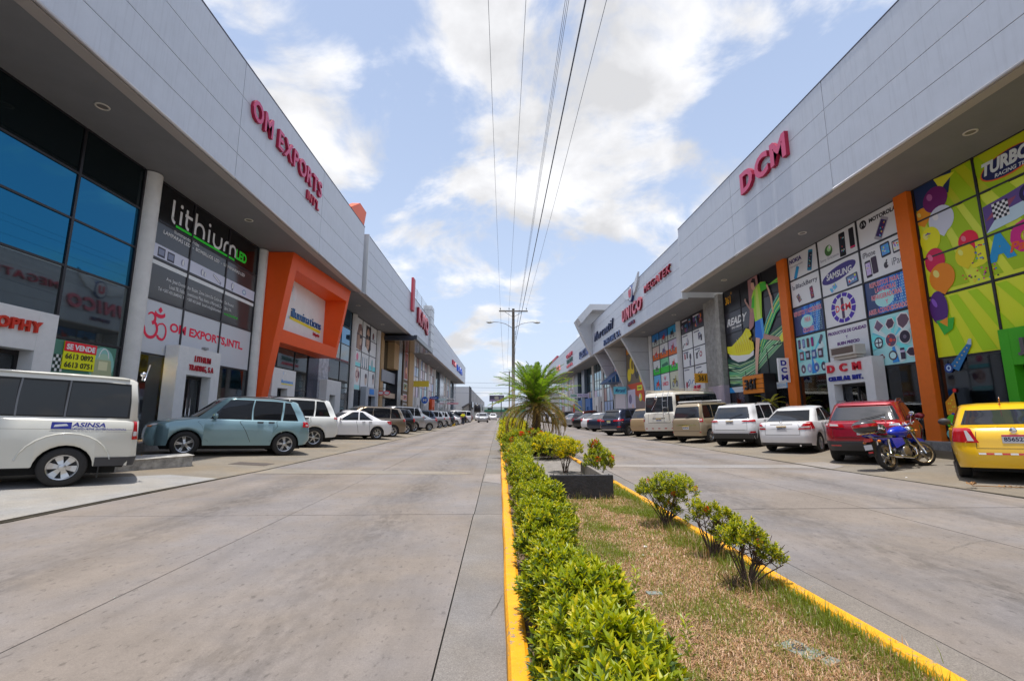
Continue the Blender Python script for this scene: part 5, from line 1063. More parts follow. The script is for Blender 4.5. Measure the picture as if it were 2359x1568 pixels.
def g_arch(t):
    p = Print(WR(XR2-.35)); 
    sbox(MB(), 'R', XR2, .0, .34, 44.5, 50.6, .5, 8.7).build('advert_wall', pm('#6a5a58'), t, world=True); sbox(MB(), 'R', XR2, .0, .34, 51.6, 56.1, .5, 8.7).build('advert_wall', pm('#b0a8ac'), t, world=True)
    p.rect(-50.5, -44.6, 4.6, 8.6, '#5c5040').ell(-48.3, 6.6, 1.0, 1.0, '#caa018').ell(-48.3, 6.6, .5, .5, '#6c5810').ell(-46.8, 6.3, .9, 1.3, '#282420').ell(-46.8, 6.3, .4, .6, '#70682c').ell(-49.6, 5.6, .7, .7, '#d0a820').ell(-45.5, 5.7, .6, 1.2, '#d8b020').rect(-50.4, -44.7, 7.9, 8.5, '#c06c18').text('DEWALT', -49.8, -45.6, 8.0, 8.4, '#e0c030', .05).poly([(-50.5, 4.6), (-44.6, 4.6), (-44.6, 2.6), (-47.5, 3.4)], '#a83c18').rect(-46.9, -45.2, 3.8, 4.3, '#e0c020').text('STANLEY', -46.7, -45.4, 3.95, 4.15, '#181818', .04).ell(-45.9, 3.1, .5, .4, '#d8b428').ell(-46.1, 3.2, .25, .22, '#e8e8e0')
    p.rect(-50.5, -47.6, .6, 4.0, '#a8a0b0').ell(-49.5, 3.0, .6, .5, '#605878').ell(-48.6, 1.8, .5, .7, '#c89c94')
    p.rect(-56.0, -51.7, 4.4, 8.5, '#a8a4ac').rect(-56.0, -51.7, 7.9, 8.5, '#304048').text('SUMMIT', -55.6, -52.2, 8.0, 8.35, '#d8d8d8', .03).rect(-56, -51.7, 7.5, 7.7, '#b83030').ell(-55.0, 6.6, .6, .7, '#b0141c').ell(-53.2, 6.7, .8, .6, '#c01820').ell(-55.0, 5.4, .5, .8, '#d8d4d4').ell(-54.9, 5.2, .3, .4, '#40383c').ell(-53.3, 5.9, .3, .4, '#302c30')
    p.build('tool_pictures', t)
graphic('yellow power tool advert and red tool advert behind the curved fins', g_arch, (XR2, 50, .5))
t = thing('blue_canopy', 'dark blue ribbed canopy over the entrance between the curved fins', 'canopy', (13.2, 53.5, 4.9))
MB().prism([(12.2, 5.0), (14.1, 5.0), (14.1, 6.6)], 'y', 51.6, 56.1).build('canopy_roof', mat('canopy_blue', (.02, .09, .24), .35), t, world=True)
for k in range(4): MB().box(12.2+.45*k, 12.26+.45*k, 51.55, 51.6, 5.0, 5.05+.36*k).build('canopy_rib', mat('rib_grey', (.4, .42, .44), .5), t, world=True)
blade('pale blue board with script under the blue canopy', 50.4, 12.6, 14.0, 3.6, 4.4, '#58a8cc', [('Mercantil', 12.75, 13.9, 3.8, 4.2, '#1c3c70', .02, .4)])
# third right block
b5 = thing('shop_building', 'far right shop block beyond the curved fins with small red signs', 'shop building', (17, 84, 0))
mass(b5, 'R', XR2, 58.5, 112, 12.2)
fascia(b5, 'R', FXR2, [58.5 + 6.7*i for i in range(9)], [8.85, 9.85, 10.85, 11.85, 12.7], FPAN)
soffit(b5, 'R', FXR2, XR2+.1, 58.5, 112, 8.78)
for (a, b, k) in [(58.5, 63.5, 'g'), (63.5, 64.4, 'p'), (64.4, 70, 'g'), (70, 71, 'p'), (71, 75.5, 'g'), (75.5, 78, 'n'), (78, 82, 'g'), (82, 85.5, 'n'), (85.5, 88, 'w'), (88, 90, 'p'), (90, 96, 'w'), (96, 98, 'p'), (98, 111.8, 'w')]:
    if k == 'p': pillar(b5, 'R', XR2, a, b, PILW, proud=.22, z1=8.78)
    elif k == 'n': sbox(MB(), 'R', XR2, -.1, .5, a, b, .5, 8.77).build('slate_column', mat('slate_column', (.10, .13, .17), .35), b5, world=True)
    else:
        q = random.Random(int(a)); n = 3
        curtain(b5, 'R', XR2, [a+.03+(b-a-.06)*i/n for i in range(n+1)], LU, (lambda i, j: (GTEA if j > 1 else pm(q.choice(GPAL), .3)) if k == 'g' else pm(q.choice(GPAL), .3)), bar=.05)
for y, w_, m, zt in ((66.5, 2.4, WHITE, 3.9), (73, 4, mat('blue_portal', (.02, .14, .45), .5), 3.9), (80, 4, mat('blue_portal', (.02, .14, .45), .5), 3.8), (87, 2, mat('orange_portal', (.75, .09, .01), .5), 3.3)): portal(b5, 'R', XR2, y-w_/2, y+w_/2, zt, y-.5, y+.5, 2.6, m)
sign('navy letters cut off by the white roof blade on the far right fascia', 'KOSTA', 66, 60, 9.3, 10.3, FXR2, 'R', .2, NVL, .03)
sign('distant boxed red and dark green sign on the far right fascia', 'COMPU', 79, 73, 10.9, 11.5, FXR2, 'R', .2, RED, .04, words=[('TRADE', 79, 73, 10.0, 10.6, mat('dark_green_letter', (.01, .10, .09), .5), .04, 0), ('PANAMA', 79, 73, 9.3, 9.7, RED, .04, 0)])
sign('tiny red sign farthest along the right fascia', 'RCA', 93, 88, 9.9, 10.9, FXR2, 'R', .2, RED, .05)
o = MB().box(11.7, 12.1, 93, 108, 12.75, 13.3).build('red_parapet', mat('red_parapet', (.55, .05, .08), .5)); tag(o, 'red strip on the roof edge at the far right', 'parapet')
blade('mint board with green lettering before the slate column', 78, 12.0, 14.0, 4.2, 4.9, '#b8dccc', [('FARMACIA', 12.1, 13.8, 4.4, 4.7, '#288c60', .03, 0)])
blade('lilac board under the slate column on the far right', 72.2, 12.2, 14.0, 4.1, 4.6, '#b0a8c8', [('ELECTRO', 12.35, 13.9, 4.25, 4.45, '#483868', .03, 0)])

# ---- street end
ge = thing('gabled_hall', 'white hall with a stepped dark gable beyond the left shops', 'hall', (-16, 150, 0))
GW = mat('hall_white', (.62, .63, .66), .7)
MB().box(-40, -8.2, 124, 128, 0, 8.6).build('front_block', GW, ge, world=True)
MB().prism([(-8.2, 0), (-8.2, 9.0), (-7.6, 8.6), (-7.6, 0)], 'y', 124, 125).build('end_post', mat('hall_dark', (.12, .12, .13), .7), ge, world=True)
MB().add([(-8.2, 125, 0), (-6.2, 190, 0), (-6.2, 190, 6.4), (-8.2, 125, 8.8), (-20, 190, 6.4), (-20, 125, 8.8)], [(0, 1, 2, 3), (3, 2, 4, 5)]).build('side_wall', mat('hall_side', (.36, .36, .36), .8, ns=.4, na=.3), ge, world=True)
for k in range(5): 
    y = 132+11*k; x = -8.2+2*(y-125)/65; MB().box(x-.2, x+.25, y, y+5, 3.0, 5.0).build('window', GDRK, ge, world=True)
MB().prism([(-9.8, 3.4), (-8.0, 4.4), (-7.2, 4.2), (-7.2, 3.9), (-8.0, 4.1), (-9.8, 3.0)], 'y', 121, 124).build('porch_roof', mat('hall_dark', (.12, .12, .13), .7), ge, world=True)
MB().box(-9.6, -9.4, 121, 121.2, 0, 3.3).box(-7.5, -7.3, 121, 121.2, 0, 4.0).build('porch_post', mat('hall_dark', (.12, .12, .13), .7), ge, world=True)
t = thing('water_tank', 'black round tank by the white hall at the end of the street', 'tank', (-5.9, 128, 0)); MB().lathe([(0, 4.2), (.5, 4.15), (.9, 3.8), (.9, 2.0), (.0, 2.0)], (-6.1, 128, 0), 'z', 16).build('tank_body', BLK, t, world=True); MB().box(-7, -5.2, 127, 129, 0, 2.0).build('tank_base', MASS, t, world=True)
t = thing('service_unit', 'pale air conditioning cabinet under the gable of the white hall', 'cabinet', (-9.2, 120.5, 0)); MB().box(-9.9, -8.5, 120, 121, .8, 2.2).build('cabinet_body', WHITE, t, world=True); MB().lathe([(0, 0), (.45, 0), (.45, -.02)], (-9.3, 119.98, 1.5), 'y', 16).build('fan_grille', GDRK, t, world=True)
eb = thing('street_end_building', 'low pale building with green awning closing the street', 'building', (0, 200, 0))
MB().box(-7, 60, 195, 205, 0, 4.6).build('wall', mat('end_wall', (.55, .55, .52), .8, ns=.2, na=.2), eb, world=True); MB().box(-7, 60, 193, 195, 2.6, 3.4).build('awning', mat('green_awning', (.03, .16, .09), .7), eb, world=True)
for k in range(8): MB().box(-5+7*k, -3+7*k, 194.9, 195.1, 3.5, 4.2).build('window', GDRK, eb, world=True)
bb = thing('billboard', 'dark printed billboard standing above the building at the street end', 'billboard', (-1, 160, 0))
MB().box(-3.5, 1.6, 160, 160.3, 5.9, 8.0).build('panel', pm('#3c3444'), bb, world=True); p = Print(lambda u, v, d: (u, 160-d, v), .01, .01); p.rect(-3.3, 1.4, 6.0, 6.6, '#685870').ell(-1.0, 7.1, .8, .6, '#787468').ell(.6, 7.1, .5, .5, '#504c60').rect(-3.2, -2.0, 7.0, 7.7, '#2c2838'); p.build('picture', bb)
for x in (-2.5, .6): MB().tube([(x, 160.2, 0), (x, 160.2, 6)], .15, 8).build('post', BLK, bb, world=True)
fb = thing('street_end_building', 'distant flat roofed pale block far right beyond the palm', 'building', (14, 150, 0))
MB().box(8.5, 40, 122, 150, 0, 6.5).build('wall', mat('end_wall2', (.58, .56, .54), .8, ns=.2, na=.15), fb, world=True); MB().box(8.3, 40.2, 121.8, 150.2, 6.5, 7.0).build('roof', mat('end_roof', (.3, .3, .3), .8), fb, world=True)
for k in range(3): MB().box(8.48, 8.52, 124+8*k, 128+8*k, 1, 3).build('window', GDRK, fb, world=True)
# ================================================================ vehicles
TYRE = mat('tyre_rubber', (.022, .021, .021), .8, ns=30, na=.2); ALLOY = mat('alloy', (.55, .56, .57), .28, .85); RIMD = mat('rim_recess', (.03, .03, .032), .6)
CGL = mat('car_glass', (.010, .012, .015), .03, .0, ior=1.5, coat=.15); CGL2 = mat('rear_car_glass', (.03, .034, .042), .04, .1, ior=1.7, coat=.2)
SEAL = mat('rubber_seal', (.012, .012, .012), .6); PLAS = mat('dark_plastic', (.045, .045, .05), .6); CHR = mat('chrome', (.75, .75, .76), .12, 1)
TAIL = mat('tail_lamp', (.50, .004, .012), .12, coat=.8); TAILW = mat('clear_lamp', (.62, .60, .60), .15, coat=.8); AMB = mat('amber_lamp', (.75, .20, .01), .2, coat=.6)
PLT = mat('plate_white', (.62, .63, .66), .5); PLTXT = mat('plate_ink', (.02, .02, .05), .6); UND = mat('underbody', (.012, .012, .012), .9)
_paint = {}
def paint(name, c, metal=0.0, rough=.28):
    return mat('paint_' + name, c, rough, metal, coat=.9, ns=1.5, na=.02)
_wh = {}
def wheel_meshes(R, wd, n, style):
    k = (round(R, 3), round(wd, 3), n, style)
    if k in _wh: return _wh[k]
    rr = R * (.64 if style != 'bus' else .58); h = wd/2
    ty = MB().lathe([(rr, -h), (rr+.02, -h*1.02), (R-.03, -h*1.05), (R-.008, -h*.8), (R, -h*.5), (R, h*.5), (R-.008, h*.8), (R-.03, h*1.05), (rr+.02, h*1.02), (rr, h), (rr-.01, h*.3), (rr-.01, -h*.3), (rr, -h)], (0, 0, 0), 'y', 36)
    for g in (-.45, 0, .45): ty.lathe([(R+.001, h*(g-.05)), (R+.001, h*(g+.05))], (0, 0, 0), 'y', 36)
    rim = MB(); o = h*.86
    rim.lathe([(rr, o+.006), (rr-.022, o-.004), (rr-.03, o-.05), (rr-.03, -h*.8)], (0, 0, 0), 'y', 36, 0)
    rim.lathe([(0, o-.07), (rr-.03, o-.07)], (0, 0, 0), 'y', 24, 1)
    rim.lathe([(0, o+.0), (.045, o-.002), (.065, o-.02), (.07, o-.06)], (0, 0, 0), 'y', 20, 0)
    def spoke(a, w0, w1, off=0):
        ca, sa = math.cos(a), math.sin(a); pts = []
        for r_, w_, dd in ((.05, w0, o-.012), (rr*.55, (w0+w1)/2, o-.022), (rr-.022, w1, o-.008)):
            for s in (-1, 1):
                for dy in (0, -.03): pts.append((ca*r_ - sa*(s*w_/2+off*r_), dd+dy, sa*r_ + ca*(s*w_/2+off*r_)))
        rim.add(pts, [(0, 2, 6, 4), (4, 6, 10, 8), (0, 4, 5, 1), (4, 8, 9, 5), (2, 3, 7, 6), (6, 7, 11, 10)], 0)
    for i in range(n):
        a = 2*math.pi*i/n + .3
        if style == 'double': spoke(a, .035, .03, .13); spoke(a, .035, .03, -.13)
        elif style == 'wide': spoke(a, .06, .115)
        else: spoke(a, .045, .035)
    tm, rm = ty.mesh('tyre', TYRE), rim.mesh('rim', [ALLOY, RIMD]); _wh[k] = (tm, rm); return tm, rm

class Car:
    """shell made of stacked closed contours; p gives the silhouettes. x forward from the rear bumper, y left, z up"""
    def __init__(s, name, label, cat, P, group=None, mtx=None):
        mtx = mtx @ Matrix.Translation((-P['ro'], 0, 0))
        s.P = P; s.root = thing(name, label, cat, group=group, mtx=mtx); L, W = P['L'], P['W']; R = P['R']; ro = P['ro']; wb = P['wb']
        s.ax = (ro, ro+wb); Ra = R + P.get('gap', .055); zc = R - .01; sill = P.get('sill', .27); H = P['H']
        def arch(x):
            for a in s.ax:
                if abs(x-a) < Ra: return zc + math.sqrt(max(0, Ra*Ra-(x-a)**2))
            return 0
        rc = P.get('rc', .26); x0, x1 = rc+.02, L-rc-.06
        xs = [x0]
        for a in s.ax: xs += [a-Ra-.012, a-Ra+.001] + [a - Ra*math.cos(math.pi*k/12) for k in range(1, 12)] + [a+Ra-.001, a+Ra+.012]
        xs += [x1] + [s.ax[0]+Ra+.012 + (wb-2*Ra-.024)*k/6 for k in range(1, 6)]
        xs = sorted(x for x in xs if x0 <= x <= x1); s.xs = xs
        def pl(kn, x):
            if x <= kn[0][0]: return kn[0][1]
            for (a, b), (c, d) in zip(kn, kn[1:]):
                if x <= c: return b + (d-b)*(x-a)/(c-a)
            return kn[-1][1]
        s.pl = pl
        bz = P['belt']; hw = W/2; dk = P['deck']          # belt: shoulder height knots; deck: (rear glass base x, z), cowl etc
        G0r, G0f = P['g0']; G1r, G1f = P['g1']; roof = P['roof']; tw = P.get('tw', .80); rb = P.get('rear', [0.05, 0.0, .02, .05, .08]); fb = P.get('front', [.10, .0, .02, .06, .16])
        beltz = lambda x: pl(bz, x); hood = lambda x: pl(P['hood'], x)
        bot = lambda x: max(sill if 1 else 0, arch(x)) if arch(x) else pl([(0, P.get('rbot', .30)), (s.ax[0]-Ra, sill), (s.ax[1]+Ra, sill), (L, P.get('fbot', .24))], x)
        m1 = P.get('z1', .46); m2 = P.get('z2', .68)
        loops = []
        def loop(xr, xf, w, zf, rcr=rc, rcf=None, bow=.04, bf=.10, map_=None, taper=.05, flare=0):
            rcf = rcf or rc+.04; pts = []
            for j in range(5):
                y = (w-rcr)*j/5; pts.append((xr + bow*(y/w)**2, y))
            e = xr + bow*((w-rcr)/w)**2
            for k in range(4):
                a = math.pi/2*k/4; pts.append((e + rcr*(1-math.cos(a)), w-rcr + rcr*math.sin(a)))
            ya = e + rcr; eb = xf - bf*((w-rcf)/w)**2 - rcf
            for x in xs:
                X = x if not map_ else ya + (eb-ya)*(x-xs[0])/(xs[-1]-xs[0])
                t = abs((X-L*.48)/(L*.5)); yy = w*(1 - taper*t**4) if not map_ else w*(1-taper*t**4)
                if flare and arch(X): yy += flare
                pts.append((X, yy))
            for k in range(4, 0, -1):
                a = math.pi/2*(4-k)/4; pts.append((eb + rcf*math.sin(a), w-rcf + rcf*math.cos(a)))
            for j in range(5, -1, -1):
                y = (w-rcf)*j/5; pts.append((xf - bf*(y/w)**2, y))
            tz = 1-taper
            loops.append([(x, y*(1 if not(i < 9 or i >= 9+len(xs)) else tz), zf(x, y)) for i, (x, y) in enumerate(pts)])
        fl = P.get('flare', .015)
        loop(rb[0], L-fb[0], hw*.955, lambda x, y: bot(x), flare=fl)
        loop(rb[1], L-fb[1], hw*.985, lambda x, y: max(m1, arch(x)+.035), flare=fl)
        loop(rb[2], L-fb[2], hw, lambda x, y: max(m2, arch(x)+.07), flare=fl*.6)
        loop(rb[3], L-fb[3], hw*.99, lambda x, y: max(min(m2+.16, beltz(x)-.09), arch(x)+.10) if arch(x) else min(m2+.16, beltz(x)-.06))
        loop(rb[4], L-fb[4], hw*.955, lambda x, y: beltz(x))
        mixx = lambda a, b, t: a+(b-a)*t
        def edge_in(x, y, u): return mixx(beltz(x), hood(x), u)
        loop(mixx(rb[4], G0r, .35), mixx(L-fb[4], G0f, .35), hw*.93, lambda x, y: mixx(beltz(x), hood(x), .75), map_=1, rcr=.2)
        loop(G0r, G0f, hw*.905, lambda x, y: hood(x), map_=1, rcr=P.get('grc', .16), rcf=.22, bf=.14, bow=.04)
        zt = lambda x: pl(roof, x)
        loop(mixx(G0r, G1r, .5)-.015, mixx(G0f, G1f, .5)+.02, hw*mixx(.905, tw, .45), lambda x, y: mixx(hood(x) if 0 else pl([(G0r, dk[0]), (G0f, dk[1])], x), zt(x)-.06, .52), map_=1, rcr=P.get('grc', .16), rcf=.22, bf=.16)
        loop(G1r, G1f, hw*tw, lambda x, y: zt(x)-.055, map_=1, rcr=P.get('grc', .16), rcf=.22, bf=.18)
        loop(G1r+.06, G1f-.08, hw*(tw-.07), lambda x, y: zt(x)-.015, map_=1, rcr=.12, rcf=.16, bf=.12)
        loop(G1r+.16, G1f-.22, hw*tw*.5, lambda x, y: zt(x)+.008, map_=1, rcr=.08, rcf=.1, bf=.06)
        s.g = loops; s.n = len(loops[0]); s.side0 = 9; s.side1 = 9+len(xs)-1
        n = s.n; mb = MB(); vs = []
        for lp in loops: vs += [p for p in lp] + [(x, -y, z) for x, y, z in lp]
        fs = []
        for k in range(len(loops)-1):
            a, b = k*2*n, (k+1)*2*n
            for i in range(n-1): fs.append((a+i, a+i+1, b+i+1, b+i)); fs.append((a+n+i+1, a+n+i, b+n+i, b+n+i+1))
            # close front and rear centre seams share y=0 points
        t = (len(loops)-1)*2*n
        for i in range(n-1): fs.append((t+i, t+i+1, t+n+i+1, t+n+i))
        mb.add(vs, fs, 0, True)
        s.col = P['paint']; body = mb.build('body', s.col, s.root)
        bm = bmesh.new(); bm.from_mesh(body.data); bmesh.ops.remove_doubles(bm, verts=bm.verts, dist=.0004); bmesh.ops.recalc_face_normals(bm, faces=bm.faces); bm.to_mesh(body.data); bm.free()
        body.data.polygons.foreach_set('use_smooth', [True]*len(body.data.polygons))
        s.body = body
        u = MB(); iw = hw - P.get('tw_', .24); u.box(.30, L-.45, -iw, iw, .20, .60); u.box(s.ax[0]+Ra+.03, s.ax[1]-Ra-.03, -hw*.93, hw*.93, sill-.03, .5); u.box(.2, s.ax[0]-Ra-.02, -hw*.8, hw*.8, .30, .6)
        u.build('underbody', UND, s.root)
        # wheels
        tm, rm = wheel_meshes(R, P.get('tyre', .22), P.get('spokes', 7), P.get('wstyle', 'thin')); s.tr = hw-.015-P.get('tyre', .22)/2
        for a in s.ax:
            for sg in (1, -1):
                w = thing('wheel', None, None); w.parent = s.root; w.location = (a, sg*s.tr, R); w.rotation_euler = (0, 0, 0 if sg > 0 else math.pi)
                link_mesh('tyre', tm, w); link_mesh('rim', rm, w, rot=(0, rnd.uniform(0, 1.5), 0))
        s.L, s.W, s.H = L, W, H
    def S(s, u, v, sg=1):
        if u < 0: u = -u; sg = -sg
        u = min(max(u, 0), s.n-1.001); v = min(max(v, 0), len(s.g)-1.001); i, k = int(u), int(v); a, b = u-i, v-k; g = s.g
        p = [(g[k][i][c]*(1-a)+g[k][i+1][c]*a)*(1-b) + (g[k+1][i][c]*(1-a)+g[k+1][i+1][c]*a)*b for c in range(3)]
        return Vector((p[0], p[1]*sg, p[2]))
    def N(s, u, v, sg=1):
        e = .05; du = s.S(u+e, v, sg)-s.S(u-e if u-e > -s.n else u, v, sg); dv = s.S(u, v+e, sg)-s.S(u, v-e, sg); n = du.cross(dv)
        if n.length < 1e-9: return Vector((0, 0, 1))
        n.normalize(); c = Vector((s.L/2, 0, .7)); q = s.S(u, v, sg)-c; q.x *= .8
        return n if n.dot(q) > 0 else -n
    def ux(s, x, v):
        lo, hi = float(s.side0), float(s.side1)
        for _ in range(18):
            m = (lo+hi)/2
            if s.S(m, v).x < x: lo = m
            else: hi = m
        return (lo+hi)/2
    def vz(s, u, z, lo=0.0, hi=10.0):
        for _ in range(18):
            m = (lo+hi)/2
            if s.S(u, m).z < z: lo = m
            else: hi = m
        return (lo+hi)/2
    def patch(s, name, c, m, sg=1, nu=8, nv=3, off=.004, parent=None, label=None, build=True, mb=None, mi=0, round_=0):
        """c: four (u,v) corners bl, br, tr, tl"""
        mb = mb or MB(); vs = []
        for j in range(nv+1):
            for i in range(nu+1):
                a, b = i/nu, j/nv
                uu = (c[0][0]*(1-a)+c[1][0]*a)*(1-b)+(c[3][0]*(1-a)+c[2][0]*a)*b; vv = (c[0][1]*(1-a)+c[1][1]*a)*(1-b)+(c[3][1]*(1-a)+c[2][1]*a)*b
                vs.append(tuple(s.S(uu, vv, sg)+s.N(uu, vv, sg)*off))
        mb.add(vs, [(j*(nu+1)+i, j*(nu+1)+i+1, (j+1)*(nu+1)+i+1, (j+1)*(nu+1)+i) for j in range(nv) for i in range(nu)], mi, True)
        return mb.build(name, m, parent or s.root, label=label) if build else mb
    def side(s, name, xb0, xb1, xt0, xt1, v0, v1, m, sides=(1, -1), off=.005, nu=8, nv=4, v0b=None, v1b=None):
        for sg in sides:
            s.patch(name, [(s.ux(xb0, v0), v0), (s.ux(xb1, v0b or v0), v0b or v0), (s.ux(xt1, v1b or v1), v1b or v1), (s.ux(xt0, v1), v1)], m, sg, nu, nv, off)
    def seam(s, x0, v0, x1, v1, sides=(1, -1), w=.006, horiz=False):
        for sg in sides:
            mb = MB()
            if horiz: s.patch('', [(s.ux(x0, v0), v0-w*2), (s.ux(x1, v1), v1-w*2), (s.ux(x1, v1), v1+w*2), (s.ux(x0, v0), v0+w*2)], None, sg, 10, 1, .003, build=False, mb=mb)
            else: s.patch('', [(s.ux(x0-w, v0), v0), (s.ux(x0+w, v0), v0), (s.ux(x1+w, v1), v1), (s.ux(x1-w, v1), v1)], None, sg, 1, 10, .003, build=False, mb=mb)
            mb.build('door_seam', SEAL, s.root)
    def box_at(s, name, u, v, size, m, sg=1, off=.0, bevel=.006, parent=None):
        p = s.S(u, v, sg); n = s.N(u, v, sg); x = Vector((1, 0, 0)); 
        if abs(n.x) > .8: x = Vector((0, 1, 0))
        x = (x - n*x.dot(n)).normalized(); y = n.cross(x).normalized(); r = Matrix((x, y, n)).transposed()
        return MB().obox(p+n*off, size, r).build(name, m, parent or s.root, bevel=bevel)
    def text(s, word, u0, u1, v0, v1, m, sg=1, off=.007, bold=0, shear=0, name='lettering'):
        vs, fs, (a0, a1, b0, b1) = text_geo(word, bold, shear)
        q = [tuple(s.S(u0+(a-a0)/(a1-a0)*(u1-u0), v0+(b-b0)/(b1-b0)*(v1-v0), sg)+s.N(u0+(a-a0)/(a1-a0)*(u1-u0), v0+(b-b0)/(b1-b0)*(v1-v0), sg)*off) for a, b in vs]
        return MB().add(q, fs).build(name, m, s.root)

def text_xz(c, word, x0, x1, z0, z1, m, off=.007, bold=0, shear=0, n_='lettering'):
    """print on the left flank, given in metres: x0 is where the word starts"""
    vs, fs, (a0, a1, b0, b1) = text_geo(word, bold, shear); q = []
    for a, b in vs:
        x = x0+(a-a0)/(a1-a0)*(x1-x0); z = z0+(b-b0)/(b1-b0)*(z1-z0); u = c.ux(x, 4.2); v = c.vz(u, z, 2.5, 6); p = c.S(u, v); q.append((p.x, p.y+off, p.z))
    return MB().add(q, fs).build(n_, m, c.root)
def place(side, wx, wy, phi, half_track, slope=None):
    """matrix for a parked vehicle from the ground contact (wx, wy) of its left rear wheel"""
    a = R_(phi)
    h = Vector((-math.cos(a), -math.sin(a), 0)) if side == 'L' else Vector((math.cos(a), math.sin(a), 0))
    lf = Vector((-h.y, h.x, 0)); c = Vector((wx, wy, 0)) - lf*half_track; c.z = pz(c.x)
    n = Vector((0, 0, 1)) if slope == 0 else Vector((.05 if side == 'L' else -.05, 0, 1)).normalized()
    x = (h - n*h.dot(n)).normalized(); y = n.cross(x).normalized()
    m = Matrix((x, y, n)).transposed().to_4x4(); m.translation = c; return m

BASE = {
 'suv': dict(L=4.35, W=1.83, H=1.70, R=.36, ro=.82, wb=2.64, rc=.24, belt=[(0, 1.04), (.9, 1.05), (3.0, 1.02), (3.4, 1.0), (4.35, .90)], hood=[(0, 1.08), (3.1, 1.08), (3.35, 1.09), (4.15, 1.0)], deck=(1.08, 1.08), g0=(.14, 3.36), g1=(.44, 2.72), roof=[(.4, 1.66), (1.2, 1.70), (2.3, 1.70), (2.85, 1.63)], tw=.76, rear=[.10, .0, .03, .06, .09], rbot=.36, fbot=.30, sill=.32, z1=.52, z2=.74, flare=.02),
 'sedan': dict(L=4.45, W=1.74, H=1.47, R=.315, ro=.95, wb=2.65, rc=.26, belt=[(0, .98), (1.0, .96), (3.1, .90), (3.4, .87), (4.45, .66)], hood=[(0, 1.02), (.7, 1.01), (3.2, .94), (3.4, .95), (4.2, .80)], deck=(1.01, .94), g0=(.62, 3.45), g1=(1.42, 2.55), roof=[(1.2, 1.40), (1.9, 1.47), (2.4, 1.46), (2.8, 1.38)], tw=.73, rear=[.08, .0, .02, .05, .06], rbot=.30, fbot=.22, sill=.24, z1=.44, z2=.64, tyre=.20, flare=.008),
 'van': dict(L=4.70, W=1.70, H=1.98, R=.335, ro=1.02, wb=2.57, rc=.13, belt=[(0, 1.13), (3.6, 1.13), (4.2, 1.04), (4.7, .92)], hood=[(0, 1.17), (3.9, 1.17), (4.3, 1.06), (4.6, .98)], deck=(1.17, 1.02), g0=(.06, 4.50), g1=(.16, 3.75), roof=[(0.0, 1.94), (.5, 1.98), (3.2, 1.98), (3.9, 1.90)], tw=.86, rear=[.03, .0, .015, .025, .04], grc=.10, rbot=.34, fbot=.30, sill=.34, z1=.50, z2=.76, tyre=.20, spokes=6, wstyle='wide', flare=.012),
 'minivan': dict(L=5.1, W=1.95, H=1.74, R=.345, ro=1.0, wb=3.0, rc=.26, belt=[(0, 1.06), (3.6, .98), (4.0, .94), (5.1, .76)], hood=[(0, 1.10), (3.7, 1.03), (4.2, 1.0), (4.9, .86)], deck=(1.10, 1.03), g0=(.16, 4.2), g1=(.42, 3.15), roof=[(.3, 1.66), (1.4, 1.74), (2.6, 1.73), (3.3, 1.62)], tw=.78, rear=[.08, .0, .02, .05, .09], rbot=.32, fbot=.24, sill=.25, z1=.46, z2=.70),
 'bus': dict(L=6.3, W=2.03, H=2.50, R=.37, ro=1.45, wb=3.3, rc=.16, belt=[(0, 1.38), (5.6, 1.38), (6.3, 1.22)], hood=[(0, 1.43), (5.6, 1.43), (6.2, 1.30)], deck=(1.43, 1.3), g0=(.07, 6.15), g1=(.22, 5.7), roof=[(0, 2.40), (.5, 2.50), (5.2, 2.50), (5.9, 2.42)], tw=.87, rear=[.05, .0, .01, .02, .04], grc=.14, rbot=.50, fbot=.42, sill=.42, z1=.62, z2=.95, tyre=.26, wstyle='bus', spokes=6),
}
def P_(base, **k): d = dict(BASE[base]); d.update(k); return d
def windows(c, segs, v0=6.14, v1=7.86, m=CGL, seal=True):
    """segs: (bottom x0, x1, top x0, x1)"""
    for (a, b, t0, t1) in segs:
        if seal: c.side('window_seal', a-.02, b+.02, t0-.015, t1+.015, v0-.10, v1+.08, SEAL, off=.002)
        c.side('side_window', a, b, t0, t1, v0, v1, m, off=.005)
def rear_glass(c, ue=6.6, v0=6.2, v1=7.8, m=CGL2, ut=None):
    ut = ut or ue
    c.patch('window_seal', [(-ue-.25, v0-.07), (ue+.25, v0-.07), (ut+.25, v1+.05), (-ut-.25, v1+.05)], SEAL, 1, 16, 5, .002)
    return c.patch('rear_window', [(-ue, v0), (ue, v0), (ut, v1), (-ut, v1)], m, 1, 16, 5, .006)
def windscreen(c, e=6.4, v0=6.15, v1=7.85):
    n = c.n-1
    for sg in (1, -1): c.patch('windscreen', [(n-e, v0), (n-.001, v0), (n-.001, v1), (n-e, v1)], CGL, sg, 8, 4, .006)
def plate(c, word, v=3.0, col=PLT, ink=PLTXT, wd=.155, top='#b8942c'):
    p = c.S(0, v); n = c.N(0, v); x = p.x-.012
    t = MB().box(x-.006, x+.02, -wd, wd, p.z-.078, p.z+.078).build('number_plate', col, c.root, bevel=.004)
    f = lambda u, vv, d: (x-.006-d, -u, vv)
    q = Print(f, .001, .001); q.rect(-wd, wd, p.z+.045, p.z+.078, top)
    if word: q.text(word, -wd*.86, wd*.86, p.z-.045, p.z+.035, '#20203c', .03)
    q.build('plate_print', t, world=False)
def handles(c, xs, v=3.9, m=None, sides=(1, -1)):
    for sg in sides:
        for x in xs: c.box_at('door_handle', c.ux(x, v), v, (.17, .035, .035), m or c.col, sg, .018)
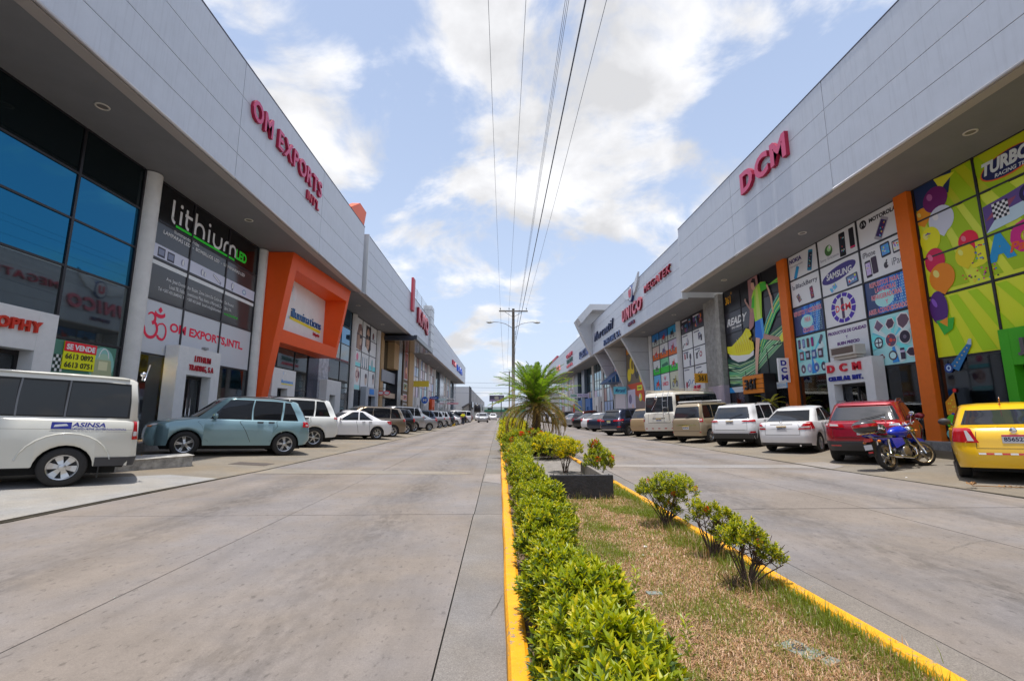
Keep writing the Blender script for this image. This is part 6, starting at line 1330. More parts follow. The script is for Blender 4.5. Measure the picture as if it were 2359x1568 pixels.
def mirror(c, x, v=6.1, m=None, sides=(1, -1)):
    for sg in sides:
        p = c.S(c.ux(x, v), v, sg); q = Vector((p.x, p.y+sg*.13, p.z+.07))
        mb = MB(); mb.ell(q, (.07, .12, .085), 12, 8); mb.tube([p, q], .025, 6); mb.build('side_mirror', m or c.col, c.root)
def rails(c, x0, x1, m=None):
    for sg in (1, -1):
        pts = []
        for i in range(7):
            x = x0+(x1-x0)*i/6; p = c.S(c.ux(x, 8.6), 8.6, sg); pts.append((p.x, p.y, p.z + (.0 if i in (0, 6) else .055)))
        MB().tube(pts, .018, 6).build('roof_rail', m or CHR, c.root)
def lines(c, *xs, v0=.6, v1=6.0):
    for x in xs: c.seam(x, v0, x, v1)
def rear_lines(c, ue=5.2, v0=1.75, v1=5.9):
    mb = MB()
    for sg in (1, -1): c.patch('', [(ue-.04, v0), (ue+.04, v0), (ue+.04, v1), (ue-.04, v1)], None, sg, 1, 8, .003, build=False, mb=mb)
    c.patch('', [(-ue, v0-.03), (ue, v0-.03), (ue, v0+.03), (-ue, v0+.03)], None, 1, 10, 1, .003, build=False, mb=mb)
    mb.build('tailgate_seam', SEAL, c.root)
def exhaust(c, y=-.5): MB().tube([(.08, y, .27), (.5, y, .27)], .03, 10).build('exhaust_pipe', CHR, c.root)
def wiper(c, y0=.05, y1=-.40, v0=6.2, v1=6.75):
    a = c.S(abs(y0)*6, v0, 1 if y0 > 0 else -1)+c.N(.2, v0)*.03; b = c.S(4.0, v1, -1)+c.N(3.0, v1, -1)*.03
    MB().tube([a, (a+b)/2+c.N(1, 6.5)*.01, b], .009, 6).build('rear_wiper', SEAL, c.root)

# ---------- white delivery van with print on its side
def hiace(mtx, label, near=True, group=None, col=None):
    c = Car('passenger_van', label, 'van', P_('van', paint=col or paint('cream_white', (.66, .65, .58))), mtx=mtx, group=group)
    if not near:
        windows(c, [(.25, 1.15, .3, 1.12), (1.2, 2.9, 1.2, 2.85), (3.0, 3.8, 3.0, 3.6)], seal=False); windscreen(c); rear_glass(c, 5.6)
        return c
    c.side('window_seal', .22, 3.02, .26, 3.0, 6.08, 7.82, SEAL, off=.002)
    for a, b in ((.26, 1.10), (1.14, 1.72), (1.74, 2.28), (2.32, 2.98)): c.side('side_window', a, b, a+.02, b, 6.15, 7.72, CGL, off=.006)
    for x in (1.12, 1.73, 2.30): c.side('window_divider', x-.012, x+.012, x-.012, x+.012, 6.1, 7.8, mat('grey_divider', (.16, .17, .19), .4), off=.009)
    c.side('side_window', 3.12, 3.95, 3.12, 3.7, 6.15, 7.8, CGL, off=.006); windscreen(c); rear_glass(c, 5.6)
    c.seam(.15, 3.35, 4.3, 3.3, horiz=True, w=.004); c.seam(3.06, .6, 3.06, 7.9); c.seam(1.78+.2, .6, 1.98, 5.9)
    c.seam(.2, 5.9, 3.0, 5.9, horiz=True, w=.006)
    for sg in (1, -1):
        c.patch('tail_lamp', [(6.2, 2.35), (8.95, 2.35), (8.8, 4.35), (7.0, 4.35)], TAIL, sg, 6, 6, .012)
        c.patch('clear_lens', [(6.9, 2.75), (8.7, 2.75), (8.7, 3.2), (6.9, 3.2)], TAILW, sg, 4, 2, .016); c.patch('corner_bumper', [(3.5, 0), (c.ux(.78, .4) if 0 else 10.2, 0), (10.2, 1.0), (3.5, 1.0)], PLAS, sg, 8, 2, .012)
        p = c.S(c.ux(c.ax[0]-.48, .1), .1, sg); MB().box(p.x-.01, p.x+.01, p.y-.22*sg if sg > 0 else p.y, p.y if sg > 0 else p.y+.22, .14, .42).build('mud_flap', SEAL, c.root)
        # pressed wheel-arch swage
        pts = []
        for k in range(13):
            a = math.pi*(.06+.88*k/12); x = c.ax[0]-math.cos(a)*.62; z = .36+math.sin(a)*.56; u = c.ux(x, 2.0); v = c.vz(u, z); q = c.S(u, v, sg)+c.N(u, v, sg)*.002; pts.append(tuple(q))
        MB().tube(pts, .014, 6).build('arch_swage', c.col, c.root)
    MB().tube([tuple(c.S(c.ux(x, 8.3), 8.3)+Vector((0, .02, .01))) for x in (.25, 1.2, 2.4, 3.6)], .018, 6).build('gutter_rail', c.col, c.root)
    blu = mat('asinsa_blue', (.01, .02, .28), .4)
    u = lambda x: c.ux(x, 5.0)
    v0 = 4.15
    def cell(x0, x1, z0, z1): return [(c.ux(x0, 4.5), c.vz(c.ux(x0, 4.5), z0, 3, 6)), (c.ux(x1, 4.5), c.vz(c.ux(x1, 4.5), z0, 3, 6)), (c.ux(x1, 4.5), c.vz(c.ux(x1, 4.5), z1, 3, 6)), (c.ux(x0, 4.5), c.vz(c.ux(x0, 4.5), z1, 3, 6))]
    cc = cell(1.28, 1.03, 1.0, 1.115); c.patch('emblem', cc, blu, 1, 4, 3, .006); c.patch('emblem_bird', [(cc[0][0]+(cc[1][0]-cc[0][0])*a, cc[0][1]+(cc[3][1]-cc[0][1])*b) for a, b in ((.15, .25), (.85, .45), (.75, .75), (.2, .6))], mat('emblem_white', (.6, .6, .65), .4), 1, 3, 2, .008)
    text_xz(c, 'ASINSA', 1.01, .56, 1.035, 1.115, blu, bold=.03, shear=.15)
    text_xz(c, 'GRUPO ASIA INTERNACIONAL', 1.02, .26, .985, 1.018, blu, bold=.01, shear=.1)
    text_xz(c, 'transporte express de carga y pasajeros   www.asinsa.com', 1.28, .26, .95, .970, mat('grey_ink', (.1, .1, .16), .5))
    q = c.S(c.ux(.35, 8.2), 8.2); MB().ell((.12, .55, 2.06), (.05, .05, .05), 10, 8).build('reversing_mirror', CHR, c.root); MB().tube([(.12, .4, 1.95), (.12, .5, 2.06)], .012, 6).tube([(.1, .75, 1.93), (.05, .7, 2.25)], .012, 6).build('mirror_arm', CHR, c.root)
    return c
hiace(place('L', -7.73, 8.55, 40, .75), 'cream white passenger van with blue company lettering parked nearest on the left')

# ---------- left row
def generic_suv(mtx, label, col, base='suv', glass=CGL, near=False, group='cars parked along the left shops', P=None, plast=None, tail=(6.0, 9.6, 3.0, 4.6), nm='parked_car', cat='car', spokes=5, style='thin', rail=True, kw=None):
    c = Car(nm, label, cat, P_(base, paint=col, spokes=spokes, wstyle=style, **(kw or {})), group=group, mtx=mtx); L = c.L
    g0r, g0f = c.P['g0']; g1r, g1f = c.P['g1']; d = (g0f-g0r)
    w0 = g0r+.30; a1 = g0r+d*.26; a2 = g0r+d*.52
    windows(c, [(w0+.05, a1-.05, g1r+.32, a1-.08), (a1+.04, a2-.04, a1+.0, a2-.06), (a2+.04, g0f-.46, a2-.0, g1f-.24)], seal=near)
    rear_glass(c); windscreen(c)
    u0, u1, v0, v1 = tail
    for sg in (1, -1):
        c.patch('tail_lamp', [(u0, v0), (u1, v0), (u1-.2, v1), (u0+.6, v1)], TAIL, sg, 7, 4, .012)
        if near: c.patch('clear_lens', [(u0+.8, v0+.25), (u1-.8, v0+.25), (u1-.8, v0+.55), (u0+.9, v0+.55)], TAILW, sg, 4, 2, .015)
        n = c.n-1; c.patch('headlamp', [(n-7.5, 3.1), (n-3.4, 2.9), (n-3.6, 3.7), (n-8.3, 3.95)], TAILW, sg, 6, 3, .010)
    if plast: c.side('side_cladding', c.ax[0]+.45, c.ax[1]-.45, c.ax[0]+.45, c.ax[1]-.45, .0, .55, plast, off=.008)
    mirror(c, g0f-.55, 6.1)
    if rail: rails(c, g1r+.25, g1f-.35, PLAS)
    if near:
        lines(c, a2, v0=.5, v1=6.0); c.seam(a1+.12, 3.0, a1+.0, 6.0); c.seam(c.ax[0]+.46, .6, a1+.12, 3.0); c.seam(g0f-.45, .6, g0f-.42, 5.2)
        handles(c, (a2-.22, a1+.30), 3.85, PLAS)
    return c
t = generic_suv(place('L', -6.95, 15.27, 38, .80), 'grey green compact SUV parked behind the concrete island', paint('grey_teal', (.22, .36, .40), .35, .3), near=True, group=None, style='double', spokes=5, kw=dict(L=4.45, W=1.85, H=1.76, roof=[(.4, 1.70), (1.2, 1.76), (2.3, 1.76), (2.9, 1.68)]))
for sg in (1,): n = t.n-1; t.patch('indicator', [(n-7.0, 2.75), (n-4.4, 2.7), (n-4.6, 3.0), (n-7.2, 3.08)], AMB, sg, 4, 2, .013)
t = generic_suv(place('L', -7.33, 18.56, 40, .85), 'big white SUV half hidden by the grey green one', paint('pearl_white', (.70, .71, .68)), near=True, group=None, kw=dict(L=4.85, W=1.9, H=1.88, R=.385, wb=2.79, ro=1.05, belt=[(0, 1.16), (.9, 1.16), (3.2, 1.12), (3.7, 1.10), (4.85, .95)], hood=[(0, 1.20), (3.4, 1.17), (3.8, 1.16), (4.6, 1.06)], deck=(1.2, 1.17), g0=(.14, 3.85), g1=(.42, 3.05), roof=[(.3, 1.84), (1.2, 1.88), (2.5, 1.88), (3.2, 1.80)], sill=.38, rbot=.42, z1=.58, z2=.82), tail=(6.4, 9.2, 3.7, 4.9), spokes=6)
def sedan(mtx, label, col, near=False, group='cars parked along the left shops', word=None, kw=None, spokes=7, tail=(4.2, 9.7, 3.0, 4.0), plast=None, tri=False):
    c = Car('parked_car', label, 'car', P_('sedan', paint=col, spokes=spokes, **(kw or {})), group=group, mtx=mtx); g0r, g0f = c.P['g0']; g1r, g1f = c.P['g1']
    m1 = g0r + (g0f-g0r)*.48
    windows(c, [(g0r+.62, m1-.04, g1r+.34, m1-.08), (m1+.04, g0f-.46, m1, g1f-.20)], seal=near); rear_glass(c, 6.6, 6.12, 7.88, ut=6.3); windscreen(c, 6.2)
    u0, u1, v0, v1 = tail
    for sg in (1, -1):
        c.patch('tail_lamp', [(u0+.6, v0), (u1-.6, v0), (u1, v1), (u0, v1)] if not tri else [(u0, v0), (u1, v0+.1), (u1-.5, v1), (u1-1.9, v1+.2)], TAIL, sg, 7, 4, .012); n = c.n-1; c.patch('headlamp', [(n-8, 3.1), (n-3.2, 2.9), (n-3.4, 3.6), (n-9, 3.95)], TAILW, sg, 6, 3, .010)
    mirror(c, g0f-.5, 6.1)
    if near:
        lines(c, m1, v0=.5, v1=6.0); c.seam(c.ax[0]+.42, .5, c.ax[0]+.5, 3.4); c.seam(c.ax[0]+.5, 3.4, c.ax[0]+.30, 6.0); c.seam(g0f-.40, .5, g0f-.35, 5.2); handles(c, (m1-.25, c.ax[0]+.42), 3.9)
    return c
sedan(place('L', -6.55, 24.98, 38, .76), 'white sedan with sloping roof in front of the bronze minivan', paint('white', (.74, .74, .76)), near=True, group=None, kw=dict(L=4.5, W=1.77, R=.335, H=1.46))
sedan(place('L', -8.7, 22.3, 40, .76), 'dark maroon sedan hidden between the big white SUV and the white sedan', paint('maroon', (.07, .008, .012), .2), group=None)
generic_suv(place('L', -6.40, 28.0, 40, .86), 'bronze minivan behind the white sedan', paint('bronze', (.21, .165, .115), .5, .3), 'minivan', near=True, group=None, tail=(6.4, 9.3, 3.3, 4.6), rail=False)
generic_suv(place('L', -6.47, 32.2, 40, .8), 'black SUV with red tail lamps between the bronze minivan and the tall silver SUV', paint('black', (.012, .013, .016), .2), group=None, kw=dict(L=4.9, W=1.9, H=1.82, wb=2.9), tail=(6.5, 9.4, 2.6, 4.7))
generic_suv(place('L', -6.58, 35.9, 40, .85), 'tall silver SUV beyond the black one', paint('silver', (.40, .41, .43), .55, .3), group=None, near=True, kw=dict(L=4.85, W=1.9, R=.385, wb=2.79, ro=1.05, belt=[(0, 1.16), (.9, 1.16), (3.2, 1.12), (3.7, 1.10), (4.85, .95)], hood=[(0, 1.20), (3.4, 1.17), (3.8, 1.16), (4.6, 1.06)], deck=(1.2, 1.17), g0=(.14, 3.85), g1=(.42, 3.05), roof=[(.3, 1.84), (1.2, 1.88), (2.5, 1.88), (3.2, 1.80)], sill=.38, z1=.58, z2=.82), tail=(6.4, 9.2, 3.7, 4.9))
sedan(place('L', -5.95, 39.4, 40, .76), 'silver sedan nosed in beside the tall silver SUV', paint('silver', (.40, .41, .43), .55, .3), group=None)
generic_suv(place('L', -6.4, 43.0, 40, .8), 'dark navy SUV behind the silver sedan on the left', paint('navy', (.02, .03, .06), .3), group=None)
generic_suv(place('L', -6.05, 46.8, 40, .8), 'nearer of two small silver SUVs past the dark navy one', paint('silver', (.40, .41, .43), .55, .3), group=None)
generic_suv(place('L', -5.9, 50.4, 40, .8), 'farther of two small silver SUVs past the dark navy one', paint('light_silver', (.48, .49, .5), .5, .3), group=None)
generic_suv(place('L', -5.75, 54.2, 40, .8), 'charcoal SUV at the far left before the white sedan', paint('charcoal', (.05, .055, .065), .3), group=None)
sedan(place('L', -5.6, 60.0, 40, .76), 'small far white sedan just before the man in the yellow vest', paint('white', (.74, .74, .76)), group=None)
sedan(place('L', -5.6, 64.0, 40, .76), 'far dark grey sedan beside the man in the yellow vest', paint('charcoal', (.05, .055, .065), .3), group=None)
generic_suv(place('L', -5.4, 69.0, 40, .8), 'far black SUV behind the man in the yellow vest', paint('black', (.012, .013, .016), .2), group=None)
hiace(place('L', -5.5, 78, 40, .75), 'far white van near the end of the left row', near=False, col=paint('white', (.74, .74, .76)))
generic_suv(place('L', -5.4, 84, 40, .8), 'farthest red brown car of the left row', paint('rust', (.14, .04, .03), .2), group=None)
# traffic coming towards the camera
def facing(x, y, ang=0):
    m = Matrix.Rotation(R_(-90+ang), 4, 'Z'); m.translation = Vector((x, y, 0)); return m
c = generic_suv(facing(-2.9, 84), 'silver pickup like car driving towards the camera down the left road', paint('silver', (.40, .41, .43), .55, .3), group=None)
n = c.n-1
for sg in (1, -1): c.patch('grille', [(n-2.6, 2.0), (n-.001, 2.0), (n-.001, 3.1), (n-2.6, 3.1)], PLAS, sg, 4, 2, .012)
for x, y, cl, lb in ((-1.6, 118, paint('white', (.74, .74, .76)), 'tiny white car far down the left road'), (-3.6, 128, paint('charcoal', (.05, .055, .065), .3), 'tiny dark car far down the left road'), (-4.6, 108, paint('white', (.74, .74, .76)), 'tiny white car waiting at the far left kerb')):
    generic_suv(facing(x, y), lb, cl, group=None, rail=False)
o = MB().lathe([(0, .0), (.28, .0), (.28, .35), (.22, .9), (.1, 1.0), (0, 1.0)], (0, 0, 0), 'z', 16).build('yellow_barrel', mat('barrel_yellow', (.75, .5, .01), .5)); o.location = (-5.7, 57.2, .01); tag(o, 'small yellow drum standing at the edge of the left row', 'barrel')

# ---------- right row
def taxi():
    c = Car('taxi', 'bright yellow taxi seen from behind at the right edge', 'taxi', P_('sedan', paint=paint('taxi_yellow', (.86, .50, .004), 0, .3), L=4.3, W=1.72, H=1.47, R=.31, spokes=8, rc=.30, belt=[(0, 1.03), (1.0, .97), (3.1, .90), (3.4, .87), (4.3, .66)], hood=[(0, 1.07), (.7, 1.05), (3.2, .94), (3.4, .95), (4.2, .80)], deck=(1.06, .94), rear=[.07, 0, .05, .07, .10], rbot=.30), mtx=place('R', 9.74, 9.62, 46, .74))
    windows(c, [(1.25, 2.0, 1.75, 1.98), (2.08, 2.86, 2.04, 2.35)]); rear_glass(c, 6.6, ut=6.4); windscreen(c, 6.2)
    for sg in (1, -1):
        c.patch('tail_lamp', [(4.6, 2.75), (9.6, 2.75), (9.2, 4.3), (5.9, 4.3)], TAIL, sg, 8, 5, .014); c.patch('clear_lens', [(5.2, 2.95), (6.0, 2.95), (6.5, 3.85), (6.1, 3.85)], TAILW, sg, 3, 3, .018)
    plate(c, '856523', 3.15, wd=.17, top='#a81838'); lines(c, 2.04); handles(c, (1.8,), 3.9); mirror(c, 2.95, 6.1, PLAS)
    # reflective tape and boot lip
    k = 0
    for i in range(-5, 5):
        for (a, b) in ((i, i+.95),): c.patch('reflective_tape', [(a*1.0, 1.50), (b*1.0, 1.50), (b*1.0, 1.66), (a*1.0, 1.66)], TAIL if i % 2 else TAILW, 1, 4, 1, .009)
    c.patch('boot_lip', [(-4.3, 4.5), (4.3, 4.5), (4.2, 4.68), (-4.2, 4.68)], c.col, 1, 10, 2, .03); rear_lines(c, 5.0, 2.1, 5.4)
    p = c.S(0, 3.85)
    MB().lathe([(.0, 0), (.055, 0), (.05, -.012), (0, -.012)], (p.x-.01, 0, p.z), 'x', 20).build('boot_emblem', CHR, c.root)
    q = c.S(1.0, 9.4); MB().tube([(q.x+.05, 0, q.z), (q.x-.12, 0, q.z+.16)], .006, 6).ell((q.x+.05, 0, q.z), (.04, .03, .03), 8, 6).build('aerial', TAIL, c.root); exhaust(c)
taxi()
def red_suv():
    c = Car('parked_car', 'dark red SUV behind the blue motorcycle', 'car', P_('suv', paint=paint('ruby', (.30, .004, .018), .25, .25), L=4.38, H=1.62, roof=[(.4, 1.58), (1.2, 1.62), (2.2, 1.62), (2.8, 1.54)], belt=[(0, 1.05), (.9, 1.03), (3.0, .97), (3.4, .95), (4.35, .78)], hood=[(0, 1.09), (3.1, 1.02), (3.35, 1.03), (4.1, .90)], g0=(.16, 3.42), g1=(.62, 2.55), R=.35, spokes=5), mtx=place('R', 9.62, 13.09, 43, .79))
    windows(c, [(.72, 1.22, 1.02, 1.2), (1.3, 2.1, 1.28, 2.05), (2.18, 2.85, 2.13, 2.4)]); rear_glass(c, 7.4, 6.25, 7.7, ut=6.4); windscreen(c)
    c.patch('bumper_cladding', [(-10.5, 0), (10.5, 0), (10.5, 1.35), (-10.5, 1.35)], PLAS, 1, 30, 4, .012); c.side('side_cladding', c.ax[0]+.43, c.ax[1]-.43, c.ax[0]+.43, c.ax[1]-.43, 0, .7, PLAS, off=.012)
    for sg in (1, -1):
        c.patch('tail_lamp', [(3.2, 3.35), (10.6, 3.55), (10.9, 4.35), (3.9, 4.2)], TAIL, sg, 9, 4, .014); c.patch('clear_lens', [(4.4, 3.6), (6.6, 3.65), (6.6, 4.0), (4.6, 3.95)], TAILW, sg, 4, 2, .018); c.patch('clear_lens', [(7.2, 3.7), (8.9, 3.75), (8.8, 4.15), (7.3, 4.05)], TAILW, sg, 4, 2, .018)
        c.patch('reflector', [(4.2, .75), (6.6, .75), (6.6, .95), (4.2, .95)], TAIL, sg, 3, 1, .017)
    rear_lines(c, 5.6, 1.8, 6.0); plate(c, '', 2.6); rails(c, 1.0, 2.4); lines(c, 2.14, 1.28); handles(c, (1.9, 1.2), 3.9); mirror(c, 2.95); wiper(c); exhaust(c)
    c.patch('roof_spoiler', [(-6.4, 7.85), (6.4, 7.85), (6.2, 8.4), (-6.2, 8.4)], c.col, 1, 14, 2, .03); p = c.S(0, 9.6); MB().tube([(p.x+.1, 0, p.z), (p.x-.08, 0, p.z+.22)], .005, 6).build('aerial', SEAL, c.root)
    MB().add([tuple(c.S(-u, v, 1)+c.N(-u, v, 1)*.009) for u, v in ((4.9, 2.55), (3.6, 2.55), (3.6, 2.63), (4.9, 2.63))] , [(0, 1, 2, 3)]).build('badge', CHR, c.root)
red_suv()
def versa():
    c = sedan(place('R', 9.80, 16.6, 38, .74), 'white sedan with chrome boot strip between the red SUV and the white SUV', paint('white', (.74, .74, .76)), near=True, group=None, spokes=9, tri=True, tail=(4.4, 10.0, 2.9, 4.6), kw=dict(L=4.45, W=1.70, H=1.53, R=.31, belt=[(0, 1.00), (1.0, .98), (3.1, .93), (3.4, .90), (4.45, .70)], hood=[(0, 1.04), (.7, 1.03), (3.2, .98), (3.4, .98), (4.2, .85)], deck=(1.04, .98), roof=[(1.2, 1.45), (1.9, 1.53), (2.4, 1.52), (2.8, 1.44)], g1=(1.25, 2.55), g0=(.55, 3.45)))
    plate(c, '687017', 3.15); rear_lines(c, 4.8, 1.9, 5.3)
    c.patch('chrome_strip', [(-3.3, 3.72), (3.3, 3.72), (3.2, 3.84), (-3.2, 3.84)], CHR, 1, 10, 1, .014); c.patch('lower_valance', [(-8.6, 0), (8.6, 0), (8.3, .45), (-8.3, .45)], PLAS, 1, 22, 2, .008)
    for sg in (1, -1): c.patch('clear_lens', [(4.9, 3.2), (8.2, 3.2), (8.2, 3.45), (5.0, 3.45)], TAILW, sg, 4, 2, .016)
    p = c.S(0, 4.1); MB().lathe([(.03, 0), (.045, 0), (.045, -.01), (.03, -.01)], (p.x-.008, 0, p.z+.03), 'x', 18).build('boot_emblem', CHR, c.root); exhaust(c)
versa()
def rav():
    c = Car('parked_car', 'white SUV with grey bumper between the white sedan and the gold van', 'car', P_('suv', paint=paint('white', (.74, .74, .76)), L=4.57, W=1.84, R=.355, H=1.68), mtx=place('R', 9.52, 19.7, 36, .79))
    windows(c, [(.75, 1.3, .95, 1.27), (1.38, 2.2, 1.34, 2.15), (2.28, 2.9, 2.22, 2.42)]); rear_glass(c, 7.0, 6.2, 7.75, ut=6.4); windscreen(c)
    c.patch('bumper_cladding', [(-10.2, 0), (10.2, 0), (10.2, 1.15), (-10.2, 1.15)], PLAS, 1, 30, 4, .012); rear_lines(c, 5.4, 1.75, 6.0)
    for sg in (1, -1):
        c.patch('tail_lamp', [(3.9, 3.75), (10.3, 3.6), (11.0, 4.5), (4.6, 4.4)], TAIL, sg, 9, 4, .02); c.patch('reflector', [(6.2, 1.2), (9.2, 1.2), (9.2, 1.5), (6.8, 1.5)], TAIL, sg, 3, 1, .014)
    c.patch('chrome_strip', [(-3.8, 4.15), (3.8, 4.15), (3.8, 4.28), (-3.8, 4.28)], CHR, 1, 10, 1, .014); plate(c, 'AJ1287', 3.5); rails(c, 1.0, 2.4, CHR); lines(c, 2.24, 1.36); handles(c, (2.0, 1.2), 3.9); mirror(c, 2.95); wiper(c); exhaust(c)
    c.patch('roof_spoiler', [(-6.6, 7.85), (6.6, 7.85), (6.4, 8.4), (-6.4, 8.4)], c.col, 1, 14, 2, .035)
rav()
def apv():
    c = Car('passenger_van', 'gold boxy van with a roof rack beside the white bus', 'van', P_('van', paint=paint('gold_beige', (.42, .335, .22), .4, .3), L=4.25, W=1.66, H=1.82, R=.31, ro=.75, wb=2.62, spokes=7, wstyle='thin', belt=[(0, 1.08), (3.0, 1.05), (3.4, 1.0), (4.25, .80)], hood=[(0, 1.12), (3.0, 1.09), (3.5, 1.04), (4.1, .9)], deck=(1.12, 1.05), g0=(.08, 3.75), g1=(.28, 2.95), roof=[(0, 1.76), (.5, 1.82), (2.6, 1.82), (3.1, 1.74)], tw=.80), mtx=place('R', 9.0, 22.7, 35, .71))
    windows(c, [(.4, 1.15, .5, 1.12), (1.22, 2.15, 1.2, 2.1), (2.22, 3.1, 2.16, 2.75)]); rear_glass(c, 6.6, 6.2, 7.75, ut=6.2); windscreen(c); rear_lines(c, 5.4, 1.2, 6.0)
    for sg in (1, -1):
        c.patch('tail_lamp', [(6.1, 3.3), (9.4, 3.3), (9.0, 5.0), (6.9, 5.0)], TAIL, sg, 6, 5, .014); c.patch('clear_lens', [(6.5, 3.7), (9.0, 3.7), (9.0, 4.1), (6.6, 4.1)], TAILW, sg, 4, 2, .018)
        c.patch('reflector', [(5.4, .95), (6.9, .95), (6.9, 1.1), (5.4, 1.1)], TAIL, sg, 3, 1, .014)
    c.patch('chrome_strip', [(-3.9, 2.35), (3.9, 2.35), (3.9, 2.55), (-3.9, 2.55)], CHR, 1, 10, 1, .02); plate(c, '414714', 1.85); lines(c, 2.2, 1.18); handles(c, (2.0, 1.3), 3.9); mirror(c, 3.15); wiper(c)
    mb = MB()
    for y in (-.62, .62): mb.tube([(.55, y, 1.90), (2.3, y, 1.90)], .03, 8)
    for x in (.6, 2.2): mb.tube([(x, -.62, 1.90), (x, .62, 1.90)], .045, 8); mb.box(x-.03, x+.03, -.6, -.56, 1.76, 1.9); mb.box(x-.03, x+.03, .56, .6, 1.76, 1.9)
    mb.build('roof_rack', mat('rack_grey', (.5, .5, .5), .4), c.root)
apv()
def coaster():
    c = Car('minibus', 'white minibus with roof rack and rear ladder parked among the cars', 'minibus', P_('bus', paint=paint('ivory', (.70, .67, .60))), mtx=place('R', 8.95, 25.9, 42, .86))
    c.side('window_seal', .35, 5.6, .38, 5.5, 6.05, 7.85, SEAL, off=.003)
    for i in range(5): c.side('side_window', .42+1.03*i, 1.38+1.03*i, .44+1.03*i, 1.38+1.03*i, 6.15, 7.7, CGL, off=.007)
    rear_glass(c, 6.2, 6.15, 7.7, ut=6.0); windscreen(c, 6.8); rear_lines(c, 3.9, 1.9, 5.7)
    for sg in (1, -1):
        c.patch('lamp_frame', [(5.6, 2.2), (9.1, 2.2), (9.1, 3.6), (5.6, 3.6)], PLAS, sg, 6, 4, .012); c.patch('tail_lamp', [(5.75, 2.25), (8.9, 2.25), (8.9, 2.95), (5.75, 2.95)], TAIL, sg, 6, 3, .018); c.patch('clear_lens', [(5.75, 3.0), (8.9, 3.0), (8.9, 3.5), (5.75, 3.5)], TAILW, sg, 6, 2, .018)
    for k in range(5): a = -5+2.35*k; c.patch('reflector', [(a, .92), (a+.75, .92), (a+.75, 1.08), (a, 1.08)], TAIL, 1, 2, 1, .012)
    c.patch('plate_recess', [(-2.2, 3.05), (2.2, 3.05), (2.2, 3.2), (-2.2, 3.2)], PLAS, 1, 4, 1, .02); plate(c, 'B01978', 2.75)
    c.text('PRIVADO', 2.9, -2.9, 4.55, 4.95, SEAL, 1, .01, .05)
    mb = MB()
    for y in (-.62, -.32): mb.tube([(.02, y, .98), (-.06, y, 1.1), (-.06, y, 1.9), (.05, y, 2.35), (.25, y, 2.56)], .014, 6)
    for z in (1.35, 1.7, 2.05, 2.35): mb.tube([(-.06 + max(0, z-1.95)*.25, -.62, z), (-.06+max(0, z-1.95)*.25, -.32, z)], .012, 6)
    mb.build('rear_ladder', CHR, c.root)
    mb = MB(); z = 2.56
    for y in (-.8, .8): mb.tube([(.35, y, z+.08), (5.2, y, z+.08)], .018, 6); mb.tube([(.35, y, z-.02), (5.2, y, z-.02)], .014, 6)
    for k in range(10): x = .35+.54*k; mb.tube([(x, -.8, z), (x, .8, z)], .012, 6); mb.tube([(x, -.8, z-.1), (x, -.8, z+.08)], .01, 5); mb.tube([(x, .8, z-.1), (x, .8, z+.08)], .01, 5)
    mb.build('roof_rack', mat('cream_rack', (.62, .55, .42), .5), c.root)
    MB().ell((-.10, .0, 2.2), (.03, .10, .08), 10, 8).tube([(.1, .05, 2.45), (-.1, 0, 2.25)], .01, 6).tube([(.05, 0, 2.15), (.0, .35, 1.6)], .01, 6).build('rear_mirror', CHR, c.root); mirror(c, 5.6)
    return c
coaster()
RG = None
generic_suv(place('R', 8.75, 29.2, 36, .79), 'beige SUV mostly hidden left of the white minibus', paint('sand', (.44, .31, .17), .3), group=RG, near=True, tail=(7.2, 9.0, 3.2, 4.6))
def santafe():
    c = Car('parked_car', 'dark navy SUV with silver skid plate parked left of the beige SUV', 'car', P_('suv', paint=paint('deep_navy', (.022, .03, .065), .4, .25), L=4.7, W=1.88, R=.37, wb=2.7, ro=.95, spokes=10), mtx=place('R', 7.5, 31.4, 32, .82))
    windows(c, [(.75, 1.35, .95, 1.3), (1.43, 2.3, 1.38, 2.2), (2.38, 3.0, 2.3, 2.5)], seal=False); rear_glass(c, 7.0, 6.2, 7.7, ut=6.2); windscreen(c)
    c.patch('bumper_cladding', [(-10.2, 0), (10.2, 0), (10.2, .9), (-10.2, .9)], PLAS, 1, 26, 4, .010); c.patch('skid_plate', [(-5.2, .25), (5.2, .25), (5.0, .7), (-5.0, .7)], ALLOY, 1, 12, 2, .02)
    for sg in (1, -1): c.patch('tail_lamp', [(3.0, 3.3), (10.5, 3.5), (11.2, 4.35), (3.4, 4.0)], TAIL, sg, 9, 4, .014); c.patch('reflector', [(5.6, 1.2), (8.6, 1.2), (8.2, 1.55), (6.2, 1.55)], TAIL, sg, 3, 1, .014)
    plate(c, '', 3.2, col=mat('plate_green', (.55, .60, .42), .5)); rails(c, 1.1, 2.5, PLAS); mirror(c, 3.1); c.patch('roof_spoiler', [(-6.6, 7.85), (6.6, 7.85), (6.4, 8.4), (-6.4, 8.4)], PLAS, 1, 14, 2, .04)
santafe()
def far_r(kind, x, y, label, col, **k):
    if kind == 's': sedan(place('R', x, y, 35, .76), label, col, group=None, tail=(4.0, 9.6, 3.1, 4.2), **k)
    else: generic_suv(place('R', x, y, 35, .8), label, col, group=None, **k)
far_r('u', 8.5, 35.8, 'grey SUV with a black roof spoiler past the dark navy one', paint('mid_grey', (.20, .20, .21), .4, .3), plast=PLAS)
far_r('s', 7.9, 38.6, 'low dark blue sedan before the white sedan on the right', paint('navy', (.02, .03, .06), .3))
far_r('s', 8.0, 42.0, 'white sedan left of the low dark blue one', paint('white', (.74, .74, .76)))
far_r('s', 7.7, 45.0, 'black sedan left of the farther white sedan', paint('black', (.012, .013, .016), .2))
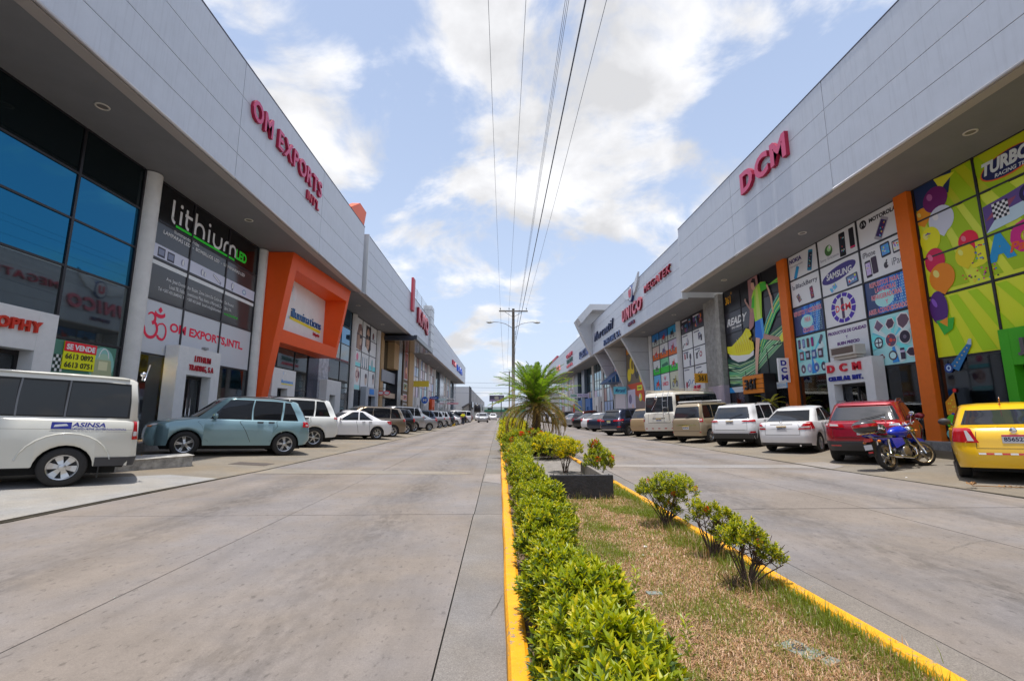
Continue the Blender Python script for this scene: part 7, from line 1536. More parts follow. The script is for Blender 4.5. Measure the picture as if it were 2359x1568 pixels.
far_r('u', 8.1, 48.6, 'dark red car partly seen behind the black sedan', paint('maroon', (.07, .008, .012), .2))
far_r('s', 7.9, 52.0, 'nearer silver sedan right of the palm fronds', paint('silver', (.40, .41, .43), .55, .3))
far_r('s', 7.8, 55.6, 'farther silver sedan touching the palm fronds', paint('light_silver', (.48, .49, .5), .5, .3))
far_r('u', 7.7, 62.0, 'dark brown pickup seen through the palm fronds', paint('brown', (.05, .035, .025), .2))
far_r('u', 7.8, 68, 'white car seen below the palm crown on the right', paint('white', (.74, .74, .76)))
for k in range(5): far_r('us'[k % 2], 7.9, 74+4*k, ['black', 'white', 'silver', 'red', 'grey'][k] + ' car parked far behind the palm tree', [paint('black', (.012, .013, .016), .2), paint('white', (.74, .74, .76)), paint('silver', (.40, .41, .43), .55, .3), paint('rust', (.14, .04, .03), .2), paint('mid_grey', (.20, .20, .21), .4, .3)][k])

# ---------- motorcycle
def motorcycle():
    # x forward, z up; leaned on its side stand
    B = mat('bike_blue', (.006, .03, .46), .25, .0, coat=.8); t = thing('motorcycle', 'blue motorcycle with a red and black top box parked behind the red SUV', 'motorcycle')
    h = Vector((.955, .295, 0)).normalized(); c = Vector((9.27, 10.95, pz(9.3))); n = Vector((-.05, 0, 1)).normalized(); x = (h - n*h.dot(n)).normalized(); y = n.cross(x)
    m = Matrix((x, y, n)).transposed().to_4x4() @ Matrix.Rotation(R_(-10), 4, 'X'); m.translation = c; t.matrix_world = m
    gold = mat('bike_gold_rim', (.45, .33, .18), .3, .8)
    def wheel(xc, R, steer=0, w=.1):
        wt = thing('wheel', None, None); wt.parent = t; wt.location = (xc, 0, R); wt.rotation_euler = (0, 0, R_(steer))
        MB().lathe([(R-.07, -w*.5), (R-.03, -w*.55), (R, -w*.15), (R, w*.15), (R-.03, w*.55), (R-.07, w*.5)], (0, 0, 0), 'y', 40).build('tyre', TYRE, wt)
        mb = MB().lathe([(R-.07, -.04), (R-.085, -.035), (R-.085, .035), (R-.07, .04)], (0, 0, 0), 'y', 40, 1).lathe([(0, -.06), (.05, -.06), (.06, 0), (.05, .06), (0, .06)], (0, 0, 0), 'y', 20)
        for k in range(5):
            a = 2*math.pi*k/5+.2; ca, sa = math.cos(a), math.sin(a); mb.obox((ca*(R-.08)/2, 0, sa*(R-.08)/2), (R-.10, .03, .045), Matrix.Rotation(-a, 3, 'Y'))
        mb.lathe([(.06, .045), (.12, .045), (.12, .05), (.06, .05)], (0, 0, 0), 'y', 24); mb.build('rim', [mat('bike_alloy', (.35, .34, .33), .3, .8), gold], wt)
    wheel(0, .31, 0, .12); wheel(1.29, .30, -28, .09)
    mb = MB(); hx = 1.08
    MB().ell((.68, 0, .85), (.31, .17, .15), 20, 12, 0, lambda p: Vector((p.x, p.y*(1-.35*max(0, -p.x/.30)), p.z*(1+.25*p.x/.3)))).build('fuel_tank', B, t)
    MB().ell((.18, 0, .76), (.42, .12, .055), 18, 8, 0, lambda p: Vector((p.x, p.y*(.75+.25*p.x/.42), p.z+.05*(-p.x/.42 if p.x < 0 else 0)))).build('seat', mat('bike_seat', (.012, .012, .014), .6), t)
    MB().prism([(-.42, .84), (-.05, .72), (.42, .62), (.45, .70), (.2, .72), (-.1, .78), (-.38, .86)], 'y', -.085, .085).build('tail_fairing', B, t, bevel=.02)
    MB().prism([(.30, .50), (.62, .58), (.60, .70), (.25, .70)], 'y', -.12, .12).build('side_cover', B, t, bevel=.02)
    for s_ in (1, -1): MB().tube([(1.00, s_*.09, .88), (1.30, s_*.09, .30)], [.026, .03], 10).build('fork_leg', CHR, t)
    MB().tube([(.98, 0, .92), (.70, 0, .62), (.42, 0, .36), (.55, 0, .28)], .03, 8).tube([(.95, 0, .82), (.85, 0, .40), (.75, 0, .28)], .025, 8).tube([(.3, .09, .74), (-.3, .09, .78)], .016, 6).tube([(.3, -.09, .74), (-.3, -.09, .78)], .016, 6).tube([(0, .09, .31), (.45, .06, .36)], .025, 8).tube([(0, -.09, .31), (.45, -.06, .36)], .025, 8).build('frame', mat('bike_frame', (.02, .02, .022), .4), t)
    e = MB(); e.lathe([(0, -.14), (.13, -.13), (.14, -.05), (.14, .05), (.13, .13), (0, .14)], (.62, 0, .38), 'y', 24)
    for k in range(7): e.obox((.74+.02*k*.3, 0, .48+.028*k), (.17, .16, .012), Matrix.Rotation(R_(-18), 3, 'Y'))
    e.obox((.76, 0, .57), (.10, .12, .2), Matrix.Rotation(R_(-18), 3, 'Y')); e.box(.45, .78, -.09, .09, .28, .42); e.build('engine', mat('engine_alloy', (.38, .37, .36), .25, .85), t, bevel=.006)
    for s_ in (-1,):
        MB().tube([(.88, s_*.05, .56), (.98, s_*.10, .45), (.92, s_*.13, .28), (.70, s_*.15, .22), (.35, s_*.16, .27), (.28, s_*.16, .28)], .022, 10).tube([(.30, s_*.16, .28), (-.22, s_*.18, .36)], [.035, .055], 14).build('exhaust', CHR, t)
        MB().tube([(.02, s_*.12, .34), (.10, s_*.12, .70)], [.032, .032], 10).build('shock_absorber', CHR, t)
    MB().tube([(.02, .12, .34), (.10, .12, .70)], .032, 10).build('shock_absorber', CHR, t)
    MB().prism([(1.05, .66), (1.16, .68), (1.42, .62), (1.58, .48), (1.60, .40), (1.52, .44), (1.40, .55), (1.15, .60)], 'y', -.05, .05).build('front_fender', B, t, bevel=.015)
    MB().prism([(-.36, .74), (-.30, .70), (-.36, .42), (-.42, .34), (-.45, .36), (-.40, .60)], 'y', -.07, .07).build('rear_fender', SEAL, t, bevel=.01)
    MB().tube([(.80, .36, 1.02), (.92, .30, 1.06), (.98, .10, 1.0), (.98, -.10, 1.0), (.92, -.30, 1.06), (.80, -.36, 1.02)], .012, 8).tube([(.70, .38, 1.0), (.82, .36, 1.03)], .02, 8).tube([(.70, -.38, 1.0), (.82, -.36, 1.03)], .02, 8).build('handlebar', CHR, t)
    MB().ell((1.12, 0, .88), (.10, .11, .10), 16, 10).build('headlamp', CHR, t)
    for s_ in (1, -1):
        MB().lathe([(0, .02), (.045, .015), (.05, -.02), (0, -.03)], (1.0, s_*.07, 1.02), 'z', 16).build('instrument_dial', CHR, t)
        MB().tube([(.88, s_*.26, 1.05), (.90, s_*.32, 1.22)], .007, 6).ell((.90, s_*.34, 1.25), (.02, .065, .045), 12, 8).build('mirror', CHR, t)
        MB().ell((-.30, s_*.17, .68), (.05, .035, .032), 10, 8).build('indicator', AMB, t); MB().ell((1.06, s_*.2, .84), (.045, .03, .03), 10, 8).build('indicator', AMB, t)
    MB().box(-.44, -.37, -.09, .09, .68, .77).build('tail_lamp', TAIL, t, bevel=.015)
    pl2 = MB().box(-.485, -.475, -.09, .09, .50, .62).build('number_plate', PLT, t); MB().box(-.46, -.44, -.05, .05, .42, .46).build('reflector', TAIL, t)
    MB().tube([(.45, .1, .3), (.40, .3, .03)], .012, 6).build('side_stand', BLK, t); MB().box(-.45, -.05, -.12, .12, .865, .89).build('luggage_rack', CHR, t)
    tb = thing('top_box', 'red and black rounded luggage box carried on the motorcycle tail', 'luggage box', mtx=m)
    f = lambda p: Vector((p.x*(1-.12*abs(p.z)/.17), p.y, p.z))
    MB().ell((-.36, 0, 1.04), (.30, .235, .165), 24, 12, 0, lambda p: Vector((p.x, p.y, min(p.z, .0)))).build('box_base', mat('box_grey', (.05, .048, .05), .35), tb)
    MB().ell((-.36, 0, 1.075), (.30, .235, .13), 24, 12, 0, lambda p: Vector((p.x, p.y, max(p.z, .0)))).build('box_lid', mat('box_dark', (.07, .07, .08), .2, coat=.5), tb)
    bb_ = MB().lathe([(.305, -.035), (.31, 0), (.305, .035)], (0, 0, 0), 'z', 32).build('box_band', TAIL, tb); bb_.location = (-.36, 0, 1.06); bb_.scale = (1, .78, 1); 
    hm = thing('helmet', 'black white and red racing helmet resting on the motorcycle seat', 'helmet', mtx=m)
    MB().ell((.10, .0, .95), (.165, .13, .14), 24, 16, 0, lambda p: Vector((p.x, p.y, p.z if p.z > -.11 else -.11))).build('helmet_shell', mat('helmet_black', (.03, .03, .035), .15, coat=.9), hm)
    H_ = mat('helmet_white', (.6, .6, .62), .2, coat=.8); H2 = mat('helmet_red', (.5, .01, .02), .2, coat=.8)
    for k, (a0, a1, z0, z1, mm) in enumerate(((1.5, 2.6, .0, .05, H_), (2.6, 3.6, -.04, .03, H2), (3.7, 4.7, .0, .06, H_), (4.5, 5.4, -.06, -.01, H2), (.5, 1.4, -.03, .02, H2), (5.3, 6.2, .01, .05, H_))):
        pts = []
        for i in range(7):
            a = a0+(a1-a0)*i/6
            for z in (z0+.02*math.sin(i), z1+.03*math.sin(i+k)):
                r = math.sqrt(max(.01, 1-(z/.14)**2)); pts.append((.10+.168*r*math.cos(a), .133*r*math.sin(a), .95+z))
        MB().add(pts, [(2*i, 2*i+2, 2*i+3, 2*i+1) for i in range(6)], 0, True).build('helmet_graphic', mm, hm)
motorcycle()
# ================================================================ plants
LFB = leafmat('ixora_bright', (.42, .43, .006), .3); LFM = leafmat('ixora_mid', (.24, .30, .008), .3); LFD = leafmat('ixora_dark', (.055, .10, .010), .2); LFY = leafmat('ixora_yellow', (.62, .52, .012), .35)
WOOD = mat('shrub_wood', (.10, .065, .045), .9, ns=30, na=.3); RUST_ = leafmat('spent_bloom', (.28, .06, .02), .2); FLR = leafmat('ixora_flower', (.75, .07, .02), .3); FLY = leafmat('yellow_flower', (.85, .60, .01), .4)
q = random.Random(21)
def leaf(mb, p, d, n, ln, wd, mi):
    """folded pointed leaf from p along d, face normal n"""
    s = d.cross(n); 
    if s.length < 1e-5: return
    s.normalize(); n2 = s.cross(d).normalized(); m = p + d*ln*.5; t = p + d*ln - n2*ln*.12
    mb.add([tuple(p), tuple(m + s*wd*.5 + n2*wd*.22), tuple(t), tuple(m - s*wd*.5 + n2*wd*.22), tuple(m)], [(0, 1, 4), (1, 2, 4), (2, 3, 4), (3, 0, 4)], mi)
def sprig(mb, p, up, ln, L=.04, wd=.014, tiers=3, per=4, pick=None):
    a0 = q.uniform(0, 6.28); t1 = up.orthogonal().normalized(); t2 = up.cross(t1)
    for k in range(tiers):
        c = p + up*ln*(k+.5)/tiers; tilt = .5 + .28*k
        for j in range(per):
            a = a0 + k*.8 + 2*math.pi*j/per + q.uniform(-.2, .2); o = t1*math.cos(a)+t2*math.sin(a); tl = tilt+q.uniform(-.15, .15)
            d = (o*math.cos(tl)+up*math.sin(tl)).normalized(); n = (up*math.cos(tl)-o*math.sin(tl)).normalized()
            leaf(mb, c, d, n, L*q.uniform(.75, 1.15), wd*q.uniform(.8, 1.2), pick(k))
def shrub(name, label, base, blobs, nspr, stems=5, L=.04, wd=.015, dens=None, flowers=0, group=None, cat='shrub', bright=.40, fl=FLR, wood=True, spikes=(), spent=0, fsize=.022, yel=.08, core=True, leans=None):
    """blobs: list of (centre, radii) relative to base; sprigs stand on their upper surfaces"""
    t = thing(name, label, cat, base, group=group); mb = MB(); B = Vector(base)
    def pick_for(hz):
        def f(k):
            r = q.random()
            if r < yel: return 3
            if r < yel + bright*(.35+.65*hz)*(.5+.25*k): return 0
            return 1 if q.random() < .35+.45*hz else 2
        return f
    tot = sum(r[0]*r[1]+r[0]*r[2]+r[1]*r[2] for c, r in blobs)
    for c, r in blobs:
        nb = int(nspr*(r[0]*r[1]+r[0]*r[2]+r[1]*r[2])/tot); c = Vector(c)
        for _ in range(nb):
            while True:
                v = Vector((q.gauss(0, 1), q.gauss(0, 1), q.gauss(0, 1))).normalized()
                if v.z > -.45: break
            rad = q.uniform(.80, 1.04) if q.random() < .8 else q.uniform(.45, .8); ns = 1 + .22*mnoise.noise(Vector((c.x+v.x*1.7+B.x, v.y*2.1+B.y*2, v.z*2)))
            p = c + Vector((v.x*r[0], v.y*r[1], v.z*r[2]))*rad*ns
            if p.z < .02: continue
            up = (Vector((v.x/r[0], v.y/r[1], v.z/r[2])).normalized()*.8 + Vector((q.uniform(-.3, .3), q.uniform(-.3, .3), .9))).normalized()
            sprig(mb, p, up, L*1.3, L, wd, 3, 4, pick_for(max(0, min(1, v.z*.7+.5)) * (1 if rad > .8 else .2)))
    for (sp, ht) in spikes:
        p = Vector(sp); up = Vector((q.uniform(-.15, .15), q.uniform(-.15, .15), 1)).normalized()
        for k in range(int(ht/.018)): sprig(mb, p+up*.018*k, up, .01, L*.8, wd*.8, 1, 3, lambda k: q.choice((0, 1, 1)))
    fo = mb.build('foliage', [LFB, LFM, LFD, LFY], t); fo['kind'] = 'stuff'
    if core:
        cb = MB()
        for c, r in blobs: cb.ell(c, (r[0]*.66, r[1]*.70, r[2]*.62), 14, 10, 0, lambda p: p*(1+.25*mnoise.noise(p*9+B)))  # solid dark core added to block the view through the leaves
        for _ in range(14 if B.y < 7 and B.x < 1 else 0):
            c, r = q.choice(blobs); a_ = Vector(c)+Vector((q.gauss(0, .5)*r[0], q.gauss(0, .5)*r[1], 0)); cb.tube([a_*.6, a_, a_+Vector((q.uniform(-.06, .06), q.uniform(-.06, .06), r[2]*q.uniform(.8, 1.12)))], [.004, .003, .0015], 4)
        cb.build('dark_core_twigs', mat('dark_core_twigs', (.035, .035, .012), .95, ns=40, na=.5), t)
    if wood:
        for s_ in range(stems):
            c, r = q.choice(blobs); a = q.uniform(0, 6.28); e = Vector(c)+Vector((math.cos(a)*r[0]*.5, math.sin(a)*r[1]*.5, -r[2]*.2)); st = Vector((q.uniform(-.05, .05), q.uniform(-.05, .05), 0))
            if leans: st = Vector((0, 0, 0))
            m_ = st.lerp(e, .5)+Vector((q.uniform(-.03, .03), q.uniform(-.03, .03), .02)); sb = MB().tube([st, m_, e], [.008, .005, .003] if leans else [.009, .006, .003], 6)
            for k in range(3):
                b0 = m_.lerp(e, q.random()); b1 = b0+Vector((q.uniform(-.12, .12), q.uniform(-.12, .12), q.uniform(.03, .14))); sb.tube([b0, b1], [.004, .002], 5)
            sb.build('stem', WOOD, t)
    for k in range(flowers + spent):
        c, r = q.choice(blobs)
        while True:
            v = Vector((q.gauss(0, 1), q.gauss(-.4, 1), abs(q.gauss(.6, 1)))).normalized()
            if v.z > .1: break
        p = Vector(c)+Vector((v.x*r[0], v.y*r[1], v.z*r[2]))*1.08; fb_ = MB(); sp = k >= flowers
        for j in range(34 if not sp else 22):
            w_ = Vector((q.gauss(0, 1), q.gauss(0, 1), q.gauss(.4, 1))).normalized(); a_ = p + w_*fsize*(.8 if sp else 1); leaf(fb_, a_, (w_+Vector((q.uniform(-.4, .4), q.uniform(-.4, .4), 0))).normalized(), w_.orthogonal().normalized(), fsize*.75, fsize*.5, 0)
        fb_.build('flower' if not sp else 'spent_flower', RUST_ if sp else fl, t)
    return t
hs = [((.40, 1.62, .09), [((-.02, -.14, .20), (.19, .26, .23)), ((.03, .20, .22), (.20, .24, .25)), ((.17, -.26, .13), (.18, .2, .17)), ((-.1, .02, .12), (.15, .2, .14))], 1250, 'clipped hedge shrub with spent red blooms at the bottom edge of the picture'),
      ((.40, 2.34, .09), [((-.03, -.14, .18), (.18, .22, .21)), ((.05, .14, .22), (.19, .22, .24)), ((.22, -.02, .12), (.13, .16, .15))], 1000, 'dense yellow green hedge shrub second from the bottom edge'),
      ((.37, 2.94, .09), [((-.02, -.05, .20), (.18, .21, .23)), ((.13, .12, .15), (.15, .17, .18)), ((-.08, .18, .13), (.12, .14, .15))], 760, 'rounded hedge shrub third from the camera beside the small grey cover'),
      ((.40, 4.0, .09), [((.02, -.14, .13), (.15, .22, .17)), ((.05, .18, .21), (.19, .24, .24)), ((-.1, .05, .15), (.12, .18, .17))], 600, 'hedge shrub past the dark gap, left of the dry lawn'),
      ((.41, 4.98, .09), [((-.05, -.12, .17), (.18, .27, .20)), ((.08, .2, .24), (.2, .24, .26)), ((.24, .3, .13), (.16, .2, .16))], 580, 'wide hedge shrub just before the black planter'),
      ((.38, 6.15, .09), [((-.03, -.05, .16), (.17, .28, .20)), ((.05, .36, .25), (.20, .26, .30)), ((.2, .1, .12), (.12, .2, .15))], 460, 'hedge shrub left of the black planter front'),
      ((.38, 7.6, .09), [((0, -.1, .26), (.19, .32, .31)), ((.04, .5, .16), (.17, .28, .21))], 420, 'hedge shrub with a single red bloom beside the planter'),
      ((.38, 9.3, .09), [((0, -.1, .28), (.21, .40, .35)), ((.1, .55, .18), (.18, .3, .22))], 360, 'upright yellow green hedge shrub beyond the planter'),
      ((.45, 11.2, .09), [((0, 0, .26), (.30, .6, .33))], 340, 'hedge shrub with red blooms on the kerb side of the palm')]
for i, (b, bl, n, lb) in enumerate(hs):
    sz = .050 if i < 3 else (.052 if i < 6 else .060)
    shrub('hedge_shrub', lb, b, bl, int(n*1.15), 3, sz, sz*.33, flowers=[0, 0, 0, 0, 0, 1, 2, 3, 6][i], group='clipped hedge along the left kerb of the median', spent=[6, 3, 2, 1, 0, 0, 0, 0, 0][i], fsize=.018 if i < 5 else .03, spikes=[[((.30, .2, .38), .16), ((.24, -.35, .3), .1)], [((.27, .05, .4), .14), ((.22, -.2, .36), .1)], [((.2, .3, .34), .08)], [], [((.1, .3, .35), .1)], [((.25, .6, .3), .2)], [((.25, .2, .4), .25)], [], []][i])
shrub('flowering_bush', 'dark green bush with small red blooms at the foot of the palm', (.50, 13.4, .09), [((0, 0, .34), (.42, .8, .42)), ((.55, .6, .36), (.40, .5, .42))], 950, 4, .062, .024, flowers=16, bright=.25, fsize=.045)
shrub('flowering_bush', 'yellow blossomed bush behind the palm on the left kerb side', (.45, 17.5, .09), [((0, 0, .45), (.45, 1.6, .5)), ((.2, 2.5, .5), (.4, 1.3, .5))], 900, 4, .085, .04, flowers=24, fl=FLY, bright=.7, fsize=.06, yel=.3)
shrub('flowering_bush', 'yellow allamanda bush with bare brown stems rising from the planter', (1.32, 9.5, .12), [((-.06, 0, .60), (.24, .3, .17)), ((.18, -.1, .52), (.16, .2, .17)), ((0, .1, .42), (.2, .2, .12))], 300, 12, .045, .018, flowers=20, fl=FLY, bright=.6, fsize=.045, core=False, yel=.25)
shrub('flowering_bush', 'leafy yellow flowered bush between palm and planter', (1.25, 12.4, .09), [((0, 0, .40), (.38, .5, .32)), ((.5, .4, .3), (.3, .3, .28))], 480, 7, .06, .026, flowers=22, fl=FLY, bright=.6, fsize=.05, yel=.2)
shrub('flowering_bush', 'small ixora bush with pink red blooms at the back corner of the planter', (1.93, 9.1, .09), [((0, 0, .34), (.26, .26, .24)), ((-.05, .1, .6), (.10, .10, .14))], 300, 6, .05, .02, flowers=7, bright=.5, fsize=.035, core=False, spikes=[((-.12, 0, .5), .3), ((.14, 0, .5), .15)])
shrub('kerb_shrub', 'full round shrub with orange blooms on the right kerb, farthest of the three', (1.92, 5.45, .09), [((-.14, 0, .40), (.16, .2, .12)), ((.04, 0, .45), (.16, .2, .11)), ((.20, 0, .38), (.14, .18, .13)), ((.05, 0, .32), (.17, .2, .1)), ((-.2, 0, .36), (.09, .12, .07)), ((0, 0, .22), (.10, .12, .08)), ((.1, 0, .16), (.06, .08, .05))], 470, 16, .038, .013, flowers=6, bright=.55, spikes=[((-.34, 0, .38), .10), ((.33, .0, .42), .12), ((-.05, 0, .5), .09)], core=False, group='three shrubs along the right kerb', fsize=.017)
shrub('kerb_shrub', 'leaning half bare shrub with one orange bloom, middle of the three', (1.90, 4.28, .09), [((.05, 0, .36), (.09, .1, .07)), ((.14, 0, .30), (.09, .1, .08)), ((-.10, 0, .40), (.07, .08, .07)), ((-.13, .02, .31), (.05, .06, .05)), ((.20, 0, .23), (.07, .08, .06)), ((.06, 0, .20), (.05, .07, .06))], 210, 15, .036, .012, flowers=1, bright=.6, core=False, group='three shrubs along the right kerb', yel=.16, fsize=.017, leans=1, spikes=[((-.11, 0, .44), .06), ((.05, 0, .42), .06)])
shrub('kerb_shrub', 'open branched shrub with bare lower twigs, nearest of the three', (1.83, 3.56, .09), [((-.10, 0, .34), (.08, .09, .07)), ((.0, 0, .39), (.08, .09, .06)), ((.07, 0, .33), (.07, .09, .06)), ((-.02, .03, .31), (.07, .08, .05)), ((.19, 0, .21), (.07, .08, .06)), ((.14, 0, .26), (.05, .07, .05)), ((.25, 0, .17), (.04, .05, .03))], 190, 17, .036, .012, flowers=1, bright=.6, core=False, spikes=[((.17, 0, .30), .12)], group='three shrubs along the right kerb', fsize=.017, leans=1, yel=.12)
mb = MB(); t = thing('dry_twigs', 'leafless brown twig clump in the grass left of the nearest kerb shrub', 'twig clump', (1.72, 3.6, .09))
for k in range(22):
    a = q.uniform(0, 6.28); e = Vector((math.cos(a)*q.uniform(.06, .2), math.sin(a)*q.uniform(.06, .2), q.uniform(.02, .15))); mb.tube([(0, 0, 0), e*.6+Vector((0, 0, .03)), e], [.003, .002, .001], 4)
mb.build('twig', WOOD, t)
# planter
pt_ = thing('planter', 'black rimmed concrete planter box across the median', 'planter', (1.24, 7.2, .09)); PB = mat('planter_black', (.028, .027, .03), .55, ns=8, na=.4, bump=.3, bs=30); PC = mat('planter_concrete', (.22, .20, .18), .9, ns=6, na=.25, bump=.3)
MB().box(.76, 1.72, 7.10, 7.16, .05, .455).build('front_wall', PB, pt_, world=True, bevel=.01)
MB().box(.76, .82, 7.161, 9.6, .05, .40).build('side_wall', PC, pt_, world=True, bevel=.01); MB().box(1.66, 1.72, 7.161, 9.6, .05, .40).build('side_wall', PC, pt_, world=True, bevel=.01)
MB().box(.82, 1.66, 7.165, 9.6, .05, .20).build('planter_soil', PC, pt_, world=True)
for k in range(5): MB().lathe([(.0, .0), (.008, 0), (.008, .012), (0, .012)], (.82+.21*k, 7.13, .455), 'z', 8).build('anchor_stub', BLK, pt_, world=True)
o = MB().box(.75, 1.9, 9.7, 13.0, .02, .20).build('median_slab', PC, bevel=.01); tag(o, kind='structure')
# ---------------------------------------------------------------- palm
FRG = [leafmat('frond_green', (.08, .16, .018), .3), leafmat('frond_light', (.20, .33, .025), .4), leafmat('frond_tan', (.36, .24, .07), .25), mat('frond_rib', (.20, .17, .06), .7)]
def frond(seed, ln, droop, tan, curl=.0, w=.20, n=46):
    r = random.Random(seed); mb = MB(); pts = []
    p = Vector((0, 0, 0)); a = R_(0)
    for i in range(n+1):
        t = i/n; pts.append(p.copy()); a = -droop*t**1.3; p = p + Vector((math.cos(a), .03*math.sin(5*t), math.sin(a)))*ln/n
    mb.tube(pts[::5]+[pts[-1]], [.012*(1-.8*k/(len(pts[::5]))) for k in range(len(pts[::5])+1)], 5, 3)
    for i in range(3, n+1):
        t = i/n; d = (pts[min(i+1, n)]-pts[i-1]).normalized(); wl = w*math.sin(math.pi*min(1, .12+.86*t))**.7*r.uniform(.85, 1.1)
        for s_ in (1, -1):
            sd = Vector((0, s_, 0)); dirv = (d*.75 + sd*.85 + Vector((0, 0, r.uniform(-.15, .35)))).normalized(); m_ = pts[i]+dirv*wl*.55; e = pts[i]+dirv*wl+Vector((0, 0, -wl*(.18+.3*tan*r.random()))); nn = dirv.cross(Vector((0, 0, 1))).normalized()*.010
            mi = (2 if r.random() < tan+(.35*tan*t) else (1 if r.random() < .5 else 0))
            mb.add([tuple(pts[i]-nn*.6), tuple(pts[i]+nn*.6), tuple(m_+nn), tuple(m_-nn), tuple(e)], [(0, 1, 2, 3), (3, 2, 4)], mi)
    return mb.mesh('frond', FRG)
FM = [frond(1, 1.75, .8, .0, w=.27), frond(2, 1.75, 1.15, .12, w=.27), frond(3, 1.75, 1.5, .38, w=.25), frond(4, 1.65, 2.0, .75, w=.2), frond(5, 1.5, 2.0, .95, w=.16)]
pm_ = thing('palm_tree', 'bushy date palm with green and browning fronds in the middle of the median', 'palm tree', (1.18, 15.0, .09))
tr = MB()
for k in range(3):
    a = k*2.1; tr.tube([(.09*math.cos(a), .09*math.sin(a), 0), (.06*math.cos(a), .06*math.sin(a), .8), (.02, 0, 1.6)], [.12, .10, .11], 10)
tr.build('trunk', mat('palm_trunk', (.075, .05, .035), .95, ns=22, na=.5, bump=1, bs=30), pm_)
for k in range(60):
    a = q.uniform(0, 6.28); z = q.uniform(.1, 1.5); x, y = .13*math.cos(a), .13*math.sin(a)
    if k < 34: link_mesh('old_leaf_base', _M.setdefault('_olb', MB().tube([(0, 0, 0), (.05, 0, .10)], [.02, .008], 5).mesh('old_leaf_base', mat('palm_fibre', (.14, .09, .05), .9))), pm_, (x, y, z), (0, 0, a))
for k in range(120):
    f_ = k/120; el = R_(88 - 98*f_**1.25 + q.uniform(-14, 14)); az = k*2.39996 + q.uniform(-.3, .3)
    kind = 0 if f_ < .50 else (1 if f_ < .70 else (2 if f_ < .8 else (3 if f_ < .93 else 4))); s_ = q.uniform(.92, 1.1)*(.95 if f_ < .3 else 1)
    kind = max(0, min(4, kind + q.choice((-1, 0, 0, 1)))) if kind < 3 else kind; s_ *= .9
    link_mesh('frond', FM[kind], pm_, (q.uniform(-.05, .05), q.uniform(-.05, .05), 1.55+q.uniform(-.08, .08)), (q.uniform(-.35, .35), -el, az), (s_, s_*q.uniform(.85, 1.1), s_))
for (x, y, ex, ey, ez) in ((-.3, -.2, -.75, -.3, 1.15), (-.1, -.1, -.55, -.2, 1.0), (.2, -.2, .45, -.3, .95), (.4, 0, .8, -.1, 1.1), (-.2, .1, -.35, .1, 1.1), (.1, -.2, .25, -.4, .9)):
    MB().tube([(ex*.15, ey*.15, 1.5), (ex*.7, ey*.7, 1.25), (ex, ey, .55), (ex*1.05, ey, .15)], [.02, .018, .014, .008], 6).build('dead_stalk', mat('palm_fibre', (.14, .09, .05), .9), pm_)
# potted palm at the sports shop
pp = thing('potted_palm', 'small bright palm plant beside the black sports shop entrance', 'palm plant', (13.35, 22.4, .52))
pf = frond(8, .85, 1.0, .0, w=.16, n=30); 
for mm_ in (pf,): mm_.materials[0] = LFB; mm_.materials[1] = LFY
MB().tube([(0, 0, .2), (0, 0, 1.45)], [.035, .025], 8).build('stem', WOOD, pp); MB().lathe([(0, 0), (.14, 0), (.2, .3), (.17, .3), (.0, .26)], (0, 0, 0), 'z', 18).build('pot', mat('pot_clay', (.25, .12, .07), .8), pp)
for k in range(9): link_mesh('frond', pf, pp, (0, 0, 1.4), (0, -R_(60-8*k), k*2.4+.4), (.95, .95, .95))
# far roadside shrubs
for (x, y, lb) in ((-9.2, 117, 'small dark green bush in front of the white hall'), ):
    shrub('bush', lb, (x, y, 0), [((0, 0, .9), (.9, .9, 1.0))], 120, 0, .4, .2, wood=False, bright=.1)
for k in range(5): shrub('median_bush', ['first', 'second', 'third', 'fourth', 'last'][k] + ' low yellow green median bush beyond the palm', (.6+.5*(k % 2), 22+5.5*k, .09), [((0, 0, .4), (.5, 1.6, .5))], 200, 0, .13, .06, wood=False, flowers=4, fl=FLY, fsize=.1, group='median bushes beyond the palm')

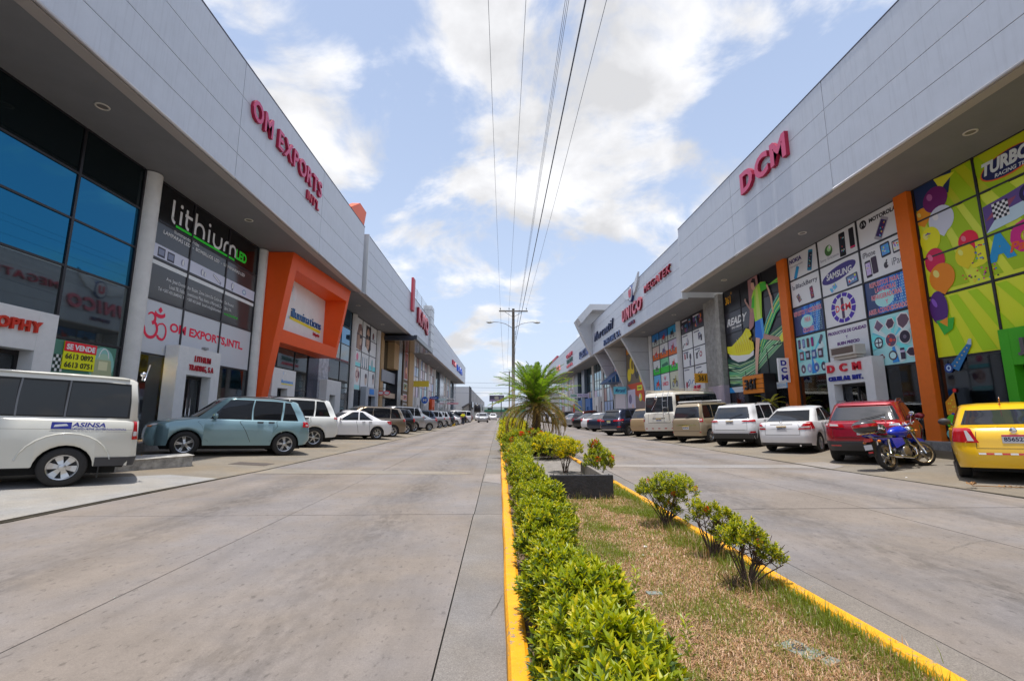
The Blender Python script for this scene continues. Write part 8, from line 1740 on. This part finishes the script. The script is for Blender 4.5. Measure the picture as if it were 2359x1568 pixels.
# ================================================================ poles and wires
PW = mat('pole_wood', (.26, .235, .20), .85, ns=5, na=.25, bump=.4, bs=20); STL = mat('pole_steel', (.30, .30, .30), .5, .5); WIRE = mat('wire_dark', (.10, .13, .20), .6)
def pole(label, x, y, h, near):
    t = thing('utility_pole', label, 'utility pole', (x, y, 0)); MB().tube([(0, 0, 0), (0, 0, h+.25)], [.17, .12], 14).build('pole_shaft', PW, t)
    MB().box(-1.28, 1.28, -.19, -.13, h-.06, h+.06).build('cross_arm', PW, t)
    if near:
        MB().tube([(-.75, -.16, h-.08), (-.1, -.13, h-.5)], .02, 6).tube([(.75, -.16, h-.08), (.1, -.13, h-.5)], .02, 6).build('arm_brace', STL, t)
        for xx in (-1.16, -.38, 1.16): MB().tube([(xx, -.16, h+.06), (xx, -.16, h+.16)], .015, 6).lathe([(.0, .30), (.04, .28), (.055, .22), (.03, .20), (.05, .16), (.0, .15)], (xx, -.16, h), 'z', 12).build('insulator', mat('insulator', (.25, .28, .30), .2), t)
        for k in range(5): MB().lathe([(0, .03), (.045, .02), (.045, -.03), (0, -.04)], (.20, -.12, h-1.9-.14*k), 'z', 10).tube([(.0, -.1, h-1.9-.14*k), (.2, -.12, h-1.9-.14*k)], .012, 5).build('spool', mat('insulator', (.25, .28, .30), .2), t)
        for k in range(6): MB().box(-.15, -.11, -.16, -.1, h-2.4-.16*k, h-2.37-.16*k).build('step_bolt', STL, t)
    for s_ in ((1, -1) if near else (-1,)):
        MB().tube([(s_*.1, -.05, h-1.5), (s_*.7, -.15, h-1.15), (s_*1.3, -.2, h-1.02), (s_*1.8, -.2, h-1.0)], .028, 8).build('lamp_arm', STL, t)
        MB().ell((s_*2.08, -.2, h-1.03), (.34, .14, .09), 16, 10, 0, lambda p: Vector((p.x, p.y, p.z*(1.0 if p.z > 0 else .7)))).lathe([(0, .12), (.04, .12), (.04, .02)], (s_*2.05, -.2, h-1.0), 'z', 10).build('street_lamp', mat('lamp_grey', (.45, .46, .45), .5), t)
        MB().ell((s_*2.12, -.2, h-1.09), (.2, .1, .05), 14, 8).build('lamp_lens', mat('lamp_lens', (.55, .56, .5), .2), t)
    return t
pole('tall wooden utility pole with double street lamps behind the palm', 1.20, 40, 10.45, True)
pole('small distant utility pole left of the big one', 2.1, 99, 10.4, False)
def wire(label, a, b, r, sag=.3, c=WIRE):
    a, b = Vector(a), Vector(b); pts = []
    for i in range(17):
        t_ = i/16; p = a.lerp(b, t_); p.z -= sag*4*t_*(1-t_); pts.append(p)
    o = MB().tube(pts, r, 5, 0, True, False).build('wire', c); tag(o, label, 'wire', 'overhead wires')
def ext(A, B, Y): A, B = Vector(A), Vector(B); return A + (B-A)*((Y-A.y)/(B.y-A.y))
W1 = ((.04, 39.84, 10.75), (-.27, 10.3, 10.66)); W2 = ((.82, 39.84, 10.75), (.56, 10.3, 10.66)); W3 = ((2.36, 39.84, 10.75), (2.33, 10.3, 10.66))
wire('leftmost thin overhead wire', W1[0], ext(*W1, -6), .006); wire('second thin overhead wire from the left', W2[0], ext(*W2, -6), .006); wire('rightmost thin overhead wire', W3[0], ext(*W3, -6), .007)
for k in range(3):
    A_ = (1.40, 39.88, 8.55-.14*k); B_ = (1.28+.035*k, 9.0, 9.5); wire(['left', 'middle', 'right'][k] + ' one of the three close set thin wires', A_, ext(A_, B_, -6), .005, .05)
A_ = (1.30, 39.85, 7.2); B_ = (1.48, 7.9, 8.5); wire('thick dark bundled cable crossing the sky', A_, ext(A_, B_, -6), .016, .0)
for a_, b_, w_ in (((.04, 40.1, 10.75), (.9, 99, 10.7), 'left upper'), ((.82, 40.1, 10.75), (1.6, 99, 10.7), 'right upper'), ((1.4, 40, 7.2), (2.1, 99, 7.0), 'lower')): wire(w_ + ' thin wire running on from the big pole to the small one', a_, b_, .012, .8)
for z, w_ in ((9.2, 'highest'), (8.0, 'middle'), (6.6, 'lowest')): wire(w_ + ' thin wire crossing over the far end of the street', (-30, 118, z+1), (30, 118, z), .03, .4)

# ================================================================ people and mannequins
def figure(name, label, cat, loc, rot, H=1.7, shirt='#c8c020', trousers='#20243a', skin='#8c5a40', hair='#1a1210', arms='down', dress=False, part=None):
    """one continuous skinned body, clothes and hair as parts"""
    t = thing(name, label, cat, loc, rot); s = H/1.7
    V = [(0, 0, .95), (0, 0, 1.15), (0, 0, 1.38), (0, 0, 1.47), (0, -.005, 1.56), (0, 0, 1.66), (.09, 0, .90), (.10, -.01, .50), (.10, .02, .08), (.10, -.12, .03), (-.09, 0, .90), (-.10, -.01, .50), (-.10, .02, .08), (-.10, -.12, .03), (.19, 0, 1.38), (-.19, 0, 1.38)]
    if arms == 'down': A = [(.23, .01, 1.12), (.24, -.04, .88), (.24, -.06, .80), (-.23, .01, 1.12), (-.24, -.04, .88), (-.24, -.06, .80)]
    else: A = [(.27, .01, 1.15), (.30, -.16, 1.05), (.28, -.24, 1.06), (-.26, .02, 1.12), (-.30, -.10, .92), (-.29, -.15, .88)]
    V += A; E_ = [(0, 1), (1, 2), (2, 3), (3, 4), (4, 5), (0, 6), (6, 7), (7, 8), (8, 9), (0, 10), (10, 11), (11, 12), (12, 13), (2, 14), (2, 15), (14, 16), (16, 17), (17, 18), (15, 19), (19, 20), (20, 21)]
    Rr = [.13, .12, .12, .055, .085, .07, .085, .058, .04, .035, .085, .058, .04, .035, .055, .055, .042, .033, .03, .042, .033, .03]
    me = bpy.data.meshes.new('body'); me.from_pydata([tuple(c*s for c in v) for v in V], E_, []); o = bpy.data.objects.new('body', me); COL.objects.link(o); o.parent = t
    m = o.modifiers.new('skin', 'SKIN'); m.use_smooth_shade = True
    for i, r in enumerate(Rr): me.skin_vertices[0].data[i].radius = (r*s, r*s*(.8 if i < 3 else 1)); me.skin_vertices[0].data[i].use_root = (i == 0)
    ss = o.modifiers.new('sub', 'SUBSURF'); ss.levels = 1; ss.render_levels = 2; me.materials.append(mat('skin'+skin, skin, .6))
    # finger bones read at this size as a hand; nose and ears on the head
    MB().ell((0, -.085*s, 1.60*s), (.014*s, .02*s, .02*s), 8, 6).ell((.078*s, 0, 1.60*s), (.012*s, .02*s, .03*s), 8, 6).ell((-.078*s, 0, 1.60*s), (.012*s, .02*s, .03*s), 8, 6).build('face_features', mat('skin'+skin, skin, .6), t)
    if hair: MB().ell((0, .015*s, 1.66*s), (.092*s, .10*s, .09*s), 16, 10, 0, lambda p: Vector((p.x, p.y, max(p.z, -.03 if p.y > 0 else .015)))).build('hair', mat('hair'+hair, hair, .8), t)
    if dress:
        MB().lathe([(.13*s, 1.40*s), (.14*s, 1.25*s), (.115*s, 1.08*s), (.15*s, .92*s), (.19*s, .6*s), (.22*s, .35*s)], (0, 0, 0), 'z', 20).build('dress', pm(shirt), t)
    else:
        MB().ell((0, 0, 1.2*s), (.165*s, .125*s, .28*s), 18, 12, 0, lambda p: Vector((p.x*(1.12 if p.z > .05 else 1), p.y, p.z*.95))).tube([(.15*s, 0, 1.40*s), (.24*s, .01*s, 1.18*s)], [.075*s, .065*s], 10).tube([(-.15*s, 0, 1.40*s), (-.24*s, .01*s, 1.18*s)], [.075*s, .065*s], 10).build('shirt', pm(shirt), t)
        MB().ell((0, 0, .93*s), (.155*s, .12*s, .12*s), 16, 10).tube([(.09*s, 0, .92*s), (.10*s, -.01*s, .5*s), (.10*s, .02*s, .09*s)], [.10*s, .075*s, .06*s], 10).tube([(-.09*s, 0, .92*s), (-.10*s, -.01*s, .5*s), (-.10*s, .02*s, .09*s)], [.10*s, .075*s, .06*s], 10).build('trousers', pm(trousers), t)
    return t
figure('person', 'man in a bright yellow vest and dark trousers standing at the far left row', 'person', (-4.9, 62.5, 0), R_(20), 1.75, '#e8e020', '#1a2030', arms='bent')
figure('person', 'person in a lime green shirt beside the orange pillar, seen above the white cars', 'person', (13.3, 21.0, .52), R_(-80), 1.38, '#98e820', '#283040')
figure('mannequin', 'mannequin in a long pink dress behind the lamp shop door', 'mannequin', (-12.6, 17.35, .6), R_(60), 1.75, '#b02060', skin='#b89888', hair=None, dress=True, arms='bent')
figure('mannequin', 'mannequin in a darker red dress left of the pink one in the doorway', 'mannequin', (-12.9, 16.6, .6), R_(60), 1.75, '#8c1030', skin='#b89888', hair=None, dress=True, arms='bent')
figure('mannequin', 'mannequin in an orange red shirt in the window beside the white pillar', 'mannequin', (-12.3, 19.55, .6), R_(70), 1.8, '#c83018', '#a04020', skin='#b89888', hair='#4a3020', arms='bent')
figure('mannequin', 'yellow dressed mannequin behind the orange shirted one', 'mannequin', (-12.7, 18.9, .6), R_(70), 1.6, '#c8a010', skin='#b89888', hair=None, dress=True)
figure('mannequin', 'mannequin in a blue and red outfit deep in the first window of the lamp shop', 'mannequin', (-13.2, 15.4, .6), R_(70), 1.75, '#a02038', '#302c50', skin='#b89888', hair=None)
ls = thing('ceiling_lamp', 'glowing amber ceiling lamp inside the first lamp shop window', 'lamp', (-12.7, 15.3, 3.2)); MB().lathe([(0, 0), (.28, 0), (.3, .06)], (-12.7, 15.3, 3.14), 'z', 20).build('lamp_disc', mat('amber_glow', (1, .50, .05), .4, emit=30), ls, world=True)
MB().lathe([(0, 0), (.14, 0), (.15, .04)], (-12.2, 14.9, 3.20), 'z', 16).build('spot_lens', mat('white_glow', (.9, .95, 1), .4, emit=90), ls, world=True)
for (y0, y1, x, z, cl, lb) in ((14.7, 15.6, -13.6, .6, '#7c1c38', 'rail of dark red clothes deep in the first window of the lamp shop'), (19.9, 20.8, -13.5, .6, '#b03018', 'orange red wall display with yellow stickers behind the mannequin')):
    t = thing('clothes_display', lb, 'shop display', (x, (y0+y1)/2, z))
    for k in range(7): a = y0+(y1-y0)*k/7; MB().box(x-.12-.05*(k % 2), x+.12, a+.01, a+(y1-y0)/7-.01, z+.2, z+1.5).build('garment', pm([cl, '#3a4a70', '#8c3048', '#304838'][k % 4] if 'rail' in lb else cl), t, world=True, bevel=.02)
